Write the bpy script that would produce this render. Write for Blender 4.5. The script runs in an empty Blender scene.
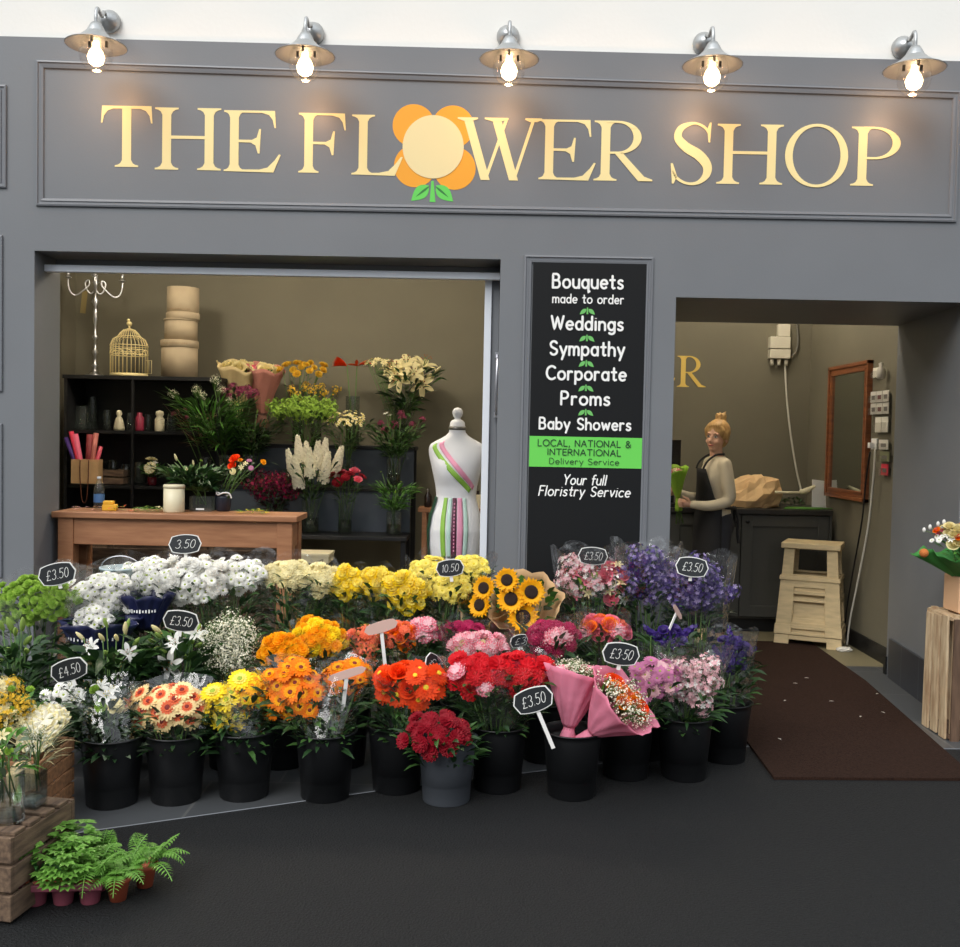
import bpy, math, random
from mathutils import Vector, Matrix, Quaternion
PI = math.pi
rnd = random.Random(7)
scene = bpy.context.scene
col = scene.collection
V = Vector
# ------------------------------------------------------------------ camera
cam_d = bpy.data.cameras.new('camera'); cam = bpy.data.objects.new('camera', cam_d); col.objects.link(cam)
cam_d.sensor_width = 36; cam_d.lens = 37.5; cam_d.clip_start = 0.05
CAM = V((0, -5.55, 1.55))
def _rot():
    p, y, r = (math.radians(a) for a in (2.2, 0.57, 1.15))
    f = V((-math.sin(y)*math.cos(p), math.cos(y)*math.cos(p), -math.sin(p)))
    rt = V((math.cos(y), math.sin(y), 0)); up = rt.cross(f)
    return rt*math.cos(r)+up*math.sin(r), up*math.cos(r)-rt*math.sin(r), f
RT, UP, FW = _rot()
m = Matrix((RT, UP, -FW)).transposed().to_4x4(); m.translation = CAM
cam.matrix_world = m
scene.camera = cam
def at(px, py, Y=None, Z=None, X=None):
    """a measured point of the photograph put on a real plane of the place"""
    d = FW + RT*(px-480)/1000 - UP*(py-473.5)/1000
    t = (Y-CAM.y)/d.y if Y is not None else (Z-CAM.z)/d.z if Z is not None else (X-CAM.x)/d.x
    return CAM + d*t
# ------------------------------------------------------------------ materials
def lin(c):
    return tuple(((v/255)/12.92 if v/255 <= .04045 else ((v/255+.055)/1.055)**2.4) for v in c)
MATS = {}
def mat(name, rgb, rough=.6, metal=0, bump=0, bscale=60, var=0, vscale=6, rgb2=None, trans=0, emit=None, es=0, rndvar=0, spec=None, stretch=None, coat=0):
    if name in MATS: return MATS[name]
    mt = bpy.data.materials.new(name); mt.use_nodes = True
    nt = mt.node_tree; nt.nodes.clear(); N = nt.nodes.new; L = nt.links.new
    out = N('ShaderNodeOutputMaterial'); b = N('ShaderNodeBsdfPrincipled')
    c = lin(rgb); c2 = lin(rgb2) if rgb2 else None
    b.inputs['Base Color'].default_value = (*c, 1); b.inputs['Roughness'].default_value = rough; b.inputs['Metallic'].default_value = metal
    if spec is not None: b.inputs['Specular IOR Level'].default_value = spec
    if coat: b.inputs['Coat Weight'].default_value = coat; b.inputs['Coat Roughness'].default_value = .15
    if emit: b.inputs['Emission Color'].default_value = (*lin(emit), 1); b.inputs['Emission Strength'].default_value = es
    tc = None
    if var or bump:
        tc = N('ShaderNodeTexCoord'); src = tc.outputs['Object']
        if stretch:
            mp = N('ShaderNodeMapping'); mp.inputs['Scale'].default_value = stretch; L(src, mp.inputs['Vector']); src = mp.outputs['Vector']
    last = None
    if var:
        n = N('ShaderNodeTexNoise'); n.inputs['Scale'].default_value = vscale; n.inputs['Detail'].default_value = 4; L(src, n.inputs['Vector'])
        r = N('ShaderNodeValToRGB'); r.color_ramp.elements[0].position = .3; r.color_ramp.elements[1].position = .7
        lo = tuple(v*(1-var) for v in c); hi = tuple(min(1, v*(1+var)) for v in (c2 or c))
        if c2: lo = c; hi = c2
        r.color_ramp.elements[0].color = (*lo, 1); r.color_ramp.elements[1].color = (*hi, 1)
        L(n.outputs['Fac'], r.inputs['Fac']); last = r.outputs['Color']; L(last, b.inputs['Base Color'])
    if rndvar:
        oi = N('ShaderNodeObjectInfo'); hs = N('ShaderNodeHueSaturation')
        mr = N('ShaderNodeMapRange'); mr.inputs['To Min'].default_value = 1-rndvar; mr.inputs['To Max'].default_value = 1+rndvar
        L(oi.outputs['Random'], mr.inputs['Value']); L(mr.outputs['Result'], hs.inputs['Value'])
        if last: L(last, hs.inputs['Color'])
        else: hs.inputs['Color'].default_value = (*c, 1)
        L(hs.outputs['Color'], b.inputs['Base Color']); last = hs.outputs['Color']
    if bump:
        n2 = N('ShaderNodeTexNoise'); n2.inputs['Scale'].default_value = bscale; n2.inputs['Detail'].default_value = 3; L(src, n2.inputs['Vector'])
        bp = N('ShaderNodeBump'); bp.inputs['Strength'].default_value = bump; bp.inputs['Distance'].default_value = .01
        L(n2.outputs['Fac'], bp.inputs['Height']); L(bp.outputs['Normal'], b.inputs['Normal'])
    sh = b.outputs['BSDF']
    if trans:
        tr = N('ShaderNodeBsdfTranslucent'); mx = N('ShaderNodeMixShader'); mx.inputs['Fac'].default_value = trans
        if last: L(last, tr.inputs['Color'])
        else: tr.inputs['Color'].default_value = (*c, 1)
        L(sh, mx.inputs[1]); L(tr.outputs['BSDF'], mx.inputs[2]); sh = mx.outputs['Shader']
    L(sh, out.inputs['Surface']); MATS[name] = mt
    return mt
def clear(name, tint=(255, 255, 255), base=.1, rough=.12, bump=.6, bscale=25, edge=.6, milky=0):
    """thin clear film or glass: mostly see-through, glossy where it turns away"""
    if name in MATS: return MATS[name]
    mt = bpy.data.materials.new(name); mt.use_nodes = True
    nt = mt.node_tree; nt.nodes.clear(); N = nt.nodes.new; L = nt.links.new
    out = N('ShaderNodeOutputMaterial'); tr = N('ShaderNodeBsdfTransparent'); gl = N('ShaderNodeBsdfGlossy'); mx = N('ShaderNodeMixShader')
    tr.inputs['Color'].default_value = (*lin(tint), 1); gl.inputs['Roughness'].default_value = rough
    lw = N('ShaderNodeLayerWeight'); lw.inputs['Blend'].default_value = .35
    mr = N('ShaderNodeMapRange'); mr.inputs['To Min'].default_value = base; mr.inputs['To Max'].default_value = edge
    L(lw.outputs['Facing'], mr.inputs['Value']); L(mr.outputs['Result'], mx.inputs['Fac'])
    if bump:
        tc = N('ShaderNodeTexCoord'); n = N('ShaderNodeTexNoise'); n.inputs['Scale'].default_value = bscale; n.inputs['Detail'].default_value = 2
        L(tc.outputs['Object'], n.inputs['Vector'])
        bp = N('ShaderNodeBump'); bp.inputs['Strength'].default_value = bump; bp.inputs['Distance'].default_value = .02
        L(n.outputs['Fac'], bp.inputs['Height']); L(bp.outputs['Normal'], gl.inputs['Normal']); L(bp.outputs['Normal'], lw.inputs['Normal'])
    L(tr.outputs['BSDF'], mx.inputs[1]); L(gl.outputs['BSDF'], mx.inputs[2]); sh = mx.outputs['Shader']
    if milky:
        df = N('ShaderNodeBsdfTranslucent'); df.inputs['Color'].default_value = (.8, .8, .8, 1); m2 = N('ShaderNodeMixShader'); m2.inputs['Fac'].default_value = milky
        L(sh, m2.inputs[1]); L(df.outputs['BSDF'], m2.inputs[2]); sh = m2.outputs['Shader']
    L(sh, out.inputs['Surface']); MATS[name] = mt
    return mt
def tiles(name, rgb, rgb2, mortar, w, h, rough=.4, msize=.006):
    mt = bpy.data.materials.new(name); mt.use_nodes = True
    nt = mt.node_tree; b = nt.nodes['Principled BSDF']; N = nt.nodes.new; L = nt.links.new
    tc = N('ShaderNodeTexCoord'); br = N('ShaderNodeTexBrick'); br.offset = 0.5
    br.inputs['Scale'].default_value = 1; br.inputs['Brick Width'].default_value = w; br.inputs['Row Height'].default_value = h
    br.inputs['Mortar Size'].default_value = msize; br.inputs['Mortar Smooth'].default_value = .1
    br.inputs['Color1'].default_value = (*lin(rgb), 1); br.inputs['Color2'].default_value = (*lin(rgb2), 1); br.inputs['Mortar'].default_value = (*lin(mortar), 1)
    L(tc.outputs['Object'], br.inputs['Vector']); L(br.outputs['Color'], b.inputs['Base Color']); b.inputs['Roughness'].default_value = rough
    MATS[name] = mt; return mt
# ------------------------------------------------------------------ mesh builder
class MB:
    def __init__(s): s.v = []; s.f = []; s.mi = []; s.sm = []; s.mats = []
    def _m(s, m):
        if m is None: return 0
        if m not in s.mats: s.mats.append(m)
        return s.mats.index(m)
    def add(s, vs, fs, m=None, smooth=False, T=None):
        o = len(s.v); k = s._m(m)
        s.v += [tuple(T @ V(p)) if T else tuple(p) for p in vs]
        for f in fs: s.f.append(tuple(i+o for i in f)); s.mi.append(k); s.sm.append(smooth)
        return s
    def box(s, lo, hi, m=None, T=None):
        x0, y0, z0 = lo; x1, y1, z1 = hi
        vs = [(x0, y0, z0), (x1, y0, z0), (x1, y1, z0), (x0, y1, z0), (x0, y0, z1), (x1, y0, z1), (x1, y1, z1), (x0, y1, z1)]
        return s.add(vs, [(0, 3, 2, 1), (4, 5, 6, 7), (0, 1, 5, 4), (1, 2, 6, 5), (2, 3, 7, 6), (3, 0, 4, 7)], m, False, T)
    def cbox(s, c, d, m=None, T=None):
        return s.box([c[i]-d[i]/2 for i in range(3)], [c[i]+d[i]/2 for i in range(3)], m, T)
    def lathe(s, prof, n=20, m=None, T=None, smooth=True, wob=None, cap=True):
        vs = []; fs = []
        for i, (r, z) in enumerate(prof):
            for k in range(n):
                a = 2*PI*k/n; rr = r*(wob(a, i) if wob else 1)
                vs.append((rr*math.cos(a), rr*math.sin(a), z))
        for i in range(len(prof)-1):
            for k in range(n):
                a = i*n+k; b = i*n+(k+1) % n; fs.append((a, b, b+n, a+n))
        if cap:
            if prof[0][0] > 1e-5: fs.append(tuple(range(n-1, -1, -1)))
            if prof[-1][0] > 1e-5: fs.append(tuple((len(prof)-1)*n+k for k in range(n)))
        return s.add(vs, fs, m, smooth, T)
    def tube(s, pts, r, n=8, m=None, T=None, smooth=True, cap=True):
        pts = [V(p) for p in pts]; rs = r if isinstance(r, (list, tuple)) else [r]*len(pts)
        vs = []; fs = []; u = None
        for i, p in enumerate(pts):
            t = (pts[min(i+1, len(pts)-1)]-pts[max(i-1, 0)])
            t = t.normalized() if t.length > 1e-9 else V((0, 0, 1))
            if u is None:
                u = t.cross(V((0, 0, 1)) if abs(t.z) < .9 else V((1, 0, 0))).normalized()
            else:
                u = (u - t*u.dot(t)); u = u.normalized() if u.length > 1e-6 else t.orthogonal().normalized()
            w = t.cross(u)
            for k in range(n):
                a = 2*PI*k/n; vs.append(p+(u*math.cos(a)+w*math.sin(a))*rs[i])
        for i in range(len(pts)-1):
            for k in range(n):
                a = i*n+k; b = i*n+(k+1) % n; fs.append((a, b, b+n, a+n))
        if cap: fs.append(tuple(range(n-1, -1, -1))); fs.append(tuple((len(pts)-1)*n+k for k in range(n)))
        return s.add(vs, fs, m, smooth, T)
    def ball(s, c, r, n=12, m=None, T=None, sc=(1, 1, 1)):
        h = max(4, n//2); prof = [(max(1e-6, math.sin(PI*i/h))*1, -math.cos(PI*i/h)) for i in range(h+1)]
        TT = Matrix.Translation(V(c)) @ Matrix.Diagonal((r*sc[0], r*sc[1], r*sc[2], 1))
        if T: TT = T @ TT
        return s.lathe(prof, n, m, TT, cap=False)
    def prism(s, poly, y0, y1, m=None, T=None):
        """2-D outline in x,z given thickness along y"""
        n = len(poly)
        vs = [(p[0], y0, p[1]) for p in poly]+[(p[0], y1, p[1]) for p in poly]
        fs = [tuple(range(n)), tuple(range(2*n-1, n-1, -1))]+[(i, i+n, (i+1) % n+n, (i+1) % n) for i in range(n)]
        return s.add(vs, fs, m, False, T)
    def grid(s, fn, nu, nv, m=None, smooth=True, T=None, closeu=False):
        vs = [fn(i/(nu if closeu else nu-1), j/(nv-1)) for j in range(nv) for i in range(nu)]
        fs = [(j*nu+i, j*nu+(i+1) % nu, (j+1)*nu+(i+1) % nu, (j+1)*nu+i) for j in range(nv-1) for i in range(nu if closeu else nu-1)]
        return s.add(vs, fs, m, smooth, T)
    def mesh(s, name, mats=None):
        me = bpy.data.meshes.new(name); me.from_pydata(s.v, [], s.f)
        for mt in (s.mats or mats or []): me.materials.append(mt)
        me.polygons.foreach_set('material_index', s.mi); me.polygons.foreach_set('use_smooth', s.sm); me.update()
        return me
    def obj(s, name, parent=None, loc=(0, 0, 0), bevel=0, solid=0, mats=None):
        return link(name, s.mesh(name, mats), parent, loc, bevel, solid)
def link(name, me, parent=None, loc=(0, 0, 0), bevel=0, solid=0):
    o = bpy.data.objects.new(name, me); col.objects.link(o); o.location = loc
    if parent: o.parent = parent
    if bevel:
        b = o.modifiers.new('edge', 'BEVEL'); b.width = bevel; b.segments = 2; b.limit_method = 'ANGLE'
    if solid:
        b = o.modifiers.new('thick', 'SOLIDIFY'); b.thickness = solid
    return o
def tag(o, label, cat, group=None, kind=None):
    o['label'] = label; o['category'] = cat
    if group: o['group'] = group
    if kind: o['kind'] = kind
    return o
def thing(name, label, cat, loc=(0, 0, 0), rz=0, group=None):
    o = bpy.data.objects.new(name, None); col.objects.link(o); o.location = loc; o.rotation_euler = (0, 0, rz); o.empty_display_size = .1
    return tag(o, label, cat, group)
def struct(name, mb, label, bevel=0, cat=None):
    o = mb.obj(name, bevel=bevel); o['kind'] = 'structure'; o['label'] = label; o['category'] = cat or name.split('_')[0]
    return o
def Rx(a): return Matrix.Rotation(a, 4, 'X')
def Ry(a): return Matrix.Rotation(a, 4, 'Y')
def Rz(a): return Matrix.Rotation(a, 4, 'Z')
def Tr(x, y=0, z=0): return Matrix.Translation(V((x, y, z)) if not hasattr(x, '__len__') else V(x))
def Sc(x, y=None, z=None): return Matrix.Diagonal((x, y if y is not None else x, z if z is not None else x, 1))
def aim(d, up=V((0, 0, 1))):
    """rotation that takes +Z to direction d"""
    return V(d).normalized().to_track_quat('Z', 'Y').to_matrix().to_4x4()
# ------------------------------------------------------------------ colours
GREY = mat('painted_grey', (112, 115, 119), .45, var=.05, vscale=1.5, bump=.05, bscale=90)
GREYD = mat('moulding_grey', (114, 117, 122), .4)
TAUPE = mat('taupe_wall', (110, 105, 88), .8, var=.06, vscale=2)
WHITEW = mat('white_plaster', (238, 236, 230), .8, bump=.1, bscale=40)
CREAM = mat('cream_vinyl', (240, 222, 160), .6)
BLACKP = mat('black_plastic', (17, 18, 20), .42, bump=.05, bscale=200)
BLACKG = mat('black_gloss', (18, 19, 20), .25)
SIGNW = mat('sign_white', (238, 238, 235), .6)
SILVER = mat('silver_metal', (200, 200, 205), .28, metal=1)
ALU = mat('brushed_aluminium', (222, 227, 235), .4)
WHITEP = mat('white_plastic', (232, 230, 226), .45)
RUBBER = mat('black_rubber_floor', (22, 23, 24), .7, bump=1, bscale=120, var=.5, vscale=90, spec=.3)
BROWN = mat('brown_coir', (50, 33, 25), .98, bump=1, bscale=260, var=.4, vscale=110, spec=.15)
LINO = mat('olive_lino', (120, 112, 86), .5, var=.08, vscale=3)
SLATE = tiles('slate_tiles', (66, 68, 70), (76, 78, 80), (96, 96, 94), .6, .6, .35)
PLINTH = tiles('plinth_tiles', (50, 53, 59), (56, 59, 65), (88, 90, 94), .32, .6, .35, .004)
PINE = mat('pine_wood', (164, 114, 78), .55, var=.3, vscale=5, rgb2=(140, 92, 60), stretch=(1, 8, 8), bump=.1, bscale=30)
CRATE = mat('crate_wood', (122, 99, 78), .85, var=.3, vscale=9, rgb2=(72, 56, 44), stretch=(1, 6, 6), bump=.3, bscale=60)
CRATEL = mat('pale_crate_wood', (205, 184, 150), .8, var=.3, vscale=7, rgb2=(160, 128, 96), stretch=(6, 6, 1), bump=.3, bscale=60)
# ------------------------------------------------------------------ shell
XR0, XR1, YR = 2.60, 2.69, 1.15            # splayed right-hand wall of the entrance
FTL, FTR = 3.686, 3.635
BW = 3.30                        # top of the fascia, back wall
b = MB()
b.add([(-6, -9, 0), (5, -9, 0), (5, -.38, 0), (1.3, -.53, 0), (-.406, -1.25, 0), (-1.549, -1.80, 0), (-6, -3.75, 0)], [(0, 1, 2, 3, 4, 5, 6)], RUBBER)
struct('floor_rubber', b, 'black ribbed rubber flooring in front of the flower buckets', cat='floor')
b = MB(); b.add([(-6, -3.75, 0), (-1.549, -1.80, 0), (-.406, -1.25, 0), (1.3, -.53, 0), (5, -.38, 0), (5, 1.36, 0), (-6, 1.36, 0)], [(0, 1, 2, 3, 4, 5, 6)], SLATE)
b.tube([(-6, -3.75, 0), (-1.549, -1.80, 0), (-.406, -1.25, 0), (1.3, -.53, 0), (5, -.38, 0)], .003, 6, GREYD)
struct('floor_tiles', b, 'dark grey tiles with pale joints under the flower buckets and at the entrance', cat='floor')
b = MB(); b.add([(-6, 1.36, 0), (5, 1.36, 0), (5, 4, 0), (-6, 4, 0)], [(0, 1, 2, 3)], LINO)
struct('floor_shop', b, 'olive lino floor inside the shop', cat='floor')
# facade: one painted timber front with two openings
WX0, WX1, WZ = -2.545, .035, 2.52
DX0, DZ = 1.005, 2.33
b = MB()
b.box((-6, 0, 0), (WX0, .33, WZ), GREY); b.box((WX1, 0, 0), (DX0, .33, WZ), GREY)
def ftop(x): return FTL+(FTR-FTL)*(x+2.74)/5.24
def slab(x0, z0, x1): b.add([(x0, 0, z0), (x1, 0, z0), (x1, 0, ftop(x1)), (x0, 0, ftop(x0)), (x0, .33, z0), (x1, .33, z0), (x1, .33, ftop(x1)), (x0, .33, ftop(x0))], [(0, 1, 2, 3), (5, 4, 7, 6), (3, 2, 6, 7), (1, 0, 4, 5), (0, 3, 7, 4), (1, 5, 6, 2)], GREY)
slab(-6, WZ, DX0); slab(DX0, DZ, 5)
struct('wall_front', b, 'grey painted timber shopfront with a wide fascia and two openings', cat='wall')
b = MB(); b.box((-6, .335, 3.2), (5, .5, 6.5), WHITEW); b.box((-6, .03, FTL+.03), (5, .335, 6.5), WHITEW); b.add([(-6, .03, ftop(-6)), (5, .03, ftop(5)), (5, .03, FTL+.03), (-6, .03, FTL+.03)], [(0, 1, 2, 3)], WHITEW); struct('wall_upper', b, 'white wall above the grey shop fascia', cat='wall')
b = MB(); b.add([(XR0, 0, 0), (XR1, YR, 0), (XR1+.4, YR, 0), (5, 0, 0)]+[(XR0, 0, DZ), (XR1, YR, DZ), (XR1+.4, YR, DZ), (5, 0, DZ)],
    [(0, 1, 5, 4), (1, 2, 6, 5), (3, 0, 4, 7), (2, 3, 7, 6)], GREY)
struct('wall_right', b, 'grey splayed side wall of the entrance at the right', cat='wall')
b = MB(); b.box((DX0, .33, DZ), (XR1+.3, YR, DZ+.3), GREY); struct('ceiling_entrance', b, 'flat grey soffit over the entrance', cat='ceiling')
b = MB(); d = V((XR1-XR0, YR, 0)).normalized(); a = math.atan2(d.y, d.x)
T = Tr(XR0, 0, 0) @ Rz(a); L_ = math.hypot(XR1-XR0, YR)
b.box((0, 0, 0), (L_-.1, .02, .26), PLINTH)
o = struct('baseboard_right', b, 'dark tiled plinth along the entrance side wall', cat='baseboard'); o.matrix_world = T
b = MB(); b.box((-6, BW, 0), (5, BW+.1, 3.3), TAUPE); struct('wall_back', b, 'taupe back wall of the shop', cat='wall')
b = MB(); b.box((2.80, YR, 0), (2.95, BW, 3.3), TAUPE); struct('wall_side', b, 'taupe side wall of the shop behind the mirror', cat='wall')
b = MB(); b.box((2.785, YR, 0), (2.80, BW, .12), BLACKP); b.box((XR1-.012, YR-.02, 0), (XR1+.03, YR+.02, .12), BLACKP); struct('baseboard_side', b, 'black skirting along the shop side wall', cat='baseboard')
b = MB(); b.box((-3.80, .33, 0), (-3.69, BW, 3.3), TAUPE); struct('wall_left', b, 'taupe left wall inside the shop window', cat='wall')
b = MB(); b.box((-6, .33, 3.3), (5, BW+.1, 3.4), WHITEW); struct('ceiling', b, 'shop ceiling above both openings', cat='ceiling')
# brown entrance mat
b = MB(); b.add([(p[0], p[1], z) for z in (.001, .014) for p in ((1.328, -1.016), (2.235, -.97), (2.30, -.74), (2.46, .9), (2.49, 2.1), (1.42, 2.1))],
   [(6, 7, 8, 9, 10, 11)]+[(i, (i+1) % 6, (i+1) % 6+6, i+6) for i in range(6)], BROWN)
tag(b.obj('entrance_mat'), 'large brown coir mat running from the black floor into the doorway', 'mat')
# mouldings (raised rectangular frames planted on the fascia)
def moulding(name, x0, z0, x1, z1, label, y=0, sk=0):
    mb = MB(); prof = [(0, 0), (.001, .012), (.010, .014), (.014, .007), (.026, .006), (.028, .012), (.040, .010), (.044, 0)]
    vs = []
    for o_, d in prof: vs += [(x0+o_, y-d, z0+o_), (x1-o_, y-d, z0+o_), (x1-o_, y-d, z1-o_), (x0+o_, y-d, z1-o_)]
    mb.add(vs, [(i*4+k, i*4+(k+1) % 4, i*4+4+(k+1) % 4, i*4+4+k) for i in range(len(prof)-1) for k in range(4)], GREYD)
    if sk: mb.v = [(v[0], v[1], v[2]+(sk*(1-2*(v[0]-x0)/(x1-x0)) if v[2] > (z0+z1)/2 else 0)) for v in mb.v]
    return struct(name, mb, label, cat='trim')
moulding('trim_1', -2.535, 2.765, 2.52, 3.515, 'long moulded frame around the shop name on the fascia', sk=.042)
moulding('trim_2', -3.3, 2.86, -2.70, 3.42, 'small moulded frame on the fascia left of the shop name')
moulding('trim_3', -3.3, 1.74, -2.72, 2.60, 'upper moulded frame on the pier at the far left')
moulding('trim_4', -3.3, .70, -2.72, 1.56, 'middle moulded frame on the pier at the far left')
moulding('trim_5', .165, .28, .875, 2.545, 'moulded frame around the black services board')
b = MB(); b.box((2.64, -.012, 2.75), (2.68, 0, 3.53), GREYD); struct('trim_6', b, 'upright moulding at the right end of the fascia', cat='trim')
# window frame of the left opening (metal)
b = MB()
r0 = at(270, 275.5, Y=.12).z; r1 = at(270, 268.5, Y=.12).z; b.box((WX0, .12, r0), (WX1, .16, r1), ALU); b.box((WX0, .27, WZ-.035), (WX1, .32, WZ), GREYD)
b.box((WX1-.07, .20, .02), (WX1, .30, WZ-.035), GREYD); b.box((WX1-.085, .18, .02), (WX1-.045, .21, WZ-.05), ALU)
struct('window_1', b, 'pale metal head rail and folded side frame of the open shop window', bevel=.003, cat='window')
b = MB(); p = at(497, 385, Y=.17)
b.tube([(p.x, .155, p.z+.17), (p.x, .135, p.z+.13), (p.x-.004, .13, p.z), (p.x, .135, p.z-.13), (p.x, .155, p.z-.17)], .009, 8, SILVER)
b.cbox((p.x, .165, p.z+.17), (.03, .03, .03), SILVER); b.cbox((p.x, .165, p.z-.17), (.03, .03, .03), SILVER)
tag(b.obj('shutter_handle'), 'slim silver pull handle on the folded window frame right of the dress form', 'handle')
# ------------------------------------------------------------------ serif capitals, unit cap height, built from strokes of changing width
def bez(pts, n=8):
    """Catmull-Rom through pts (tuples of any length)"""
    P = [pts[0]]+list(pts)+[pts[-1]]; out = []
    for i in range(1, len(P)-2):
        for k in range(n):
            t = k/n; a, b_, c, d = P[i-1], P[i], P[i+1], P[i+2]
            out.append(tuple(.5*((2*b_[j])+(-a[j]+c[j])*t+(2*a[j]-5*b_[j]+4*c[j]-d[j])*t*t+(-a[j]+3*b_[j]-3*c[j]+d[j])*t**3) for j in range(len(b_))))
    out.append(tuple(P[-2])); return out
def stem(x, w, s=.1, lo=0, hi=1, sl=None, sr=None, top=True, bot=True):
    """upright with bracketed serifs"""
    def foot(y, dy):
        br = [(0, .115), (.25, .06), (.6, .035), (1, .025)]
        return [(x-s*t, y+dy*h) for t, h in br]+[(x-s, y)], [(x+w+s*t, y+dy*h) for t, h in br]+[(x+w+s, y)]
    L1, R1 = foot(lo, 1) if bot else ([(x, lo)], [(x+w, lo)])
    L2, R2 = foot(hi, -1) if top else ([(x, hi)], [(x+w, hi)])
    return [L1+R1[::-1]+R2+L2[::-1]]
def quadstrip(cl):
    """centre line with widths -> outline quads"""
    out = []
    L, R = [], []
    for i, (x, y, w) in enumerate(cl):
        a = cl[max(i-1, 0)]; c = cl[min(i+1, len(cl)-1)]; dx, dy = c[0]-a[0], c[1]-a[1]; l = math.hypot(dx, dy) or 1
        L.append((x-dy/l*w/2, y+dx/l*w/2)); R.append((x+dy/l*w/2, y-dx/l*w/2))
    for i in range(len(cl)-1): out.append([L[i], L[i+1], R[i+1], R[i]])
    return out
def ring(cx, cy, ro, ri, a0=0, a1=360, n=36):
    out = []
    for i in range(n):
        a, c = math.radians(a0+(a1-a0)*i/n), math.radians(a0+(a1-a0)*(i+1)/n)
        out.append([(cx+ro[0]*math.cos(a), cy+ro[1]*math.sin(a)), (cx+ro[0]*math.cos(c), cy+ro[1]*math.sin(c)),
                    (ri[2]+ri[0]*math.cos(c), ri[3]+ri[1]*math.sin(c)), (ri[2]+ri[0]*math.cos(a), ri[3]+ri[1]*math.sin(a))])
    return out
def arm(x0, x1, y, th, tick, up):
    """thin arm ending in a wedge; up = +1 wedge rises, -1 hangs"""
    return [[(x0, y), (x0, y+up*th), (x1-.30*tick*2, y+up*th), (x1-.16*tick*2, y+up*(th+.03)), (x1-.05, y+up*tick*.75), (x1, y+up*tick), (x1+(.02 if up < 0 else 0), y)]]
def serifE(w, F=False):
    sw = .145; x = .10
    s = [p for p in stem(x, sw, .10)]
    xt = w-.10
    s += [[(x, 1), (x, .965), (xt-.22, .965), (xt-.10, .93), (xt-.04, .85), (xt-.01, .72), (xt+.015, .72), (xt-.005, 1)]]
    s += [[(x+sw-.01, .52), (x+sw+.22, .52), (x+sw+.30, .56), (x+sw+.34, .70), (x+sw+.37, .70), (x+sw+.35, .30), (x+sw+.32, .30), (x+sw+.28, .43), (x+sw+.20, .475), (x+sw-.01, .48)]]
    if not F: s += [[(x, 0), (x, .03), (w-.36, .035), (w-.22, .07), (w-.10, .19), (w-.03, .29), (w, .28), (w-.12, -.01)]]
    return s
def G_T(w):
    c = w/2; s = stem(c-.075, .15, .12, top=False, hi=.97)
    s += [[(.02, 1), (0, .72), (.025, .72), (.05, .84), (.11, .92), (.20, .955), (w-.20, .955), (w-.11, .92), (w-.05, .84), (w-.025, .72), (w, .72), (w-.02, 1)]]
    return s
def G_H(w): return stem(.12, .145, .12)+stem(w-.12-.145, .145, .12)+[[(.2, .55), (w-.2, .55), (w-.2, .50), (.2, .50)]]
def G_L(w):
    return stem(.15, .145, .12)+[[(.15, 0), (.15, .03), (w-.40, .035), (w-.24, .07), (w-.12, .19), (w-.03, .31), (w, .30), (w-.13, -.01)]]
def G_O(w): return ring(w/2, .5, (w/2, .525), (w/2-.125, .48, w/2, .5), n=48)
def G_P(w, R=False):
    s = stem(.12, .15, .12)
    # bowl
    bx = w*(.46 if not R else .40); hw = (w-bx) if not R else (w*.80-bx); cy = .725; hh = .275
    n = 20; out = []
    for i in range(n):
        a, c = math.radians(90-180*i/n), math.radians(90-180*(i+1)/n)
        out.append([(bx+hw*math.cos(a), cy+hh*math.sin(a)), (bx+hw*math.cos(c), cy+hh*math.sin(c)), (bx+(hw-.135)*math.cos(c), cy+(hh-.035)*math.sin(c)), (bx+(hw-.135)*math.cos(a), cy+(hh-.035)*math.sin(a))])
    s += out+[[(.2, 1), (bx, 1), (bx, .965), (.2, .965)], [(.25, .45), (bx, .45), (bx, .485), (.25, .485)]]
    if R:
        s += [[(bx-.06, .47), (bx+.08, .47), (w-.14, .075), (w, .025), (w, 0), (w-.24, 0)]]
    return s
def G_W(w):
    k = w
    def d(x0, y0, x1, y1, ww): return [[(x0-ww/2, y0), (x0+ww/2, y0), (x1+ww/2, y1), (x1-ww/2, y1)]]
    s = d(.12*k, 1, .335*k, -.03, .15)+d(.57*k, .98, .335*k, -.03, .055)+d(.45*k, 1, .665*k, -.03, .15)+d(.885*k, .98, .665*k, -.03, .055)
    for c, a in ((.12, .17), (.455, .2), (.885, .14)): s += [[(c*k-a, 1), (c*k+a, 1), (c*k+a, .975), (c*k+.06, .94), (c*k-.06, .94), (c*k-a, .975)]]
    return s
def G_S(w):
    k = w/.62
    cl = bez([(.575*k, .80, .03), (.50*k, .92, .04), (.34*k, .985, .04), (.15*k, .91, .10), (.10*k, .75, .13), (.22*k, .60, .155), (.42*k, .47, .165), (.545*k, .31, .15), (.54*k, .15, .12), (.42*k, .025, .06), (.26*k, .005, .04), (.11*k, .08, .045), (.03*k, .20, .03)])
    s = quadstrip(cl)
    s += [[(.56*k, .68), (.585*k, .68), (.60*k, 1.0), (.575*k, 1.0), (.54*k, .90)], [(.0, .33), (.03*k, .33), (.10*k, .12), (.05*k, .0), (.025*k, .0)]]
    return s
SER = dict(T=G_T, H=G_H, E=lambda w: serifE(w), F=lambda w: serifE(w+.05, True), L=G_L, O=G_O, P=lambda w: G_P(w), R=lambda w: G_P(w, True), W=G_W, S=G_S)
def serif(mb, ch, x0, x1, z0, z1, y0, y1, m):
    h = z1-z0; w = (x1-x0)/h
    for k, poly in enumerate(SER[ch](w)): mb.prism([(x0+p[0]*h, z0+p[1]*h) for p in poly], y0-(.0002*(k % 7) if k < 8 else .0002*(7+k % 2)), y1, m)
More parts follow.
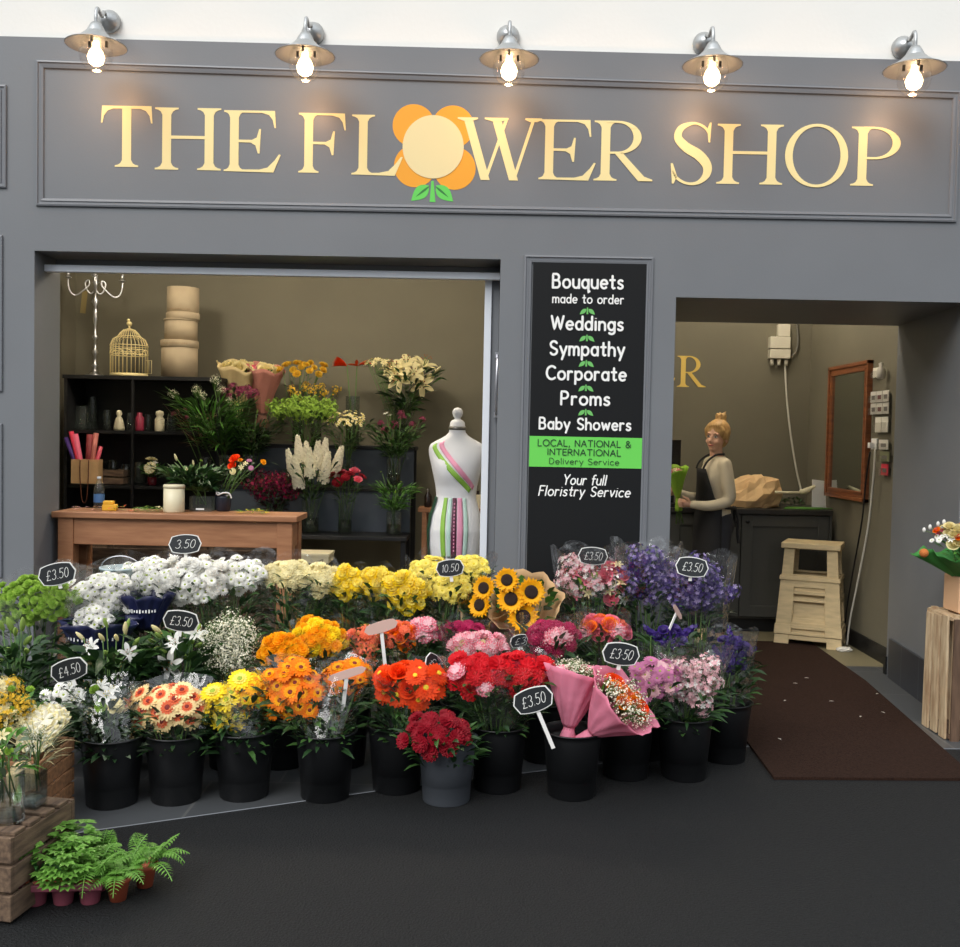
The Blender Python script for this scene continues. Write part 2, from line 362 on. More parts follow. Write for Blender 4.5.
def leaf_poly(x, z, dx, dz, wd, n=8):
    out = []; l = math.hypot(dx, dz); ux, uz = dx/l, dz/l
    for s in (1, -1):
        for i in range(n+1):
            t = i/n if s > 0 else 1-i/n
            w = wd*math.sin(PI*t**.8)*s
            if i in (0, n) and s < 0: continue
            out.append((x+ux*l*t-uz*w, z+uz*l*t+ux*w))
    return out
sign = thing('shop_sign', 'large cream serif shop name with an orange four-petal flower on the fascia', 'sign', (0, 0, 3.1))
rows = [('T', 101, 152.5, 106, 167), ('H', 155, 221, 108, 170), ('E', 224, 281, 110.7, 171.7), ('F', 298.6, 347.8, 113.3, 173), ('L', 350, 403, 115, 175), ('W', 457, 543, 118, 178.5),
        ('E', 539, 596, 119.8, 179.8), ('R', 594, 653, 121, 181), ('S', 671, 712, 122.5, 184), ('H', 717, 783, 124.4, 184.3), ('O', 785, 848, 125.5, 186), ('P', 851, 900, 127, 186)]
for ch, a, c, t, bt in rows:
    mb = MB(); p = at((a+c)/2, t, Y=0); q = at((a+c)/2, bt, Y=0); l = at(a, (t+bt)/2, Y=0); r = at(c, (t+bt)/2, Y=0)
    z0, z1 = q.z, p.z
    serif(mb, ch, l.x, r.x, z0-3.1, z1-3.1, -.0022, 0, CREAM)
    mb.obj('letter', sign)
def circ(x, z, r, n=36, rz=None): return [(x+r*math.cos(2*PI*i/n), z+(rz or r)*math.sin(2*PI*i/n)) for i in range(n)]
ORG = mat('orange_vinyl', (236, 160, 30), .55); LEAFG = mat('green_vinyl', (96, 205, 84), .55); LEAFD = mat('dark_green_vinyl', (40, 120, 50), .55)
for px, py in ((413.7, 125.6), (452.8, 126.9), (415, 166), (454.6, 168.5)):
    p = at(px, py, Y=0); mb = MB(); mb.prism([(x, z-3.1) for x, z in circ(p.x, p.z, .116)], -.0012, 0, ORG); mb.obj('petal', sign)
p = at(433.2, 147, Y=0); mb = MB(); mb.prism([(x, z-3.1) for x, z in circ(p.x, p.z, .168, 48, .172)], -.0038, 0, mat('cream_disc', (232, 214, 160), .6)); mb.obj('flower_centre', sign)
p0 = at(432.5, 181, Y=0); p1 = at(432.5, 202, Y=0); mb = MB()
mb.prism([(p0.x-.006, p0.z-3.1), (p0.x+.006, p0.z-3.1), (p1.x+.016, p1.z-3.1), (p1.x-.016, p1.z-3.1)], -.0016, 0, LEAFG)
for sx in (-1, 1):
    mb.prism([(x, z-3.1) for x, z in leaf_poly(p0.x+sx*.02, p0.z-.025, sx*.095, -.085, .036)], -.0016, 0, LEAFG)
    mb.prism([(x, z-3.1) for x, z in leaf_poly(p0.x+sx*.015, p0.z-.028, sx*.075, -.060, .006)], -.002, 0, LEAFD)
mb.obj('stem_and_leaves', sign)
# lettering on the back wall
mb = MB(); l = at(677, 372, Y=BW); r = at(706, 372, Y=BW); t = at(690, 356, Y=BW); q = at(690, 387, Y=BW)
hh = t.z-q.z
x = l.x
widths = dict(T=.86, H=1.05, E=.9, F=.8, L=.85, O=1.02, W=1.42, R=.93)
word = 'THE FLOWER'; xs = []; cur = 0
for ch in word:
    if ch == ' ': cur += .35; continue
    xs.append((ch, cur, cur+widths[ch])); cur += widths[ch]+.06
off = r.x-xs[-1][2]*hh
wl = thing('wall_lettering', 'yellow serif letters on the taupe back wall above the assistant', 'sign', (r.x, BW, q.z))
for ch, a, c in xs[-3:]:
    mb = MB(); serif(mb, ch, off+a*hh-r.x, off+c*hh-r.x, 0, hh, -.004, 0, mat('yellow_vinyl', (222, 190, 96), .6)); mb.obj('letter', wl)
# ------------------------------------------------------------------ rounded hand lettering: one stroke per line
def A(cx, cy, rx, ry, a0, a1, n=12): return [(cx+rx*math.cos(math.radians(a0+(a1-a0)*i/n)), cy+ry*math.sin(math.radians(a0+(a1-a0)*i/n))) for i in range(n+1)]
x_ = .62
G = {
 'B': (.62, [[(0, 0), (0, 1), (.28, 1)]+A(.28, .77, .22, .23, 90, -90)+[(.02, .54)], [(.02, .54), (.32, .54)]+A(.32, .27, .25, .27, 90, -90)+[(0, 0)]]),
 'D': (.66, [[(0, 0), (0, 1), (.2, 1)]+A(.2, .5, .42, .5, 90, -90)+[(0, 0)]]),
 'W': (1.0, [[(0, 1), (.24, 0), (.48, .95), (.74, 0), (.98, 1)]]),
 'S': (.62, [A(.32, .74, .27, .25, 30, 180, 10)+[(.12, .58), (.46, .42)]+A(.31, .25, .28, .25, 30, -150, 10)]),
 'C': (.72, [A(.42, .5, .42, .5, 50, 310, 20)]),
 'P': (.6, [[(0, 0), (0, 1), (.25, 1)]+A(.25, .73, .27, .27, 90, -90)+[(0, .46)]]),
 'L': (.5, [[(0, 1), (0, 0), (.45, 0)]]), 'O': (.86, [A(.42, .5, .42, .5, 90, 450, 24)]), 'A': (.72, [[(0, 0), (.34, 1), (.68, 0)], [(.12, .35), (.56, .35)]]),
 'N': (.68, [[(0, 0), (0, 1), (.62, 0), (.62, 1)]]), 'T': (.66, [[(0, 1), (.64, 1)], [(.32, 1), (.32, 0)]]), 'I': (.12, [[(.04, 0), (.04, 1)]]),
 'E': (.5, [[(.48, 1), (0, 1), (0, 0), (.48, 0)], [(0, .52), (.42, .52)]]), 'R': (.62, [[(0, 0), (0, 1), (.25, 1)]+A(.25, .75, .27, .25, 90, -90)+[(0, .5)], [(.25, .5), (.58, 0)]]),
 'Y': (.66, [[(0, 1), (.32, .5), (.64, 1)], [(.32, .5), (.30, 0)]]), 'F': (.5, [[(.5, 1), (0, 1), (0, 0)], [(0, .52), (.4, .52)]]),
 '&': (.72, [[(.66, 0), (.14, .66)]+A(.3, .8, .18, .19, 200, -20, 10)+[(.08, .38)]+A(.28, .2, .25, .2, 160, 330, 10)+[(.66, .42)]]),
 ',': (.16, [[(.08, .06), (.02, -.16)]]),
 'a': (.56, [A(.26, x_/2, .26, x_/2, 60, 420, 18), [(.52, x_), (.52, 0)]]), 'b': (.56, [[(0, 1), (0, 0)], A(.27, x_/2, .27, x_/2, 180, 540, 18)]),
 'c': (.5, [A(.28, x_/2, .28, x_/2, 50, 310, 14)]), 'd': (.56, [A(.26, x_/2, .26, x_/2, 0, 360, 18), [(.53, 1), (.53, 0)]]),
 'e': (.56, [[(.04, x_*.52), (.52, x_*.52)]+A(.28, x_/2, .27, x_/2, 5, 310, 16)]), 'f': (.38, [A(.28, .84, .16, .16, 60, 180, 8)+[(.12, 0)], [(0, x_), (.32, x_)]]),
 'g': (.56, [A(.26, x_/2, .26, x_/2, 0, 360, 18), [(.53, x_), (.53, -.1)]+A(.28, -.1, .25, .2, 0, -140, 8)]), 'h': (.52, [[(0, 1), (0, 0)], [(0, .35)]+A(.25, .37, .24, .25, 160, 0, 8)+[(.49, 0)]]),
 'i': (.1, [[(.04, x_), (.04, 0)], [(.04, .86), (.04, .9)]]), 'l': (.1, [[(.04, 1), (.04, 0)]]),
 'm': (.82, [[(0, x_), (0, 0)], A(.2, .4, .19, .22, 170, 0, 8)+[(.39, 0)], A(.59, .4, .19, .22, 170, 0, 8)+[(.78, 0)]]),
 'n': (.52, [[(0, x_), (0, 0)], [(0, .35)]+A(.25, .37, .24, .25, 160, 0, 8)+[(.49, 0)]]), 'o': (.6, [A(.29, x_/2, .29, x_/2, 90, 450, 20)]),
 'p': (.56, [[(0, x_), (0, -.32)], A(.27, x_/2, .27, x_/2, 180, 540, 18)]), 'q': (.56, [A(.26, x_/2, .26, x_/2, 0, 360, 18), [(.53, x_), (.53, -.32), (.62, -.24)]]),
 'r': (.38, [[(0, x_), (0, 0)], [(0, .35)]+A(.22, .37, .22, .25, 160, 60, 6)]), 's': (.44, [A(.23, .46, .19, .16, 40, 200, 8)+[(.32, .27)]+A(.2, .15, .2, .15, 40, -150, 8)]),
 't': (.4, [[(.18, .92), (.18, .08), (.26, 0), (.36, .04)], [(0, x_), (.36, x_)]]), 'u': (.52, [[(0, x_), (0, .25)]+A(.25, .25, .25, .25, 180, 360, 8)+[(.5, x_)], [(.5, .25), (.5, 0)]]),
 'v': (.5, [[(0, x_), (.24, 0), (.48, x_)]]), 'w': (.76, [[(0, x_), (.18, 0), (.37, x_*.9), (.56, 0), (.74, x_)]]), 'y': (.52, [[(0, x_), (.26, .04)], [(.52, x_), (.16, -.32)]]),
 '£': (.6, [A(.36, .76, .2, .22, 20, 180, 8)+[(.18, .2), (.04, 0), (.56, .02)], [(.0, .46), (.42, .46)]]), '0': (.56, [A(.27, .5, .26, .5, 90, 450, 18)]), '1': (.2, [[(0, .8), (.12, 1), (.12, 0)]]),
 '3': (.52, [A(.24, .76, .22, .24, 150, -80, 10)+A(.24, .26, .26, .26, 80, -150, 10)]), '4': (.56, [[(.4, 0), (.36, 1), (0, .34), (.54, .34)]]), '5': (.52, [[(.46, 1), (.08, 1), (.04, .58)]+A(.22, .32, .27, .31, 110, -140, 12)]),
 '.': (.14, [[(.06, .0), (.07, .04)]]), '·': (.14, [[(.06, .42), (.07, .46)]]), '2': (.52, [A(.25, .74, .23, .26, 160, -30, 8)+[(.02, 0), (.5, .0)]]), '6': (.52, [[(.42, .98), (.1, .5)]+A(.26, .27, .25, .27, 160, 520, 16)]),
 ' ': (.3, []), '7': (.5, [[(0, 1), (.46, 1), (.14, 0)]]),
}
def strokes(mb, text, w, h, T, m, th, slant=0, gap=.2, d0=.002, ctr=True, rng=(0, 99)):
    """lay text along local x with caps h tall, squeezed to width w; T takes x,z text plane to its place"""
    tot = sum(G[c][0] for c in text)+gap*(len(text)-1); k = w/tot/h if w else 1
    x = 0
    for ci, c in enumerate(text):
        adv, ss = G[c]
        if not rng[0] <= ci < rng[1]: ss = []
        for si, s in enumerate(ss):
            d = d0+.0004*si; pts = [((x+p[0]+slant*p[1])*k*h-(w/2 if ctr else 0), p[1]*h) for p in s]
            q_ = [pts[0]]
            for a, e in zip(pts, pts[1:]):
                if math.hypot(e[0]-a[0], e[1]-a[1]) > th*2.2: q_ += [(a[0]+(e[0]-a[0])*f, a[1]+(e[1]-a[1])*f) for f in (.12, .88)]
                q_.append(e)
            pts = q_; L, R = [], []
            for i, p in enumerate(pts):
                a = pts[max(i-1, 0)]; e = pts[min(i+1, len(pts)-1)]; dx, dz = e[0]-a[0], e[1]-a[1]; l = math.hypot(dx, dz) or 1
                L.append((p[0]-dz/l*th/2, p[1]+dx/l*th/2)); R.append((p[0]+dz/l*th/2, p[1]-dx/l*th/2))
            for i in range(len(pts)-1):
                mb.add([(q[0], -d-.00012*(i+o_), q[1]) for q, o_ in ((L[i], 0), (R[i], 0), (R[i+1], 1), (L[i+1], 1))], [(0, 1, 2, 3)], m, False, T)
            if math.hypot(pts[0][0]-pts[-1][0], pts[0][1]-pts[-1][1]) > th*.3:
                for e, q, dd in ((pts[0], pts[1], 0), (pts[-1], pts[-2], .00012*(len(pts)-1))):
                    b0 = math.atan2(e[1]-q[1], e[0]-q[0]); mb.add([(e[0]+th/2*math.cos(b0+j*PI/6), -d-dd, e[1]+th/2*math.sin(b0+j*PI/6)) for j in range(-3, 4)], [tuple(range(7))], m, False, T)
        x += adv+gap
board = thing('services_board', 'tall black board listing the services in white hand lettering with a green band', 'sign', (.52, -.004, 1.5))
mb = MB(); mb.box((.52-.52-.305, -.008, -1.18), (.305+.012, .0, 1.006), mat('board_black', (16, 18, 20), .6, spec=.25)); mb.obj('panel', board)
OFF = V((.52, -.004, 1.5))
def btext(text, px0, px1, cap, base, th, m, slant=0, gap=.2, nm='lettering', dy=0):
    l = at(px0, (cap+base)/2, Y=0); r = at(px1, (cap+base)/2, Y=0); t = at((px0+px1)/2, cap, Y=0); q = at((px0+px1)/2, base, Y=0)
    T = Tr((l.x+r.x)/2-OFF.x, -.0085-dy, q.z-OFF.z); a = 0
    for wd in text.split(' '):
        mb = MB(); strokes(mb, text, r.x-l.x-th, t.z-q.z, T, m, th, slant, gap, rng=(a, a+len(wd))); mb.obj(nm, board); a += len(wd)+1
for t_, a, c, cp, bs, th, sl in (('Bouquets', 551.7, 624, 275, 288.5, .0125, 0), ('made to order', 552, 624, 295, 303.6, .0072, 0), ('Weddings', 550.4, 624, 317, 330, .0125, 0), ('Sympathy', 548.7, 625, 342, 355.5, .0125, 0),
                              ('Corporate', 545.5, 626.8, 367, 380, .0125, 0), ('Proms', 560, 610.6, 392, 404.8, .0125, 0), ('Baby Showers', 538.5, 631.5, 418.5, 429.5, .011, 0),
                              ('Your full', 562.5, 606, 475, 484.5, .0075, .2), ('Floristry Service', 538, 630, 486.5, 496, .0075, .2)):
    btext(t_, a, c, cp, bs, th, SIGNW, sl, .24 if th > .009 else .22)
l = at(529.5, 451, Y=0); r = at(640, 452, Y=0); t = at(585, 437, Y=0); q = at(585, 467.5, Y=0)
mb = MB(); mb.box((.215-OFF.x, -.010, q.z-OFF.z), (.837-OFF.x, -.007, t.z-OFF.z), mat('bright_green_band', (104, 208, 84), .5)); mb.obj('green_band', board)
INK = mat('dark_green_ink', (22, 62, 34), .6)
for t_, a, c, cp, bs, th in (('LOCAL, NATIONAL &', 537.5, 631, 440.4, 446.6, .0052), ('INTERNATIONAL', 547, 621, 449.4, 455.4, .0052), ('Delivery Service', 549, 619, 458.6, 464.4, .0038)):
    btext(t_, a, c, cp, bs, th, INK, nm='band_lettering', dy=.0022)
OL = mat('ornament_green', (110, 190, 100), .6)
for px, py in ((587.2, 311.5), (586.7, 338.5), (586, 363.8), (585.7, 388.3), (585.5, 412.5)):
    p = at(px, py, Y=0)-OFF; mb = MB()
    mb.prism([(p.x-.003, p.z+.02), (p.x+.003, p.z+.02), (p.x+.005, p.z-.016), (p.x-.005, p.z-.016)], -.0105, -.008, OL)
    for sx in (-1, 1): mb.prism(leaf_poly(p.x+sx*.006, p.z+.012, sx*.036, -.030, .011), -.0105, -.008, OL)
    mb.obj('leaf_ornament', board)
# ------------------------------------------------------------------ wall lamps
GALV = mat('galvanised_metal', (176, 178, 178), .38, metal=.75, bump=.15, bscale=70)
GLOW = mat('lamp_bulb', (255, 226, 180), .4, emit=(255, 214, 160), es=9)
GLASS = clear('clear_glass', base=.05, edge=.32, rough=.05, bump=0)
LAMPX = []
lab = ['above the first letter of the shop name', 'above the letter F in the shop name', 'right of the orange flower emblem, over the letter W', 'above the gap before the letter S', 'at the right end of the fascia']
BELL = MB()
BELL.lathe([(.010, .178), (.024, .175), (.036, .155), (.048, .132), (.052, .12)], 20, GALV)            # cap
BELL_ME = BELL.mesh('cap')
SH = MB(); SH.lathe([(.052, .128), (.075, .105), (.105, .085), (.150, .062), (.156, .058), (.150, .056), (.105, .078), (.075, .098), (.050, .12)], 28, GALV, cap=False)
SH_ME = SH.mesh('shade')
JR = MB(); JR.lathe([(.062, .10), (.078, .07), (.086, .025), (.080, -.02), (.056, -.058), (.025, -.074), (.0001, -.078)], 22, GLASS); JR_ME = JR.mesh('jar')
CG = MB()
for k in range(3): CG.cbox((.052*math.cos(k*2.09+.5), .052*math.sin(k*2.09+.5), .075), (.012, .012, .03), BLACKP)
CG_ME = CG.mesh('clip')
BU = MB(); BU.lathe([(.014, .08), (.018, .05), (.034, .028), (.044, .0), (.036, -.030), (.018, -.044), (.0001, -.048)], 18, GLOW); BU_ME = BU.mesh('bulb')
for i, (px, py, mx, my) in enumerate(((96, 57, 109.5, 22), (305, 67, 313, 34), (509, 71, 508, 37), (712, 77, 704, 44), (914, 81, 903, 48))):
    p = at(px, py, Y=-.27); w = at(mx, my, Y=.02)
    L = thing('wall_lamp', 'galvanised jar lamp '+lab[i], 'lamp', p, 0, 'row of galvanised lamps over the fascia')
    LAMPX.append(p)
    for nm, me in (('cap', BELL_ME), ('shade', SH_ME), ('jar', JR_ME), ('shade_clips', CG_ME), ('bulb', BU_ME)): link(nm, me, L)
    mb = MB(); r = w-p
    mb.tube(bez([tuple(r+V((0, -.02, 0))), tuple(r+V((0, -.08, .02))), (r.x*.5, .13, .262), (r.x*.1, .03, .262), (0, .0, .225), (0, 0, .170)], 6), .010, 10, GALV)
    mb.obj('arm', L)
    mb = MB(); T = Tr(r) @ Rx(PI/2)
    mb.lathe([(.062, -.005), (.062, .012), (.050, .03), (.030, .05), (.012, .06)], 24, GALV, T); mb.obj('mounting_plate', L)
    ld = bpy.data.lights.new('bulb_light', 'POINT'); ld.energy = 2.6; ld.color = (1, .56, .30); ld.shadow_soft_size = .04
    lo = bpy.data.objects.new('bulb_light', ld); col.objects.link(lo); lo.location = p+V((0, .02, -.10))
# ------------------------------------------------------------------ flower heads (shared meshes, facing +Z)
def petal(mb, a, r0, r1, w, z0, dz, curl, m, seg=3, tipw=.0, jit=0, twist=0, cup=0):
    ca, sa = math.cos(a), math.sin(a); vs = []; fs = []
    for i in range(seg+1):
        t = i/seg; r = r0+(r1-r0)*t; z = z0+dz*t+curl*t*t
        ww = w*(math.sin(PI*(.12+.80*t))**.7 if i < seg else tipw)+.0001
        for s in (-1, 0, 1):
            q = s*ww/2; zz = z+(cup*ww*abs(s))+twist*s*t*w
            vs.append((ca*r-sa*q, sa*r+ca*q, zz))
    for i in range(seg):
        for k in (0, 1):
            j = i*3+k; fs.append((j, j+1, j+4, j+3))
    mb.add(vs, fs, m, True)
def daisy(name, r, n, mp, md, rd=.25, layers=2, mp2=None, droop=0, w=1.0):
    mb = MB(); R_ = random.Random(name)
    for l in range(layers):
        rr = r*(1-.18*l)
        for k in range(n):
            a = 2*PI*(k+.5*l)/n+R_.uniform(-.06, .06)
            petal(mb, a, rd*r*.7, rr*R_.uniform(.92, 1.03), w*2*PI*r/n*.85, .004*l*r*10, .10*r*(1+l)-droop*r, -.12*r, mp2 if (l and mp2) else mp, 3, .25)
    mb.lathe([(rd*r*1.0, .00), (rd*r*1.02, .10*r), (rd*r*.8, .19*r), (rd*r*.4, .20*r), (.0001, .16*r)], 12, md)
    mb.lathe([(.12*r, -.14*r), (.20*r, -.05*r), (.28*r, 0)], 8, STEMG, cap=False)
    return mb.mesh(name)
def pompon(name, r, m, m2=None, n=(16, 14, 12, 9, 6), w=1.0):
    mb = MB(); R_ = random.Random(name)
    for l, nn in enumerate(n):
        e = (l+.3)/len(n)*PI/2                        # elevation of the ring
        for k in range(nn):
            a = 2*PI*(k+.5*(l % 2))/nn+R_.uniform(-.1, .1); rr = r*R_.uniform(.92, 1.05)
            petal(mb, a, .15*r*math.cos(e), rr*math.cos(e), w*2*PI*r*math.cos(e)/nn*1.15+.05*r, .10*r, rr*math.sin(e)*.75, .12*r, m2 if (m2 and l >= len(n)-2) else m, 2, .45)
    mb.ball((0, 0, .18*r), .55*r, 8, m2 or m, sc=(1, 1, .7))
    return mb.mesh(name)
def carnation(name, r, m, m2=None):
    mb = MB(); R_ = random.Random(name)
    for l in range(6):
        e = l/6; rr = r*(1-.62*e); n = 26-2*l; ph = R_.uniform(0, 6)
        vs = [(0, 0, .05*r+.45*r*e)]
        for j, t in enumerate((.45, .8, 1)):
            for k in range(n):
                a = 2*PI*k/n+ph; q = (1 if k % 2 else -1)
                vs.append((rr*t*math.cos(a)*(1+.05*q*t), rr*t*math.sin(a)*(1+.05*q*t), .05*r+.45*r*e+rr*(.15*t)+q*t*t*.09*r+.04*r*math.sin(3*a+ph)))
        fs = [(0, 1+k, 1+(k+1) % n) for k in range(n)]
        for j in range(2):
            for k in range(n): a_ = 1+j*n+k; b_ = 1+j*n+(k+1) % n; fs.append((a_, b_, b_+n, a_+n))
        mb.add(vs, fs, m2 if (m2 and l % 2) else m, False)
    mb.lathe([(.12*r, -.6*r), (.22*r, -.3*r), (.3*r, .05*r)], 8, STEMG, cap=False)
    return mb.mesh(name)
def rose(name, r, m, m2=None, n=(5, 5, 4, 3)):
    mb = MB()
    for l, nn in enumerate(n):
        rr = r*(1-.23*l)
        for k in range(nn):
            a0 = 2*PI*(k+.4*l)/nn; span = 2*PI/nn*.72
            def fn(u, v, rr=rr, a0=a0, span=span, l=l):
                a = a0+(u-.5)*2*span; q = 1-.35*abs(2*u-1)**2.2
                rad = rr*(.25+.75*v**.7)*(1 if l else 1+.12*v*v); z = r*(-.35+(.65+.16*l)*v*q*(1 if l else .82))
                return (rad*math.cos(a), rad*math.sin(a), z)
            mb.grid(fn, 6, 5, (m2 if m2 and l >= 2 else m), True)
    mb.ball((0, 0, .0*r), .22*r, 8, m2 or m, sc=(1, 1, 1.7))
    mb.lathe([(.10*r, -.6*r), (.25*r, -.42*r), (.35*r, -.25*r)], 8, STEMG, cap=False)
    return mb.mesh(name)
def lily(name, r, m, mst):
    mb = MB()
    for k in range(6):
        petal(mb, k*PI/3, .04*r, r*(1 if k % 2 else .94), r*(.42 if k % 2 else .34), -.28*r+.01*r*(k % 2), .62*r, -.36*r, m, 6, .05, cup=.25)
    for k in range(6):
        a = k*PI/3+.4; mb.tube([(0, 0, -.2*r), (.15*r*math.cos(a), .15*r*math.sin(a), .25*r), (.24*r*math.cos(a), .24*r*math.sin(a), .46*r)], .012*r, 4, STEMG)
        mb.ball((.25*r*math.cos(a), .25*r*math.sin(a), .47*r), .05*r, 6, mst, sc=(1, 1, .6))
    mb.lathe([(.07*r, -.6*r), (.09*r, -.4*r), (.16*r, -.2*r)], 8, STEMG, cap=False)
    return mb.mesh(name)
def bud(name, r, m):
    mb = MB(); mb.lathe([(.10*r, -1.0*r), (.22*r, -.8*r), (.33*r, -.2*r), (.30*r, .4*r), (.14*r, .9*r), (.0001, 1.05*r)], 9, m, wob=lambda a, i: 1+.10*math.cos(3*a)); return mb.mesh(name)
def spike(name, L, r, m, nfl=34, fr=.022, petals=5, m2=None):
    mb = MB(); R_ = random.Random(name)
    mb.tube([(0, 0, -L*.6), (0, 0, L*.5)], .003, 5, STEMG)
    for i in range(nfl):
        t = i/nfl; a = i*2.4; z = -L*.5+L*t; rr = r*(1-.65*t**2)
        c = V((rr*math.cos(a), rr*math.sin(a), z)); d = V((math.cos(a), math.sin(a), .35)); T = Tr(c) @ aim(d) @ Rz(R_.uniform(0, 6)); f = fr*(1-.5*t)
        sub = MB()
        for k in range(petals): petal(sub, 2*PI*k/petals, .1*f, f, f*.9, 0, .2*f, -.1*f, None, 2, .5)
        mm = m2 if (m2 and i % 3 == 0) else m
        mb.add(sub.v, sub.f, mm, True, T)
    return mb.mesh(name)
def spray(name, r, m, n=26, fr=.012, m2=None, h=.12, stemm=None):
    """an airy branching spray of very small florets"""
    mb = MB(); R_ = random.Random(name)
    for i in range(n):
        a = R_.uniform(0, 6.28); q = r*math.sqrt(R_.random()); p = V((q*math.cos(a), q*math.sin(a), R_.uniform(-.3, .5)*h+.35*h*(1-(q/r)**2)))
        if i % 2 == 0: mb.tube([(0, 0, -h), p*.5+V((0, 0, -.3*h)), p], .0012, 3, stemm or STEMG)
        f = fr*R_.uniform(.7, 1.2); T = Tr(p) @ aim(V((p.x*2, p.y*2, r))) @ Rz(a)
        sub = MB()
        for k in range(5): petal(sub, 2*PI*k/5, .05*f, f, f*.9, 0, .35*f, -.1*f, None, 1, .7)
        mb.add(sub.v, sub.f, m2 if (m2 and i % 3 == 0) else m, False, T)
    return mb.mesh(name)
def mophead(name, r, m, n=110):
    mb = MB(); R_ = random.Random(name); mb.ball((0, 0, 0), r*.78, 14, m)
    for i in range(n):
        ct = 1-1.75*(i+.5)/n; st = math.sqrt(1-ct*ct); a = i*2.39996; d = V((st*math.cos(a), st*math.sin(a), ct)); T = Tr(d*r*.9*R_.uniform(.95, 1.05)) @ aim(d) @ Rz(R_.uniform(0, 6)); sub = MB(); f = .27*r
        for k in range(4): petal(sub, PI*k/2, .05*f, f, f*1.2, 0, .15*f, -.1*f, None, 2, .6)
        mb.add(sub.v, sub.f, m, True, T)
    return mb.mesh(name)
def gerb(name, r, m, mi, md):
    mb = MB(); R_ = random.Random(name)
    for l, (n, f, mm) in enumerate(((18, 1, m), (18, .88, m), (14, .55, mi), (12, .36, mi))):
        for k in range(n):
            a = 2*PI*(k+.5*(l % 2))/n+R_.uniform(-.05, .05); petal(mb, a, .12*r, r*f*R_.uniform(.94, 1.04), 2*PI*r*f/n*.95, .03*r+.05*r*l, .06*r+.04*r*l, R_.uniform(-.10, .02)*r, mm, 3, .35)
    mb.lathe([(.20*r, .10*r), (.21*r, .24*r), (.12*r, .29*r), (.0001, .25*r)], 12, md); mb.lathe([(.10*r, -.16*r), (.18*r, -.06*r), (.26*r, .04*r)], 8, STEMG, cap=False)
    return mb.mesh(name)
STEMG = mat('stem_green', (78, 110, 46), .55)
def pm(name, rgb, var=.10, rough=.6, tr=.25): return mat(name, rgb, rough, trans=tr, rndvar=var, spec=.25)
P_IV = pm('ivory_petal', (250, 244, 222)); P_WH = pm('white_petal', (246, 244, 238)); P_CR = pm('cream_petal', (240, 228, 176)); P_YE = pm('yellow_petal', (250, 220, 40)); P_PY = pm('pale_yellow_petal', (246, 228, 110))
P_GO = pm('golden_petal', (250, 178, 20)); P_OR = pm('orange_petal', (250, 134, 14)); P_RO = pm('red_orange_petal', (246, 78, 20)); P_RD = pm('red_petal', (206, 18, 32)); P_DR = pm('crimson_petal', (140, 10, 30))
P_PK = pm('pink_petal', (240, 130, 150)); P_LP = pm('pale_pink_petal', (238, 190, 196)); P_MG = pm('magenta_petal', (170, 30, 80)); P_PU = pm('purple_petal', (92, 76, 138)); P_DP = pm('deep_purple_petal', (62, 40, 120)); P_LV = pm('lavender_petal', (160, 144, 190))
P_LG = pm('lime_petal', (150, 184, 74)); P_PE = pm('peach_petal', (252, 226, 166)); P_PR = pm('peach_red_petal', (238, 116, 74)); P_GB = pm('green_bud', (150, 176, 90)); P_MP = pm('mauve_petal', (196, 120, 160)); P_BG = pm('burgundy_petal', (92, 22, 50)); P_CO = pm('coral_petal', (236, 120, 84))
D_YE = mat('yellow_disc', (214, 190, 40), .8); D_GR = mat('green_disc', (150, 170, 50), .8); D_BR = mat('brown_seed_disc', (42, 24, 14), .9, bump=.8, bscale=300); D_RD = mat('dark_red_disc', (120, 30, 24), .8); D_ST = mat('rust_stamen', (150, 70, 20), .8); D_OR = mat('orange_disc', (220, 120, 20), .8)
P_MU = pm('mustard_petal', (226, 184, 58))
H = {}
H['wchrys'] = daisy('white_chrysanthemum_head', .027, 15, P_WH, D_GR, .20, 3)
H['wpom'] = pompon('white_pompon_head', .030, P_WH, n=(14, 12, 9, 6))
H['gpom'] = pompon('green_pompon_head', .0215, P_LG, n=(10, 9, 7, 4))
H['ccarn'] = carnation('cream_carnation_head', .033, P_CR)
H['pyc'] = daisy('pale_yellow_chrysanthemum_head', .032, 14, P_PY, D_YE, .20, 3)
H['ypom'] = pompon('yellow_pompon_head', .034, P_YE, n=(15, 13, 10, 7))
H['gold'] = pompon('golden_chrysanthemum_head', .031, P_GO, n=(15, 12, 9, 6))
H['gerb_p'] = gerb('peach_gerbera_head', .052, P_PE, P_PR, D_RD)
H['gerb_y'] = gerb('yellow_gerbera_head', .058, P_YE, P_PY, D_GR)
H['gerb_g'] = gerb('gold_gerbera_head', .054, P_GO, P_YE, D_OR)
H['gerb_o'] = gerb('orange_gerbera_head', .047, P_OR, P_GO, D_RD)
H['gerb_c'] = gerb('red_orange_gerbera_head', .058, P_RO, P_RO, D_YE)
H['mop'] = carnation('cream_mophead', .085, P_CR, P_IV)
H['gerb_r'] = rose('orange_rose_head', .050, P_RO); H['orose'] = rose('soft_orange_rose_head', .040, P_OR, P_CO); H['prose'] = rose('pink_rose_head', .042, P_PK); H['crose'] = rose('cream_rose_head', .050, P_CR)
H['hyd'] = spray('cream_floret_cluster', .05, P_CR, 60, .016, h=.06)
H['rcarn'] = carnation('red_carnation_head', .046, P_RD); H['dcarn'] = carnation('crimson_carnation_head', .044, P_DR); H['pcarn'] = carnation('pink_carnation_head', .048, P_PK, P_LP); H['mcarn'] = carnation('magenta_carnation_head', .040, P_MG)
H['ccoral'] = carnation('coral_carnation_head', .034, P_CO)
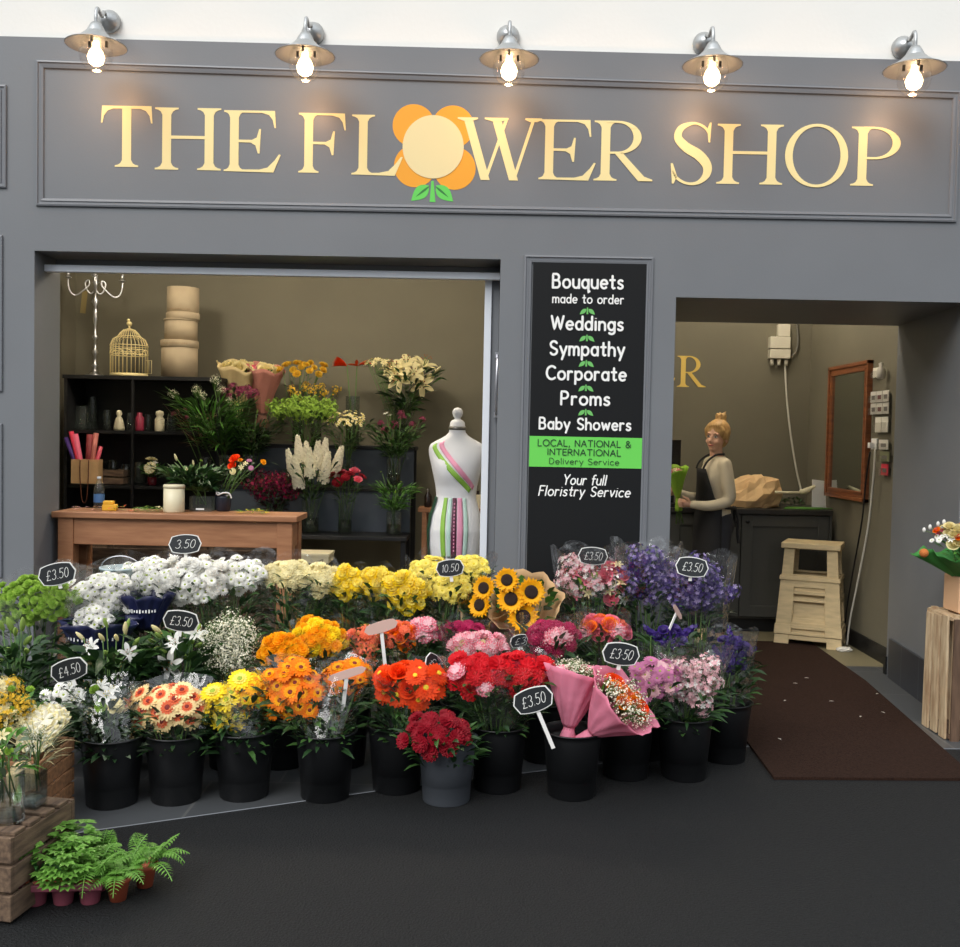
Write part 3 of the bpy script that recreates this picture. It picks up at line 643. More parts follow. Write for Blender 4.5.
H['pchr'] = daisy('pink_chrysanthemum_head', .034, 14, P_MP, D_GR, .16, 3); H['lchr'] = daisy('pale_pink_chrysanthemum_head', .034, 14, P_LP, D_GR, .16, 3)
H['lily'] = lily('white_lily_head', .085, P_WH, D_ST); H['clily'] = lily('cream_lily_head', .12, P_CR, D_ST); H['bud'] = bud('lily_bud', .040, P_GB); H['wbud'] = bud('white_lily_bud', .042, P_CR)
H['frees'] = lily('freesia_head', .034, P_CR, D_YE); H['pfrees'] = lily('pink_freesia_head', .036, P_PK, D_YE); H['wfrees'] = lily('white_freesia_head', .036, P_WH, D_YE)
H['stat'] = spray('statice_spray', .045, P_PU, 34, .011, P_LV, .10); H['delph'] = spike('purple_spike', .12, .016, P_DP, 26, .018, m2=P_PU); H['lis'] = rose('purple_lisianthus_head', .030, P_DP, P_PU, (5, 4, 3))
H['stock'] = spike('cream_stock_spike', .20, .034, P_IV, 70, .021)
H['gyp'] = spray('gypsophila_spray', .06, P_IV, 90, .0045, h=.10)
H['dill'] = spray('green_umbel', .05, P_LG, 50, .010, h=.08); H['ystat'] = spray('yellow_solidaster_spray', .05, P_MU, 36, .010, h=.10)
H['sedum'] = spray('dusky_pink_cluster', .045, pm('dusky_pink', (150, 70, 96)), 60, .012, h=.05)
H['tiny_d'] = daisy('small_white_daisy_head', .018, 10, P_CR, D_YE, .32, 1); H['ycras'] = pompon('yellow_button_head', .030, P_MU, n=(12, 10, 7, 5))
H['wax'] = spray('waxflower_spray', .06, P_LP, 30, .013, P_WH, .09); H['heath'] = spray('burgundy_spray', .06, P_BG, 44, .012, P_MG, .10)
H['bop'] = spike('red_spike_head', .10, .02, P_RO, 14, .05, 3); H['lisp'] = rose('pale_lisianthus_head', .034, P_LP, P_CR, (5, 4, 3)); H['alst'] = lily('coral_alstroemeria_head', .034, P_CO, D_YE)
H['pyt'] = pompon('yellow_tuft_head', .040, P_YE, P_PY, n=(18, 16, 13, 9))
# ------------------------------------------------------------------ leaves
LEAF = mat('mid_green_leaf', (62, 98, 44), .5, trans=.2, rndvar=.2); LEAFDK = mat('dark_green_leaf', (40, 68, 36), .4, trans=.15, rndvar=.2); LEAFLT = mat('bright_green_leaf', (92, 146, 58), .5, trans=.3, rndvar=.15); LEAFGY = mat('grey_green_leaf', (110, 126, 100), .6, trans=.2, rndvar=.15)
def leaf(mb, p, d, L, w, m, droop=.3, roll=0, seg=3):
    d = V(d).normalized(); side = d.cross(V((0, 0, 1)))
    side = side.normalized() if side.length > 1e-3 else V((1, 0, 0)); up = side.cross(d)
    if roll: q = Quaternion(d, roll); side = q @ side; up = q @ up
    vs = []; fs = []
    for i in range(seg+1):
        t = i/seg; c = V(p)+d*(L*t)-V((0, 0, 1))*(droop*L*t*t)
        ww = w*(math.sin(PI*(.10+.85*t)) if 0 < i < seg else (.15 if i == 0 else .03))
        vs += [c-side*ww/2+up*ww*.15, c, c+side*ww/2+up*ww*.15]
    for i in range(seg):
        for k in (0, 1): j = i*3+k; fs.append((j, j+1, j+4, j+3))
    mb.add(vs, fs, m, True)
def frond(mb, p, d, L, w, m, n=12, droop=.6):
    """a pinnate frond"""
    d = V(d).normalized(); pts = []
    for i in range(n+1):
        t = i/n; pts.append(V(p)+d*(L*t)-V((0, 0, 1))*(droop*L*t*t))
    mb.tube(pts, .0018, 3, m, smooth=False)
    for i in range(1, n+1):
        t = i/n; ax = (pts[i]-pts[i-1]).normalized(); side = ax.cross(V((0, 0, 1))); side = side.normalized() if side.length > .01 else V((1, 0, 0))
        l = w*math.sin(PI*(.08+.88*t))
        for s in (-1, 1): leaf(mb, pts[i], side*s+ax*.35, l, l*.30, m, .25, 0, 2)
def foliage(R_, zlo, zhi, r0, r1, n, L, w, mats, kind='leaf', up=.5, c=(0, 0)):
    mb = MB()
    for i in range(n):
        t = R_.random(); a = R_.uniform(0, 2*PI); rr = (r0+(r1-r0)*t)*math.sqrt(R_.uniform(.15, 1))
        p = V((c[0]*t+rr*math.cos(a), c[1]*t+rr*math.sin(a), zlo+(zhi-zlo)*t)); d = V((math.cos(a)*.8, math.sin(a)*.8, up+R_.uniform(-.3, .6)))
        l = L*R_.uniform(.6, 1.2)
        if kind == 'frond': frond(mb, p, d, l, w, R_.choice(mats), 9)
        else: leaf(mb, p, d, l, w*R_.uniform(.7, 1.2), R_.choice(mats), R_.uniform(.1, .5), R_.uniform(-.6, .6))
    return mb
CELLO = clear('cellophane', base=.03, edge=.6, rough=.1, bump=1, bscale=12, milky=.01)
FILMW = clear('frosted_film', base=.07, edge=.7, rough=.12, bump=1, bscale=14, milky=.03)
def cone_film(R_, z0, z1, r0, r1, m, c=(0, 0), open_=1.0, spikes=4, n=36, a0=0, rimdrop=0, flare=0, nv=8, crump=.05):
    mb = MB(); ph = [R_.uniform(0, 6) for _ in range(4)]
    def fn(u, v):
        a = a0+2*PI*u*open_; cr = 1+crump*math.sin(7*a+ph[0]+3*v)*v+crump*.6*math.sin(13*a+ph[1]-4*v)
        r = (r0+(r1-r0)*v**.85+flare*v**4)*cr; rim = (z1-z0)*(.10*abs(math.sin(spikes/2*a+ph[2]))*v**3-rimdrop*(.5+.5*math.cos(a+PI/2))*v**2)
        return (c[0]*v+r*math.cos(a), c[1]*v+r*math.sin(a), z0+(z1-z0)*v+rim)
    mb.grid(fn, n, nv, m, True, closeu=(open_ >= 1)); return mb
# ------------------------------------------------------------------ a bunch of cut flowers standing in a bucket or vase
def bunch(label, c, base, heads, n, R, hs=1.0, leaves=('leaf', 60, .09, .022, (LEAF, LEAFDK)), sleeve=None, group=None, axis=(0, -.75, .65), name='flower_bunch', cover=1.25, seed=None, jit=.25, stems=10, part='flower', cat='flowers', extra=None, hz=None, fr0=.05):
    R_ = random.Random(seed if seed is not None else label); c = V(c); base = V(base)
    t = thing(name, label, cat, base, 0, group); rel = c-base; ax = V(axis).normalized()
    q = V((0, 0, 1)).rotation_difference(ax); pts = []
    N_ = n
    for i in range(N_):
        ct = 1-(1-math.cos(cover))*(i+.5)/N_; st = math.sqrt(1-ct*ct); a = i*2.39996
        d = q @ V((st*math.cos(a), st*math.sin(a), ct))
        k = 1+R_.uniform(-jit, .08)
        pts.append((V((d.x*R[0]*k, d.y*R[1]*k, d.z*R[2]*k)), d))
    hd = [h for h, w in heads for _ in range(w)]
    for p, d in pts:
        hh = R_.choice(hd); o = link(part, H[hh], t, rel+p)
        face = (d*.7+ax*.5+V((R_.uniform(-.25, .25), R_.uniform(-.25, .25), R_.uniform(-.1, .3)))) if hz is None else (d*.25+V((0, 0, 1))*hz)
        o.rotation_euler = (aim(face) @ Rz(R_.uniform(0, 6))).to_euler(); o.scale = [hs*R_.uniform(.85, 1.15)]*3
    mb = MB(); fo = V((0, 0, .03))
    for i in range(min(stems, n)):
        p = rel+pts[(i*max(1, n//stems)) % n][0]*.9; f = fo+V((R_.uniform(-.04, .04), R_.uniform(-.04, .04), 0))
        mb.tube([f, f.lerp(p, .5)+V((0, 0, .02)), p], .0028, 4, STEMG)
    mb.obj('stems', t)
    if leaves:
        k, nl, L, w, ms = leaves; zl = min(.25, rel.z*.5); zt = rel.z+R[2]*.15
        foliage(R_, zl, zt, fr0, max(R[0], R[1])*1.0, nl, L, w, ms, k, c=(rel.x, rel.y)).obj('foliage', t)
    if sleeve:
        z0 = sleeve.get('z0', .16); cone_film(R_, z0, rel.z+R[2]*sleeve.get('top', .9), sleeve.get('r0', .06), max(R[0], R[1])*sleeve.get('k', 1.1), sleeve.get('m', CELLO), (rel.x, rel.y), flare=.01, rimdrop=sleeve.get('drop', .12)).obj('sleeve', t)
    return t
# ------------------------------------------------------------------ buckets
def bucket_mesh(m, r=.128, h=.285):
    mb = MB(); mb.lathe([(r*.78, .0), (r*.80, .004), (r*.93, h*.82), (r*.94, h*.82), (r*.96, h*.86), (r*.98, h*.97), (r*1.06, h*.985), (r*1.06, h), (r*.985, h), (r*.97, h*.9), (r*.80, .02), (.001, .018)], 32, m, cap=True)
    return mb
GREYB = mat('grey_plastic', (70, 74, 80), .4, bump=.05, bscale=200); BUCKB = bucket_mesh(BLACKP).mesh('bucket'); BUCKG = bucket_mesh(GREYB, .125, .27).mesh('bucket')
HB = MB(); HB.tube([(.134*math.cos(a), .134*math.sin(a)*.55-.06, .285-.05-.02*math.sin(a)) for a in [PI*i/16 for i in range(17)]], .0025, 5, BLACKP)
_bk = {}
def bucket(x, y, label, me=None, group='black flower buckets', s=1.0):
    o = link('flower_bucket', me or BUCKB, None, (x, y, 0)); tag(o, label, 'bucket', group); o.rotation_euler = (0, 0, rnd.uniform(0, 6)); o.scale = (s, s, s); return o
# ------------------------------------------------------------------ price signs
CHALK = mat('chalk_white', (232, 232, 228), .7); SLATEB = mat('slate_black', (36, 39, 42), .45); TANP = mat('back_of_sign', (206, 172, 160), .5)
def plaque(k, hw, hh):
    """rounded bracket outline"""
    out = []
    for i in range(9): t = -1+i/4; out.append((hw*.80*t*k, hh*k*(.78+.22*(1-t*t))))
    out.append((hw*k, 0))
    for i in range(9): t = 1-i/4; out.append((hw*.80*t*k, -hh*k*(.78+.22*(1-t*t))))
    out.append((-hw*k, 0)); return out
def price_sign(px, py, Y, w, text, label, yaw=0, roll=0, tilt=0, stick=.25, back=False, squash=1, sroll=None):
    """w is the width of the plaque in metres"""
    c = at(px, py, Y=Y); t = thing('price_sign', label, 'sign', c, 0, 'price signs in the flowers'); hw = w/2; hh = w*.30*squash
    T = Rz(yaw) @ Rx(tilt) @ Ry(roll); mb = MB()
    mb.prism(plaque(1, hw, hh), 0, .004, TANP if back else CHALK, T); 
    if not back: mb.prism(plaque(.95, hw*.985, hh*.97), -.0015, 0, SLATEB, T)
    mb.obj('plaque', t)
    if text and not back:
        mb = MB(); strokes(mb, text, w*.58, hh*.85, T @ Tr(0, -.001, -hh*.42), CHALK, w*.015, .25, .16); mb.obj('lettering', t)
    mb = MB(); T2 = Rz(yaw) @ Ry(roll if sroll is None else sroll); mb.box((-.008, .0042, -stick), (.008, .008, -hh*.2), WHITEP, T2); mb.obj('stick', t)
    return t
# ------------------------------------------------------------------ the flower buckets in front of the shop
def fb(px, py, Y, rpx, rpy, label, heads, n, hs=1, base=None, dep=.6, **k):
    s = (Y+5.55)/1000; c = at(px, py, Y=Y); rx, rz = rpx*s, rpy*s
    ry = max(rx*dep, .05); c = c+V((0, ry*.2, 0)); k.setdefault('leaves', ('leaf', 150 if Y < -.6 else 230, .10, .024, (LEAF, LEAFDK, LEAFDK))); k.setdefault('fr0', .12)
    if base is None: base = (c.x, c.y+.05)
    return bunch(label, c, (base[0], base[1], .022), heads, n, (rx, ry, rz*1.1), hs, **k)
# buckets: front row where the photograph shows them, further rows behind
bx = {}
for key, px, py, lb, g in (('b1', 112, 811, 'black bucket at the left end of the front row, under the cream carnations', 0), ('b2', 176, 807, 'black bucket holding the peach gerberas', 0), ('b3', 244, 803, 'black bucket holding the yellow gerberas', 0),
       ('b4', 325, 804, 'black bucket holding the bright orange gerberas', 0), ('b5', 396, 796, 'black bucket holding the red-orange roses, behind the grey bucket', 0), ('b6', 446, 808, 'dark grey bucket holding the crimson carnations', 1),
       ('b7', 497, 795, 'black bucket holding the bright red carnations', 0), ('b8', 571, 802, 'black bucket holding the pink wrapped bouquets and a price sign', 0), ('b9', 625, 782, 'black bucket half hidden behind the pink wrapped bouquets', 0),
       ('b10', 683, 783, 'black bucket at the right end of the front row holding film-wrapped pink flowers', 0)):
    p = at(px, py, Z=0); y = p.y+.10
    bucket(p.x*(5.55+y)/(5.55+p.y), y, lb, BUCKG if g else BUCKB, 'buckets in the front row'); bx[key] = (p.x*(5.55+y)/(5.55+p.y), y)
def back_bucket(key, px, Y, lb, g='buckets in the back rows', dx=0):
    x = at(px, 600, Y=Y).x; bucket(x, Y, lb, None, g); bx[key] = (x, Y)
for key, px, Y, lb in (('m1', 20, -1.25, 'left end bucket of the middle row, under dark green buds'), ('m2', 112, -1.10, 'middle row bucket under the open white lilies'), ('m3', 176, -1.0, 'middle row bucket under the green lily buds'), ('m4', 234, -.98, 'middle row bucket under the gypsophila'),
       ('m5', 284, -.95, 'middle row bucket under the golden chrysanthemums'), ('m6', 345, -.92, 'middle row bucket under the amber chrysanthemums'), ('m7', 405, -.86, 'middle row bucket under the coral and pink carnations'), ('m8', 470, -.84, 'middle row bucket under the pale pink bunches'),
       ('m9', 548, -.78, 'middle row bucket under the magenta carnations'), ('m10', 612, -.72, 'middle row bucket under the pink roses'), ('m11', 728, -.72, 'middle row bucket at the right end under deep purple flowers'), ('m12', 650, -.70, 'middle row bucket behind the pink chrysanthemums')):
    back_bucket(key, px, Y, lb)
for key, px, Y, lb in (('r1', 40, -.72, 'back row bucket under the lime green chrysanthemums'), ('r2', 98, -.62, 'back row bucket under the film-wrapped white chrysanthemums'), ('r3', 160, -.50, 'back row bucket under the white pompons'), ('r4', 222, -.46, 'back row bucket under the massed white chrysanthemums'),
       ('r5', 290, -.42, 'back row bucket under the cream carnations'), ('r6', 352, -.40, 'back row bucket under the yellow tufted flowers'), ('r7', 440, -.38, 'back row bucket under the pale yellow chrysanthemums'), ('r8', 510, -.42, 'back row bucket under the sunflowers'),
       ('r9', 590, -.36, 'back row bucket under the pink and cream freesias'), ('r10', 650, -.34, 'back row bucket under the purple statice'), ('r11', 700, -.40, 'back row bucket at the right end under the lavender sprays')):
    back_bucket(key, px, Y, lb)
BG = 'flower bunches in the back row'; MG = 'flower bunches in the middle row'; FG = 'flower bunches in the front row'
SL = dict(k=1.12, top=.9, z0=.25, r0=.115)
SLW = dict(k=1.15, top=1.1, z0=.25, r0=.11, m=FILMW, drop=.0)
D2 = (LEAF, LEAFDK); D1 = (LEAFDK,)
# --- back row
fb(36, 606, -.78, 44, 24, 'lime green pompon chrysanthemums in red-edged film at the far left', [('gpom', 1)], 98, 1.12, bx['r1'], group=BG, sleeve=SL)
fb(100, 603, -.70, 36, 26, 'white chrysanthemums wrapped in clear film behind the white lilies', [('wchrys', 1)], 64, 1.1, bx['r2'], group=BG, sleeve=SLW)
fb(92, 622, -.86, 20, 14, 'small low bunch of white chrysanthemums left of the dark blue sleeve', [('wchrys', 1)], 22, 1.0, bx['r2'], group=BG, sleeve=SLW)
fb(150, 583, -.52, 34, 22, 'white chrysanthemum bunch under the left price sign on a white stick', [('wchrys', 1)], 64, 1.05, bx['r3'], group=BG, sleeve=SL)
fb(193, 588, -.54, 38, 26, 'largest white pompon chrysanthemum bunch in the back row', [('wchrys', 2), ('wpom', 1)], 84, 1.1, bx['r4'], group=BG, sleeve=SL)
fb(238, 580, -.44, 32, 20, 'white chrysanthemum bunch beside the cream carnations', [('wchrys', 1)], 60, 1.05, bx['r4'], group=BG, sleeve=SL)
fb(288, 578, -.40, 27, 14, 'cream carnations in clear film next to the white chrysanthemums', [('ccarn', 1)], 26, 1.05, bx['r5'], group=BG, sleeve=SL)
fb(322, 584, -.42, 18, 17, 'pale cream carnations left of the tufted yellow flowers', [('ccarn', 1)], 18, 1.1, bx['r5'], group=BG, sleeve=SL)
fb(348, 589, -.42, 18, 16, 'yellow tufted chrysanthemums in printed film, left bunch of three', [('pyt', 1)], 18, .95, bx['r6'], group=BG, sleeve=SL)
fb(377, 588, -.42, 17, 15, 'yellow tufted chrysanthemums in printed film, middle bunch of three', [('pyt', 1)], 16, .95, bx['r6'], group=BG, sleeve=SL)
fb(405, 598, -.52, 22, 20, 'bright yellow tufted chrysanthemums, lowest bunch of three', [('pyt', 1)], 24, 1.0, bx['r6'], group=BG, sleeve=SL)
fb(430, 574, -.34, 21, 14, 'pale yellow chrysanthemums behind the black price sign', [('pyc', 1)], 26, 1.0, bx['r7'], group=BG, sleeve=SL)
fb(470, 573, -.34, 22, 14, 'pale yellow chrysanthemums directly in front of the dress form', [('pyc', 1)], 26, 1.0, bx['r7'], group=BG, sleeve=SL)
fb(449, 591, -.46, 24, 14, 'pale yellow chrysanthemums below the black price sign', [('pyc', 1)], 26, 1.0, bx['r7'], group=BG, sleeve=SL)
fb(583, 585, -.34, 26, 24, 'pink and cream freesias below the services board', [('pfrees', 2), ('frees', 2), ('wax', 2), ('gpom', 1)], 34, 1.0, bx['r9'], group=BG, sleeve=SLW, jit=.4)
fb(612, 590, -.38, 16, 26, 'white freesias beside the purple statice', [('wfrees', 2), ('frees', 1), ('prose', 1)], 20, .95, bx['r9'], group=BG, jit=.4)
fb(646, 588, -.34, 30, 30, 'purple statice left of the black and white price sign', [('stat', 3), ('delph', 1)], 34, 1.0, bx['r10'], group=BG, jit=.5, sleeve=SLW)
fb(696, 596, -.40, 32, 28, 'lavender and purple statice at the right end of the back row', [('stat', 3), ('delph', 1)], 36, 1.0, bx['r11'], group=BG, jit=.5, sleeve=SLW)
# --- middle row
fb(12, 650, -1.20, 26, 28, 'dark green lily buds at the left edge below the lime chrysanthemums', [('bud', 1)], 9, .9, bx['m1'], group=MG, leaves=('leaf', 220, .12, .035, D1+D2), jit=.4)
fb(112, 655, -1.08, 40, 28, 'open white lilies among broad dark leaves', [('lily', 2), ('bud', 4), ('wbud', 2)], 13, .7, bx['m2'], group=MG, leaves=('leaf', 260, .15, .048, D1+D2), jit=.3)
fb(178, 648, -1.0, 34, 30, 'green lily buds with a few white blooms left of the gypsophila', [('bud', 5), ('wbud', 1), ('lily', 1)], 18, .8, bx['m3'], group=MG, leaves=('leaf', 240, .14, .044, D1+D2), jit=.3)
fb(232, 655, -.98, 24, 30, 'airy white gypsophila bunch between lilies and golden flowers', [('gyp', 1)], 34, .9, bx['m4'], group=MG, leaves=('leaf', 90, .07, .008, (LEAF,LEAFDK)), jit=.6)
fb(285, 656, -.98, 26, 17, 'golden yellow chrysanthemums right of the gypsophila', [('gold', 1)], 34, 1.0, bx['m5'], group=MG)
fb(322, 644, -.92, 28, 18, 'amber chrysanthemums behind the golden yellow ones', [('gold', 3), ('ypom', 1)], 36, .95, bx['m6'], group=MG, sleeve=SL)
fb(312, 630, -.80, 15, 9, 'small tuft of amber chrysanthemums topmost behind the golden bunches', [('gold', 1)], 9, .95, bx['m5'], group=MG)
fb(362, 652, -.90, 16, 22, 'coral alstroemerias left of the plain price sign stick', [('alst', 2), ('ccoral', 1)], 20, .95, bx['m6'], group=MG, sleeve=SL)
fb(400, 638, -.82, 20, 12, 'soft orange and coral roses behind the red-orange roses', [('orose', 2), ('ccoral', 1)], 13, .9, bx['m7'], group=MG, sleeve=SL)
fb(423, 632, -.78, 13, 11, 'pale pink carnations left of the small slate sign', [('pcarn', 1)], 6, .9, bx['m7'], group=MG)
fb(462, 634, -.80, 22, 10, 'dusky magenta buds in film below the pale yellow chrysanthemums', [('mcarn', 2), ('heath', 1)], 14, .75, bx['m8'], group=MG, sleeve=SL)
fb(478, 650, -.98, 30, 14, 'pale pink and cream alstroemerias above the red carnations', [('pcarn', 2), ('ccarn', 1), ('lisp', 2), ('wfrees', 1)], 22, .8, bx['m8'], group=MG, sleeve=SLW)
fb(552, 640, -.82, 26, 16, 'magenta carnations in clear film below the sunflowers', [('mcarn', 3), ('pcarn', 1)], 24, .9, bx['m9'], group=MG, sleeve=SLW)
fb(604, 632, -.74, 22, 12, 'peach pink roses behind the pink wrapped bouquets', [('prose', 2), ('orose', 1), ('pcarn', 1)], 15, .85, bx['m10'], group=MG, sleeve=SLW)
fb(732, 660, -.72, 20, 22, 'deep purple lisianthus at the right end of the stand', [('lis', 3), ('delph', 2)], 22, .9, bx['m11'], group=MG, sleeve=SLW, jit=.5)
fb(668, 640, -.66, 26, 16, 'dark purple lisianthus with green leaves behind the film-wrapped pink flowers', [('lis', 2), ('delph', 1)], 12, .9, bx['m12'], group=MG, jit=.5, leaves=('leaf', 160, .09, .02, D2))
# --- front row
fb(62, 700, -1.35, 24, 14, 'small white blossoms with grey leaves beside the cream carnations', [('wchrys', 1), ('wfrees', 2)], 14, .9, bx['b1'], group=FG, leaves=('leaf', 200, .09, .024, (LEAFGY, LEAFDK, LEAFDK)), jit=.5)
fb(103, 705, -1.38, 26, 22, 'cream carnations and white blossoms low in the left end bucket', [('ccarn', 2), ('wfrees', 2), ('gpom', 1)], 8, 1.15, bx['b1'], group=FG, leaves=('leaf', 260, .10, .026, (LEAFGY, LEAFDK, LEAFDK)), jit=.4, sleeve=SL)
fb(172, 710, -1.38, 42, 22, 'peach gerberas with red centres in the front row', [('gerb_p', 1)], 21, .95, bx['b2'], group=FG, sleeve=SL)
fb(222, 715, -1.36, 20, 24, 'lemon yellow gerberas left of the golden ones', [('gerb_y', 1)], 7, .95, bx['b3'], group=FG, sleeve=SL)
fb(248, 700, -1.32, 22, 24, 'golden yellow gerberas between the lemon and orange gerberas', [('gerb_g', 2), ('gerb_y', 1)], 9, .85, bx['b3'], group=FG, sleeve=SL)
fb(292, 700, -1.34, 32, 34, 'bright orange gerberas, largest orange bunch of the front row', [('gerb_o', 1)], 22, .95, bx['b4'], group=FG, sleeve=SL)
fb(345, 680, -1.22, 24, 16, 'orange gerberas behind the tilted pink-edged sign', [('gerb_o', 1)], 11, .9, bx['b4'], group=FG, sleeve=SL)
fb(408, 690, -1.28, 36, 24, 'red-orange roses above the crimson carnations', [('gerb_c', 3), ('gerb_r', 1)], 14, .95, bx['b5'], group=FG, sleeve=SL)
fb(436, 738, -1.46, 42, 20, 'crimson carnations in the dark grey bucket', [('dcarn', 1)], 17, .85, bx['b6'], group=FG, jit=.3)
fb(474, 680, -1.24, 30, 20, 'bright red carnations left bunch in the black bucket', [('rcarn', 7), ('pcarn', 1)], 17, .95, bx['b7'], group=FG, sleeve=SL)
fb(522, 678, -1.20, 30, 20, 'bright red carnations right bunch beside the slate sign', [('rcarn', 3), ('dcarn', 1)], 17, .95, bx['b7'], group=FG, sleeve=SL)
fb(654, 684, -1.16, 28, 22, 'mauve pink chrysanthemums right of the pink paper bouquets', [('pchr', 3), ('lchr', 1)], 30, .95, bx['b9'], group=FG, sleeve=SL)
fb(692, 690, -1.06, 32, 26, 'pale pink spray flowers in frosted film at the right end', [('wax', 3), ('lchr', 1)], 26, .9, bx['b10'], group=FG, sleeve=dict(k=1.2, top=1.3, z0=.2, r0=.08, m=FILMW, drop=0), jit=.4)
# ------------------------------------------------------------------ paper-wrapped bouquets
PINKP = mat('pink_tissue_paper', (238, 146, 172), .7, trans=.3, bump=.5, bscale=16, var=.06, vscale=8); KRAFT = mat('kraft_paper', (206, 168, 122), .75, trans=.15, bump=.5, bscale=14, var=.08, vscale=6)
def wrapped(name, label, tie, mouth, r, paper, heads, n, hs, group, fill=None, part='flower', open_r=1.0, nr=.03, dome=.5, spikes=5, extra_leaf=None, rimdrop=.1, facecam=.3):
    """paper cone from the tie point to the mouth, flowers domed out of it, stems below the tie"""
    tie = V(tie); mouth = V(mouth); ax = mouth-tie; L = ax.length; u = ax.normalized(); t = thing(name, label, 'flowers', tie, 0, group)
    R_ = random.Random(label); T = aim(u)
    mb = cone_film(R_, 0, L, nr, r, paper, spikes=spikes, flare=r*.15, rimdrop=rimdrop, n=48, nv=12, crump=.07); mb.v = [tuple(T @ V(v)) for v in mb.v]; mb.obj('paper_wrap', t, solid=.001)
    # the gathered paper below the tie
    mb = cone_film(R_, 0, -.09, nr, nr*2.0, paper, spikes=4, n=24, nv=5, crump=.16); mb.v = [tuple(T @ V(v)) for v in mb.v]; mb.obj('paper_tail', t, solid=.001)
    mb = MB(); mb.lathe([(nr*1.05, -.012), (nr*1.15, 0), (nr*1.05, .012)], 16, paper, T, cap=False); mb.obj('tie', t)
    hd = [h for h, w in heads for _ in range(w)]
    for i in range(n):
        q = math.sqrt((i+.5)/n)*.82*r*open_r; a = i*2.39996; z = L*.90+dome*r*(1-(q/r)**2)
        o = link(part, H[R_.choice(hd)], t, (T @ V((q*math.cos(a), q*math.sin(a), z)))+V((0, 0, 0)))
        d = (T.to_3x3() @ V((q*math.cos(a)/r*.9, q*math.sin(a)/r*.9, 1))).normalized()+V((0, -facecam, 0)); o.rotation_euler = (aim(d) @ Rz(R_.uniform(0, 6))).to_euler(); o.scale = [hs*R_.uniform(.9, 1.1)]*3
    mb = MB()
    for i in range(9):
        a = i*2.4; q = .5*r; mb.tube([T @ V((q*math.cos(a), q*math.sin(a), L*.95)), T @ V((.012*math.cos(a), .012*math.sin(a), 0)), T @ V((.03*math.cos(a+2), .03*math.sin(a+2), -.20))], .0025, 4, STEMG)
    mb.obj('stems', t)
    if fill: 
        mb = MB()
        for i in range(fill[0]):
            a = R_.uniform(0, 6.28); q = r*.85*math.sqrt(R_.random()); p = T @ V((q*math.cos(a), q*math.sin(a), L*.85+.1*r)); leaf(mb, p, T.to_3x3() @ V((math.cos(a)*.7, math.sin(a)*.7, 1)), fill[1], fill[2], R_.choice(fill[3]), .2, R_.uniform(-1, 1))
        mb.obj('foliage', t)
    return t
def sunflower(name, r):
    mb = MB(); R_ = random.Random(3)
    for l in range(3):
        for k in range(21): petal(mb, 2*PI*(k+.33*l)/21+R_.uniform(-.08, .08), .34*r, r*(1-.07*l)*R_.uniform(.9, 1.06), .26*r, .0, .05*r+.07*r*l, R_.uniform(-.05, .12)*r, P_SUN, 3, .05)
    for k in range(12): petal(mb, 2*PI*k/12, .2*r, 1.0*r, .3*r, -.06*r, 0, -.10*r, LEAF, 2, .05)
    mb.lathe([(.15*r, -.2*r), (.3*r, -.1*r), (.42*r, 0)], 12, STEMG, cap=False); return mb.mesh(name)
P_SUN = pm('sunflower_petal', (252, 184, 20), .06); H['sun'] = sunflower('sunflower_petals', .080)
sd = MB(); sd.lathe([(.036, -.005), (.037, .006), (.030, .013), (.018, .013), (.0001, .010)], 22, D_BR); SEED = sd.mesh('seed_disc')
def sun_wrap(label, px, py, Y, spots, bpx, bpy, bY, r):
    tie = at(bpx, bpy, Y=bY); mouth = at(px, py, Y=Y)
    t = wrapped('sunflower_bouquet', label, tie, mouth, r, KRAFT, [('sun', 1)], 0, 1, 'kraft-wrapped sunflower bouquets', fill=(26, .08, .045, (LEAF, LEAFLT)), rimdrop=.0, spikes=4)
    for sx, sy, s, dx in spots:
        p = at(sx, sy, Y=Y-.10)-tie; o = link('sunflower', H['sun'], t, p); o.rotation_euler = (aim((dx, -1, .25)) @ Rz(sx)).to_euler(); o.scale = (s, s, s)
        link('seed_disc', SEED, o, (0, 0, .004))
sun_wrap('kraft-wrapped sunflowers, the right bouquet with four open heads', 525, 604, -.50, [(511, 599, .92, -.15), (531, 592, .92, .15), (523, 617, 1.0, .0), (507, 580, .8, -.2)], 530, 640, -.24, .165)
sun_wrap('kraft-wrapped sunflowers, the left bouquet turned to the side', 484, 603, -.46, [(480, 605, .85, -.7), (484, 588, .8, -.5)], 498, 634, -.20, .12)
wrapped('pink_paper_bouquet', 'tall pink tissue bouquet, the left of two, with gypsophila and pink flowers', at(569, 728, Y=-1.26), at(577, 672, Y=-1.24), .125, PINKP, [('gyp', 2), ('prose', 1), ('pcarn', 1), ('gpom', 1)], 14, .8, 'pink paper bouquets', spikes=2, rimdrop=.0, nr=.022, open_r=.8, dome=.2, fill=(10, .06, .02, (LEAF,)))
wrapped('pink_paper_bouquet', 'leaning pink tissue bouquet with orange roses, the right of two', at(592, 733, Y=-1.30), at(625, 699, Y=-1.37), .150, PINKP, [('orose', 3), ('gerb_r', 1), ('gyp', 3)], 16, .8, 'pink paper bouquets', spikes=3, rimdrop=.1, nr=.022, open_r=.85, dome=.25, fill=(12, .06, .02, (LEAFLT,)), facecam=.6)
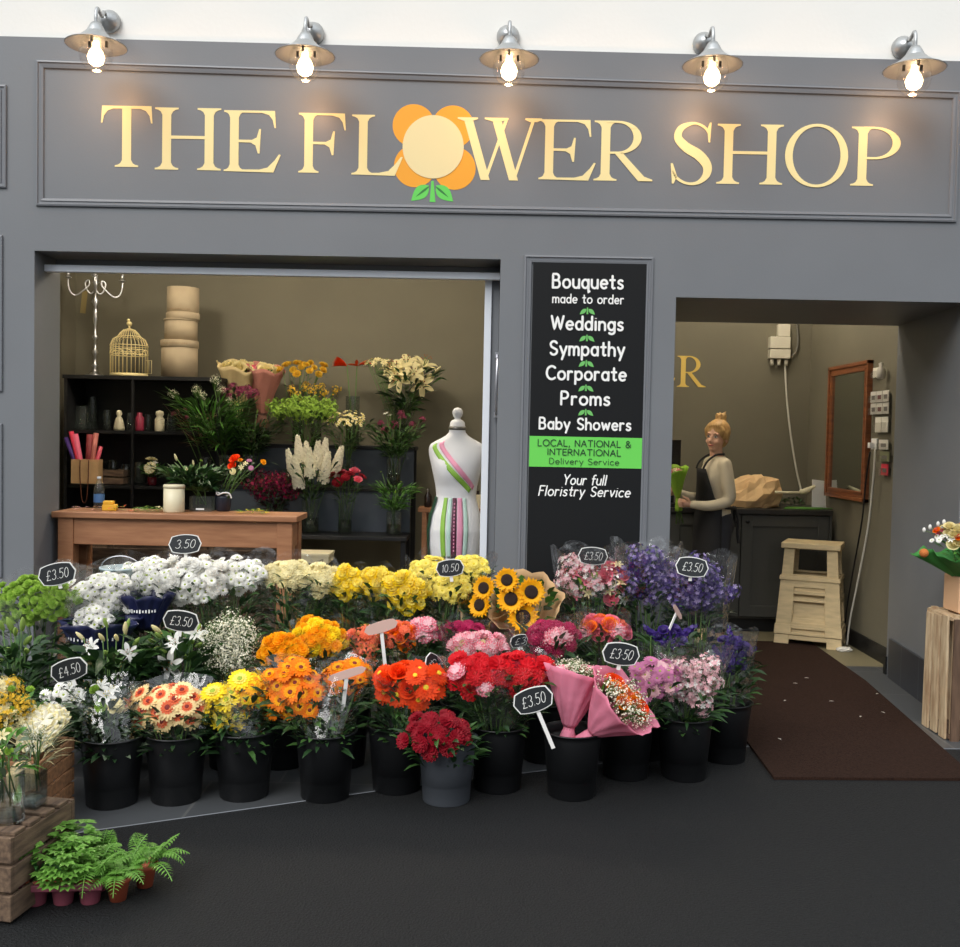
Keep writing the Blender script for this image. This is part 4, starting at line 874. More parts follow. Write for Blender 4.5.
# dark printed sleeves on the white chrysanthemums
NAVY = mat('navy_printed_film', (30, 34, 70), .35); RBL = mat('blue_red_label', (60, 80, 170), .4)
for px, py, Y, w, h, lb in ((100, 638, -.90, .30, .15, 'wide navy printed film sleeve under the wrapped white chrysanthemums'), (147, 612, -.70, .19, .16, 'narrow navy printed film sleeve under the white chrysanthemum bunch')):
    p = at(px, py, Y=Y); mb = cone_film(random.Random(px), -h/2, h/2, w*.28, w*.52, NAVY, n=44, nv=9, spikes=7, crump=.14, flare=.02)
    o = mb.obj('printed_sleeve', None, p, solid=.001); tag(o, lb, 'sleeve', 'printed sleeves on white chrysanthemums'); mb = MB()
    for k in range(11): a = -PI/2+(k-5)*.16; rr = w*.47; mb.cbox((0, 0, 0), (.007, .001, .010+.004*(k % 3)), SIGNW, Tr(rr*math.cos(a), rr*math.sin(a)-.012, h*.12) @ Rz(a+PI/2))
    mb.obj('printed_marks', o)
# price signs
price_sign(57, 574, -.95, .175, '£3.50', 'white-edged slate price sign above the lime green chrysanthemums', .1, -.22, stick=.07)
price_sign(185, 544, -.50, .165, '3.50', 'white-edged slate price sign high over the white chrysanthemums in front of the bench', .1, -.05, -.1, stick=.22)
price_sign(181, 621, -1.2, .16, '£3.50', 'slate price sign above the green lily buds', .05, .12, .1, stick=.07)
price_sign(69, 670, -1.5, .155, '£4.50', 'slate price sign left of the open white lilies', .1, -.33, .1, stick=.07)
price_sign(450, 568, -.56, .145, '10.50', 'solid black price sign among the pale yellow chrysanthemums', -.1, -.14, stick=.07)
price_sign(593, 556, -.42, .155, '£3.50', 'slate price sign at the foot of the services board', .0, .04, stick=.07)
price_sign(692, 567, -.64, .165, '£3.50', 'white-outlined slate price sign over the lavender statice', .0, .10, -.1, stick=.07)
price_sign(621, 654, -1.32, .165, '£3·50', 'slate price sign directly above the pink paper bouquets', .1, .12, stick=.07)
price_sign(533, 700, -1.42, .175, '£3.50', 'slate price sign on a long slanting stick in front of the red carnations', -.1, -.36, stick=.22, sroll=-.42)
price_sign(434, 663, -1.22, .12, '£4', 'small slate price sign turned away beside the red-orange roses', .9, .6, stick=.18)
price_sign(519, 641, -.95, .10, '£3', 'small slate sign half hidden below the sunflowers', .6, -.1, stick=.18)
price_sign(381, 627, -1.0, .16, '', 'pale pink back of a price sign on a white stick above the coral flowers', .1, -.30, back=True, stick=.24, squash=.55, sroll=-.12)
price_sign(347, 674, -1.34, .17, '', 'blank oval sign back lying over the orange gerberas', .1, -.30, back=True, stick=.16, squash=.35, sroll=.1)
price_sign(678, 612, -.90, .11, '', 'blank white sign back seen edge-on among the purple flowers', .9, .75, back=True, stick=.1, squash=.4)
# blue bucket handle with pale tub behind the white chrysanthemums
p = at(117, 574, Y=-.55); t = thing('pale_tub', 'pale blue tub with a wire handle standing behind the wrapped white chrysanthemums', 'tub', (p.x, -.50, 0)); z = p.z
mb = MB(); TUB = mat('pale_blue_plastic', (176, 192, 196), .4); mb.lathe([(.085, .0), (.10, z+.02), (.104, z+.02), (.104, z+.03), (.097, z+.03), (.08, .02), (.001, .02)], 24, TUB); mb.obj('body', t)
mb = MB(); mb.tube([(.102*math.cos(PI*i/14), 0, z+.02+.065*math.sin(PI*i/14)) for i in range(15)], .003, 6, SILVER); mb.obj('handle', t)
# ------------------------------------------------------------------ inside the shop, left opening
BLK = mat('black_shelf_board', (20, 20, 22), .5); SLT = mat('slate_blue_panel', (72, 80, 92), .6); KCARD = mat('kraft_card', (166, 149, 122), .75, var=.05, vscale=10); CREAMP = mat('cream_enamel', (216, 206, 174), .45)
GL2 = clear('vase_glass', tint=(244, 248, 246), base=.05, edge=.4, rough=.05, bump=0, milky=.05); WATER = clear('vase_water', tint=(196, 206, 176), base=.05, edge=.3, rough=.03, bump=0)
# pine workbench
TY0, TY1 = .20, .53; TZ = at(170, 514, Y=.20).z
tb = thing('workbench', 'long pine workbench with square legs inside the shop window', 'table', ((at(51, 516, Y=.2).x+at(297, 516, Y=.2).x)/2, .365, 0))
X0, X1 = at(51, 516, Y=.2).x, at(297, 516, Y=.2).x; cx, cy = (X0+X1)/2, .365
def lb(x0, y0, z0, x1, y1, z1): return ((x0-cx, y0-cy, z0), (x1-cx, y1-cy, z1))
mb = MB(); mb.box(*lb(X0, TY0, TZ-.035, X1, TY1, TZ), PINE); mb.obj('tabletop', tb, bevel=.005)
mb = MB(); mb.box(*lb(X0+.04, TY0+.03, TZ-.19, X1-.04, TY0+.06, TZ-.035), PINE); mb.box(*lb(X0+.04, TY1-.06, TZ-.19, X1-.04, TY1-.03, TZ-.035), PINE)
mb.box(*lb(X0+.04, TY0+.06, TZ-.19, X0+.07, TY1-.06, TZ-.035), PINE); mb.box(*lb(X1-.07, TY0+.06, TZ-.19, X1-.04, TY1-.06, TZ-.035), PINE); mb.obj('apron', tb, bevel=.003)
for x in (X0+.03, X1-.12):
    for y in (TY0+.02, TY1-.11): mb = MB(); mb.box(*lb(x, y, 0, x+.09, y+.09, TZ-.035), PINE); mb.obj('leg', tb, bevel=.004)
def slat_crate(name, label, x, y, z, w, d, h, m, rz=0, group=None, ns=3, cat='crate', th=.012):
    t = thing(name, label, cat, (x, y, z), rz, group)
    for sy in (-1, 1):
        for k in range(ns):
            z0 = k*h/ns+.004; mb = MB(); mb.box((-w/2, sy*(d/2)-th/2, z0), (w/2, sy*(d/2)+th/2, z0+h/ns*.82), m); mb.obj('side_slat', t, bevel=.002)
    for sx in (-1, 1):
        for k in range(ns):
            z0 = k*h/ns+.004; mb = MB(); mb.box((sx*(w/2-th/2)-th/2, -d/2+th, z0), (sx*(w/2-th/2)+th/2, d/2-th, z0+h/ns*.82), m); mb.obj('end_slat', t, bevel=.002)
    for sx in (-1, 1):
        for sy in (-1, 1): mb = MB(); mb.cbox((sx*(w/2-.035), sy*(d/2-.022), h/2), (.03, .03, h), m); mb.obj('corner_post', t)
    mb = MB(); mb.box((-w/2+.01, -d/2+.01, .005), (w/2-.01, d/2-.01, .015), m); mb.obj('bottom', t); return t
for i, (x, z, l) in enumerate(((-2.30, 0, 'lower left slatted crate under the pine workbench'), (-2.30, .405, 'upper left slatted crate under the pine workbench'), (-1.62, 0, 'lower right slatted crate under the pine workbench'), (-1.62, .405, 'upper right slatted crate under the pine workbench'))):
    slat_crate('wooden_crate', l, x, 1.02, z, .60, .42, .395, CRATE, 0, 'slatted crates under the workbench')
# black shelf unit
SX0, SX1, SY0, SY1 = -3.50, -2.22, 2.62, 3.02; SZ = at(140, 376, Y=2.62).z
su = thing('shelf_unit', 'tall open black shelf unit holding glassware behind the workbench', 'shelves', ((SX0+SX1)/2, SY0, 0)); sx = (SX0+SX1)/2
for x in (SX0, SX1-.025): mb = MB(); mb.box((x-sx, 0, 0), (x+.025-sx, SY1-SY0, SZ-.03), BLK); mb.obj('side_panel', su)
mb = MB(); mb.box((at(131, 440, Y=SY0).x-sx, .0, 0), (at(131, 440, Y=SY0).x+.02-sx, .02, SZ-.03), BLK); mb.obj('uprights', su)
mb = MB(); mb.box((SX0+.025-sx, SY1-SY0-.015, 0), (SX1-.025-sx, SY1-SY0, SZ-.03), BLK); mb.obj('back_panel', su)
SHZ = [.62, at(140, 486, Y=SY0).z, at(140, 431, Y=SY0).z]
for z in SHZ: mb = MB(); mb.box((SX0+.025-sx, .02, z-.025), (SX1-.025-sx, SY1-SY0-.015, z), BLK); mb.obj('shelf', su)
mb = MB(); mb.box((SX0-.01-sx, -.01, SZ-.03), (SX1+.01-sx, SY1-SY0, SZ), BLK); mb.obj('top_board', su)
# candelabra
p = at(95, 375, Y=2.80); t = thing('candelabra', 'tall silver five-armed candelabra on top of the black shelf unit', 'candelabra', (p.x, 2.80, SZ)); ch = at(95, 272, Y=2.8).z-SZ
mb = MB(); pr = [(.085, 0), (.085, .008), (.05, .018), (.022, .04), (.016, .07), (.026, .09), (.012, .11), (.012, .17), (.026, .20), (.012, .23), (.010, .30), (.024, .325), (.010, .35), (.009, .42), (.017, .47), (.018, .54), (.010, .58), (.030, .62), (.012, .66), (.010, .74), (.022, .78), (.010, .82), (.012, ch-.02), (.020, ch-.01), (.020, ch), (.001, ch)]
mb.lathe(pr, 20, SILVER); mb.obj('column', t)
for k in range(5):
    if k == 4: continue
    a = k*PI/2+.35; ca, sa = math.cos(a), math.sin(a); mb = MB()
    pts = [(0, .76), (.03, .72), (.06, .74), (.08, .80), (.055, .83), (.05, .79), (.10, .735), (.15, .70), (.19, .72), (.21, .78), (.21, .83)]
    mb.tube([(r*ca, r*sa, z+ch-.90) for r, z, in bez(pts, 4)], .0065, 7, SILVER)
    mb.lathe([(.008, .83), (.026, .84), (.028, .845), (.014, .85), (.014, .885), (.017, .89)], 12, SILVER, Tr(.21*ca, .21*sa, ch-.90)); mb.obj('arm', t)
# brown tag on the wall behind
p = at(84, 302, Y=BW); mb = MB(); mb.box((-.024, -.004, -.10), (.024, 0, .10), mat('old_gold_card', (150, 132, 84), .7)); o = mb.obj('card_tag', None, p); o.rotation_euler = (0, .1, 0); tag(o, 'small olive gold card strip fixed to the wall behind the candelabra', 'tag')
# birdcage
p = at(129, 375, Y=2.78); t = thing('birdcage', 'ornate cream wire birdcage with a small bird finial on the shelf unit', 'birdcage', (p.x, 2.78, SZ)); CW = mat('cream_wire', (236, 218, 160), .5)
R = .150; t.scale = (1, 1, .90); mb = MB(); mb.lathe([(R*1.02, 0), (R*1.02, .022), (R*.97, .03)], 28, CW); mb.obj('base', t)
mb = MB()
for k in range(28):
    a = 2*PI*k/28; pts = [(R, .02), (R, .26), (R*.98, .30), (R*.86, .345), (R*.62, .37), (R*.50, .40), (R*.32, .43), (R*.05, .445)]
    mb.tube([(r*math.cos(a), r*math.sin(a), z) for r, z in pts], .0024, 4, CW)
for z, r in ((.20, R), (.245, R), (.285, R*1.02), (.37, R*.62), (.43, R*.32)): mb.tube([(r*math.cos(2*PI*i/28), r*math.sin(2*PI*i/28), z) for i in range(29)], .004, 5, CW)
for k in range(14):
    a0 = 2*PI*k/14; mb.tube([((R+.002)*math.cos(a0+.45*t_), (R+.002)*math.sin(a0+.45*t_), .222+.018*math.sin(2*PI*t_)) for t_ in [i/8 for i in range(9)]], .003, 4, CW)
mb.obj('wire_bars', t); mb = MB(); mb.ball((0, 0, .49), .022, 10, CW, sc=(1, 1.4, 1)); mb.ball((0, -.02, .52), .014, 8, CW); mb.tube([(0, .02, .49), (0, .05, .475)], [.012, .004], 6, CW); mb.tube([(0, 0, .44), (0, 0, .48)], .008, 6, CW); mb.obj('bird_finial', t)
mb = MB(); mb.tube([(R, -.02, .03), (R+.055, -.05, .03), (R+.055, -.05, .15), (R, -.02, .15)], .0028, 4, CW); mb.tube([(R+.028, -.035, .03), (R+.028, -.035, .15)], .002, 4, CW); mb.obj('door', t)
# three hat boxes
bxs = [(179.5, 375, 338, 17.6, 'bottom and tallest of the three stacked kraft hat boxes'), (181, 338, 317, 16.0, 'middle of the three stacked kraft hat boxes'), (183, 317, 285, 15.6, 'topmost of the three stacked kraft hat boxes')]
zc = SZ
for i, (px, y0, y1, r, l) in enumerate(bxs):
    p = at(px, y0, Y=2.82); h = (y0-y1)*.00837; r = r*.00837; t = thing('hat_box', l, 'box', (p.x, 2.82, zc), 0, 'kraft hat boxes on the shelf unit')
    mb = MB(); mb.lathe([(r, 0), (r, h-.005)], 36, KCARD); mb.obj('body', t)
    mb = MB()
    if i == 0: mb.lathe([(r*1.03, h-.06), (r*1.05, h-.058), (r*1.05, h-.003), (r*1.03, h)], 36, KCARD)
    elif i == 1: mb.lathe([(r*1.03, h-.015), (r*1.05, h-.013), (r*1.05, h-.003), (r*1.03, h)], 36, KCARD)
    else: mb.lathe([(r*1.03, .0), (r*1.055, .004), (r*1.055, .05), (r*1.0, .055)], 36, KCARD)
    mb.obj('lid', t)
    mb = MB(); z_ = (h-.031, h-.1, .075)[i]
    for k in range(14):
        a = -PI/2+(k-6.5)*.10; mb.cbox((0, 0, 0), (.007, .001, .012), mat('faint_print', (150, 126, 96), .8), Tr(1.056*r*math.cos(a), 1.056*r*math.sin(a), z_) @ Rz(a+PI/2))
    if i != 1: mb.obj('printed_lettering', t)
    zc += h
# glassware and small things on the shelves
def jar(px, Y, z, r, h, label, m=None, prof=None, name='glass_vase', cat='vase', group='glassware on the black shelves'):
    x = at(px, 440, Y=Y).x; mb = MB(); P = prof or [(r*.8, 0), (r, .01), (r, h*.75), (r*.8, h*.9), (r*.85, h)]
    if m is None:
        mb.lathe([(0.001, 0)]+P, 18, GL2, cap=False)
        mb.lathe([(rr*.93, zz) for rr, zz in P[1:]][::-1]+[(.001, .012)], 18, GL2, cap=False)
    else: mb.lathe(P, 18, m)
    o = mb.obj(name, None, (x, Y, z)); tag(o, label, cat, group if m is None else None); return o
z2, z1 = SHZ[2], SHZ[1]
jar(83, 2.78, z2, .062, .20, 'wide clear vase at the left end of the upper black shelf'); jar(92, 2.90, z2, .05, .28, 'tall clear vase behind the wide one on the upper black shelf')
jar(107, 2.82, z2, .035, .17, 'slim clear vase left of the white figurine'); jar(130, 2.85, z2, .034, .15, 'slim clear vase right of the white figurine')
jar(148, 2.84, z2, .04, .14, 'short clear jar right of the dark pink candle'); jar(171, 2.82, z2, .038, .15, 'slim clear vase at the right of the cream jar')
jar(119, 2.78, z2, .045, .16, 'small cream figurine on the upper black shelf', CREAMP, [(.04, 0), (.045, .02), (.036, .07), (.028, .10), (.014, .12), (.026, .14), (.018, .165), (.001, .17)], 'figurine', 'figurine')
jar(139.5, 2.78, z2, .036, .15, 'dark pink candle jar on the upper black shelf', mat('dark_pink_wax', (150, 40, 66), .5), [(.034, 0), (.036, .01), (.036, .11), (.020, .13), (.022, .15), (.001, .155)], 'candle_jar', 'candle')
jar(159.5, 2.78, z2, .040, .17, 'cream lidded jar on the upper black shelf', CREAMP, [(.038, 0), (.04, .01), (.04, .10), (.024, .125), (.034, .14), (.030, .165), (.001, .175)], 'lidded_jar', 'jar')
jar(113, 2.86, z1, .05, .20, 'clear jar behind the kraft gift bag on the middle black shelf'); jar(126, 2.86, z1, .045, .17, 'clear jar left of the shelf upright on the middle black shelf'); jar(139, 2.84, z1, .05, .19, 'clear jar right of the shelf upright on the middle black shelf')
jar(152.5, 2.74, z1, .035, .07, 'small dark red glass on the middle black shelf', mat('dark_red_glass', (110, 20, 36), .2), [(.03, 0), (.036, .01), (.036, .07), (.03, .07)], 'red_glass', 'glass')
o = slat_crate('small_crate', 'small brown slatted box on the middle black shelf', at(111, 470, Y=2.80).x, 2.80, z1, .26, .14, .13, CRATE, 0, None, 2, 'box', .008)
# kraft bag with rolled paper, hung by its handles from the shelf edge
p = at(87, 471, Y=2.565); t = thing('gift_bag', 'kraft bag with brown handles holding rolls of pink and purple tissue', 'bag', (p.x, 2.565, p.z-.10)); 
mb = MB(); mb.box((-.11, -.05, 0), (.11, .05, .195), KRAFT); mb.obj('bag', t)
mb = MB(); 
for s_ in (-1, 1): mb.tube(bez([(s_*.035, -.053, .19), (s_*.035, -.056, .12), (s_*.032, -.056, .02), (s_*.02, -.054, -.12), (s_*.0, -.053, -.16)], 5), .004, 5, mat('brown_cord', (96, 50, 30), .8))
mb.obj('handles', t)
for i, (dx, dz, rr, c, l) in enumerate(((-.075, .42, .020, (232, 60, 90), 'pink roll'), (-.055, .40, .022, (240, 110, 140), 'pale pink roll'), (-.10, .37, .018, (70, 40, 120), 'purple roll'), (.02, .40, .026, (140, 50, 54), 'dark red roll'), (.06, .41, .020, (190, 110, 100), 'dusty pink roll'), (.09, .30, .016, (220, 90, 110), 'rose roll'))):
    mb = MB(); mb.tube([(dx*.4, 0, .02), (dx*1.7 if dx < 0 else dx*1.3, -.01, dz)], rr, 10, mat('tissue_%d' % i, c, .6)); o = mb.obj('paper_roll', t); o['label'] = l
# things on the workbench
def on_table(px, Y): return at(px, 510, Y=Y).x
x = on_table(99, .40); t = thing('water_bottle', 'clear plastic water bottle with a blue label on the workbench', 'bottle', (x, .40, TZ)); t.scale = (.82,)*3
mb = MB(); mb.lathe([(.034, 0), (.037, .01), (.036, .06), (.037, .13), (.034, .17), (.014, .21), (.013, .225)], 18, GL2, cap=False); mb.obj('body', t)
mb = MB(); mb.lathe([(.0375, .055), (.0378, .06), (.0378, .11), (.0375, .115)], 18, mat('blue_label', (70, 110, 160), .5), cap=False); mb.obj('label_band', t); mb = MB(); mb.lathe([(.015, .225), (.015, .242), (.001, .243)], 12, mat('white_cap', (220, 225, 230), .4)); mb.obj('cap', t)
x = on_table(110, .36); mb = MB(); mb.box((-.05, -.035, 0), (.05, .035, .045), mat('amber_block', (226, 170, 40), .6)); mb.box((-.045, -.03, .045), (.03, .03, .07), mat('amber_block', (0, 0, 0))); o = mb.obj('wax_block', None, (x, .36, TZ), bevel=.006); o.scale = (.82,)*3; tag(o, 'yellow stepped block beside the water bottle', 'block'); o.rotation_euler = (0, 0, .2)
x = on_table(174, .34); t = thing('canister', 'cream enamel canister with a lid line on the workbench', 'canister', (x, .34, TZ)); t.scale = (.82,)*3; mb = MB(); mb.lathe([(.070, 0), (.074, .006), (.074, .175)], 28, CREAMP); mb.obj('body', t); mb = MB(); mb.lathe([(.077, .175), (.077, .195), (.07, .20)], 28, CREAMP); mb.obj('lid', t)
x = on_table(202, .46); t = thing('glass_trough', 'low clear glass trough with a small white label on the workbench', 'vase', (x, .46, TZ)); t.scale = (.82,)*3; mb = MB(); T = Tr(0)
for lo, hi in (((-.08, -.05, 0), (.08, -.045, .11)), ((-.08, .045, 0), (.08, .05, .11)), ((-.08, -.045, 0), (-.075, .045, .11)), ((.075, -.045, 0), (.08, .045, .11)), ((-.075, -.045, 0), (.075, .045, .006))): mb.box(lo, hi, GL2)
mb.obj('glass_box', t); mb = MB(); mb.box((-.03, -.053, .012), (.03, -.0505, .024), SIGNW); mb.obj('paper_label', t)
x = on_table(223, .48); t = thing('dark_pot', 'dark blue-black pot with a white ribbon bow on the workbench', 'pot', (x, .48, TZ)); t.scale = (.82,)*3; mb = MB(); mb.lathe([(.045, 0), (.055, .01), (.060, .10), (.056, .125), (.05, .12), (.045, .02), (.001, .02)], 24, mat('midnight_glaze', (28, 32, 44), .35)); mb.obj('pot', t)
mb = MB(); mb.tube(bez([(.0, -.058, .13), (-.03, -.065, .145), (-.02, -.07, .125), (.02, -.07, .14), (.06, -.06, .135), (.075, -.05, .10)], 5), .006, 5, WHITEP); mb.obj('ribbon_bow', t)
R_ = random.Random(4)
for (px, n, ms, l, nm, cat) in ((90, 14, (KRAFT, P_LP), 'pale paper scraps lying at the left end of the workbench', 'paper_scraps', 'scraps'), (126, 18, (P_CO, LEAFLT), 'loose coral petals and stems on the workbench', 'cut_petals', 'petals'), (147, 50, (LEAFLT, P_LG, P_CR), 'trimmed green leaves and buds spread on the workbench', 'leaf_trimmings', 'trimmings'), (252, 40, (LEAFLT, P_YE, P_LG), 'yellow and green trimmings at the right end of the workbench', 'leaf_trimmings', 'trimmings')):
    mb = MB()
    for i in range(n): leaf(mb, (R_.uniform(-.11, .11), R_.uniform(-.07, .07), .004+R_.uniform(0, .025)), (R_.uniform(-1, 1), R_.uniform(-1, 1), .15), R_.uniform(.03, .06), .018, R_.choice(ms), .2, 0, 2)
    o = mb.obj(nm, None, (on_table(px, .34), .34, TZ)); o.scale = (.82,)*3; tag(o, l, cat, kind='stuff')
# flower staging: three black steps with slate panels
T1, T2_, T3 = (2.12, .75), (2.50, 1.105), (2.82, 1.44); GX0, GX1 = -2.20, -.63
st = thing('flower_staging', 'stepped black display stand with slate panels holding vases of flowers', 'stand', ((GX0+GX1)/2, 2.6, 0)); gx = (GX1-GX0)/2
for i, ((y, z), y1) in enumerate(zip((T1, T2_, T3), (2.50, 2.82, 3.16))):
    mb = MB(); mb.box((-gx, y-2.6, z-.03), (gx, y1-2.6, z), BLK); mb.obj('shelf', st, bevel=.003)
    if i: mb = MB(); mb.box((-gx+.02, y-2.6+.01, (T1[1], T2_[1])[i-1]), (gx-.01, y-2.6+.025, z-.03), SLT); mb.obj('front_panel', st)
for y, z in ((T1[0]+.05, T1[1]), (T2_[0]+.05, T2_[1]), (3.12, T3[1])):
    for x in (-gx+.03, gx-.03): mb = MB(); mb.cbox((x, y-2.6, (z-.03)/2), (.04, .04, z-.03), BLK); mb.obj('leg', st)
def vase(px, Y, z, r, h, label, square=False):
    x = at(px, 450, Y=Y).x; t = thing('glass_vase', label, 'vase', (x, Y, z), 0, 'clear vases on the stepped stand')
    mb = MB(); mb.lathe([(.001, 0), (r*.9, 0), (r, .01), (r, h)], 20, GL2, cap=False); mb.lathe([(r*.95, h), (r*.95, .012), (.001, .012)], 20, GL2, cap=False); mb.obj('glass', t)
    mb = MB(); mb.lathe([(.001, .013), (r*.94, .013), (r*.94, h*.45), (.001, h*.45)], 20, WATER, cap=False); mb.obj('water', t); return (x, Y, z+.014)
def vb(px, py, Y, z, vr, vh, rpx, rpy, vl, label, heads, n, hs=1, vpx=None, **k):
    base = vase(vpx or px, Y, z, vr, vh, vl); s = (Y+5.55)/1000; c = at(px, py, Y=Y-.03)
    k.setdefault('leaves', ('leaf', 140, .09, .018, D2)); k.setdefault('axis', (0, -.5, .85)); k.setdefault('group', 'vases of cut flowers on the stepped stand')
    return bunch(label, c, base, heads, n, (rpx*s*1.1, rpx*s*.65, rpy*s*1.1), hs, **k)
ya, yb, yc = 2.32, 2.66, 2.98; za, zb, zc3 = .75, 1.105, 1.44
grass = bunch('tall green grasses and leafy stems arching over the shelf unit', at(205, 408, Y=2.52), vase(226, 2.60, 1.105, .06, .24, 'clear vase holding tall grasses at the left end of the stand'), [('gyp', 1)], 6, (.26, .16, .22), .7, leaves=('leaf', 380, .24, .019, (LEAFLT, LEAF, LEAF)), axis=(0, -.3, 1), group='vases of cut flowers on the stepped stand', jit=.6)
bunch('brownish feathery grass drooping left over the middle shelf', at(190, 418, Y=2.55), (at(206, 470, Y=2.60).x, 2.66, 1.12), [('sedum', 1)], 3, (.16, .12, .12), .5, leaves=('leaf', 220, .20, .007, (mat('brown_grass', (150, 112, 84), .7), LEAF)), axis=(-.6, -.3, .6), group='vases of cut flowers on the stepped stand', jit=.6)
vase(206, 2.66, zb, .055, .22, 'clear vase holding the brown feathery grass at the left of the middle step')
vb(250, 428, yb, zb, .06, .24, 36, 36, 'clear vase of dark foliage on the middle step', 'dense dark green foliage under the dusky pink clusters', [('bud', 1)], 4, .6, leaves=('leaf', 380, .12, .02, (LEAFDK, LEAFDK, LEAF)), jit=.5)
vb(240, 397, yb+.06, zb, .05, .24, 17, 9, 'clear vase of dusky pink flowers on the middle step', 'dusky pink sedum clusters below the cream paper bouquet', [('sedum', 1)], 9, .8, vpx=236)
for px, py, r, l, hd, pc in ((240, 362, .17, 'cream roses wrapped in cream paper at the top left of the stand', [('crose', 3), ('ccarn', 1)], 'cream'), (266, 364, .14, 'peach and pink rose bouquet in brownish pink paper beside the cream one', [('prose', 1), ('crose', 1), ('lisp', 1)], 'pink')):
    m_ = mat('cream_wrap_paper', (236, 214, 160), .7, trans=.2, bump=.5, bscale=18) if pc == 'cream' else mat('dusty_pink_wrap_paper', (196, 130, 116), .7, trans=.2, bump=.5, bscale=18)
    vx = vase(px-4, yc, zc3, .06, .26, 'clear vase under the %s paper bouquet on the top step' % pc); mo = at(px, py+4, Y=yc-.05)
    wrapped('paper_wrapped_bouquet', l, (vx[0], yc, zc3+.24), mo, r, m_, hd, 12, 1.1, 'paper bouquets on the stepped stand', open_r=.9, nr=.03, dome=.35, spikes=5, fill=(10, .08, .02, (LEAF,)), facecam=.3)
vb(303, 375, yc, zc3, .05, .24, 26, 12, 'clear vase of golden buttons on the top step', 'golden yellow button chrysanthemums on long stems', [('ycras', 1)], 20, 1.1, leaves=('leaf', 40, .05, .01, D2), vpx=298)
vb(312, 397, yc-.08, zc3, .045, .2, 24, 9, 'clear vase of yellow sprays on the top step', 'fine yellow solidaster sprays under the golden buttons', [('ystat', 1)], 10, .8, leaves=None, vpx=316)
vb(305, 416, yb, zb, .065, .26, 33, 12, 'clear vase of lime umbels on the middle step', 'lime green umbels of dill in the middle of the stand', [('dill', 1)], 28, 1.1, leaves=('leaf', 200, .08, .012, (LEAFLT, LEAF)))
vb(347, 424, yb, zb, .065, .22, 26, 12, 'clear vase of small white daisies on the middle step', 'small white daisy sprays beside the lime umbels', [('tiny_d', 1)], 90, .9, leaves=('leaf', 160, .07, .02, D2), jit=.5)
vb(394, 430, yb, zb, .06, .24, 30, 22, 'clear vase of mixed twigs at the right of the middle step', 'leafy stems with dusky berries at the right of the stand', [('sedum', 1), ('wfrees', 1)], 9, .7, leaves=('leaf', 320, .09, .02, (LEAF, LEAF, LEAFDK)), jit=.5)
# heliconias: two bare stems
vx = vase(352, yc, zc3, .06, .42, 'tall clear cylinder vase holding the orange exotic flowers'); t = thing('flower_bunch', 'two orange-red exotic flowers on bare dark stems in the tall vase', 'flowers', vx, 0, 'vases of cut flowers on the stepped stand')
for px, py, dx in ((347, 366, -1), (357, 366, 1)):
    h = at(px, py, Y=yc)-V(vx); mb = MB(); mb.tube([(dx*.01, 0, 0), (dx*.02, 0, h.z*.5), h], .005, 6, STEMG); mb.obj('stem', t)
    mb = MB()
    for k in range(12): leaf(mb, h, (dx*(.3+.1*k)-.5+.12*k, -.3+.1*(k % 3), .05+.05*k), .13, .032, P_RO, .1, .4, 3)
    leaf(mb, h, (dx, -.1, .0), .16, .02, D_RD, .1, 0, 3); mb.obj('flower', t)
vx = vase(402, yc, zc3, .075, .42, 'tall clear cylinder vase holding the big cream lilies')
t = bunch('large cream lilies and buds crowning the right of the stand', at(412, 376, Y=yc-.06), vx, [('clily', 5), ('wbud', 3)], 12, (.24, .14, .14), 1.05, leaves=('leaf', 160, .16, .034, (LEAFDK, LEAF)), axis=(.1, -.7, .6), group='vases of cut flowers on the stepped stand', cover=1.4)
t = bunch('cream freesia stems reaching left of the big lilies', at(381, 364, Y=yc-.08), (vx[0]-.02, vx[1], vx[2]), [('frees', 1)], 12, (.13, .08, .04), 1.0, leaves=None, axis=(-.4, -.5, .7), group='vases of cut flowers on the stepped stand')
vb(311, 470, ya, za, .07, .26, 30, 20, 'clear vase of cream stocks on the lowest step', 'thick cream stock spikes on the lowest step', [('stock', 1)], 9, 1.15, leaves=('leaf', 160, .10, .018, D2), jit=.3, hz=.75)
vb(276, 492, ya, za, .07, .20, 28, 15, 'clear vase of burgundy sprays on the lowest step', 'burgundy sprays beside the end of the workbench', [('heath', 1)], 22, .9, leaves=('leaf', 200, .08, .02, (mat('burgundy_leaf', (66, 24, 40), .6), LEAFDK)), jit=.4)
vb(346, 482, ya, za, .055, .24, 18, 11, 'clear vase of roses on the lowest step', 'pink roses with dark crimson blooms on the lowest step', [('prose', 1), ('dcarn', 2)], 9, .95, leaves=('leaf', 60, .08, .018, D2))
vb(395, 490, ya, za, .06, .18, 22, 18, 'clear vase of green stems at the right end of the lowest step', 'loose green leafy stems at the right end of the lowest step', [('gpom', 1)], 3, .4, leaves=('leaf', 260, .10, .016, (LEAF, LEAFLT)), jit=.7)
bunch('bushy dark green plant in the low glass trough on the workbench', at(190, 474, Y=.52), (on_table(202, .46), .46, TZ+.01), [('wbud', 1), ('gpom', 1)], 6, (.20, .12, .13), .5, leaves=('leaf', 480, .095, .026, (LEAF, LEAFDK, LEAFDK)), group='loose bunches on the workbench', jit=.5, axis=(-.1, -.4, .9))
bunch('small mixed bunch with one vivid orange rose in the dark pot', at(243, 468, Y=.50), (on_table(223, .48)+.0, .48, TZ+.03), [('gerb_r', 1), ('frees', 2), ('gold', 1), ('ccarn', 1), ('pchr', 1)], 9, (.13, .07, .07), .6, leaves=('leaf', 70, .07, .010, D2), group='loose bunches on the workbench', jit=.5)
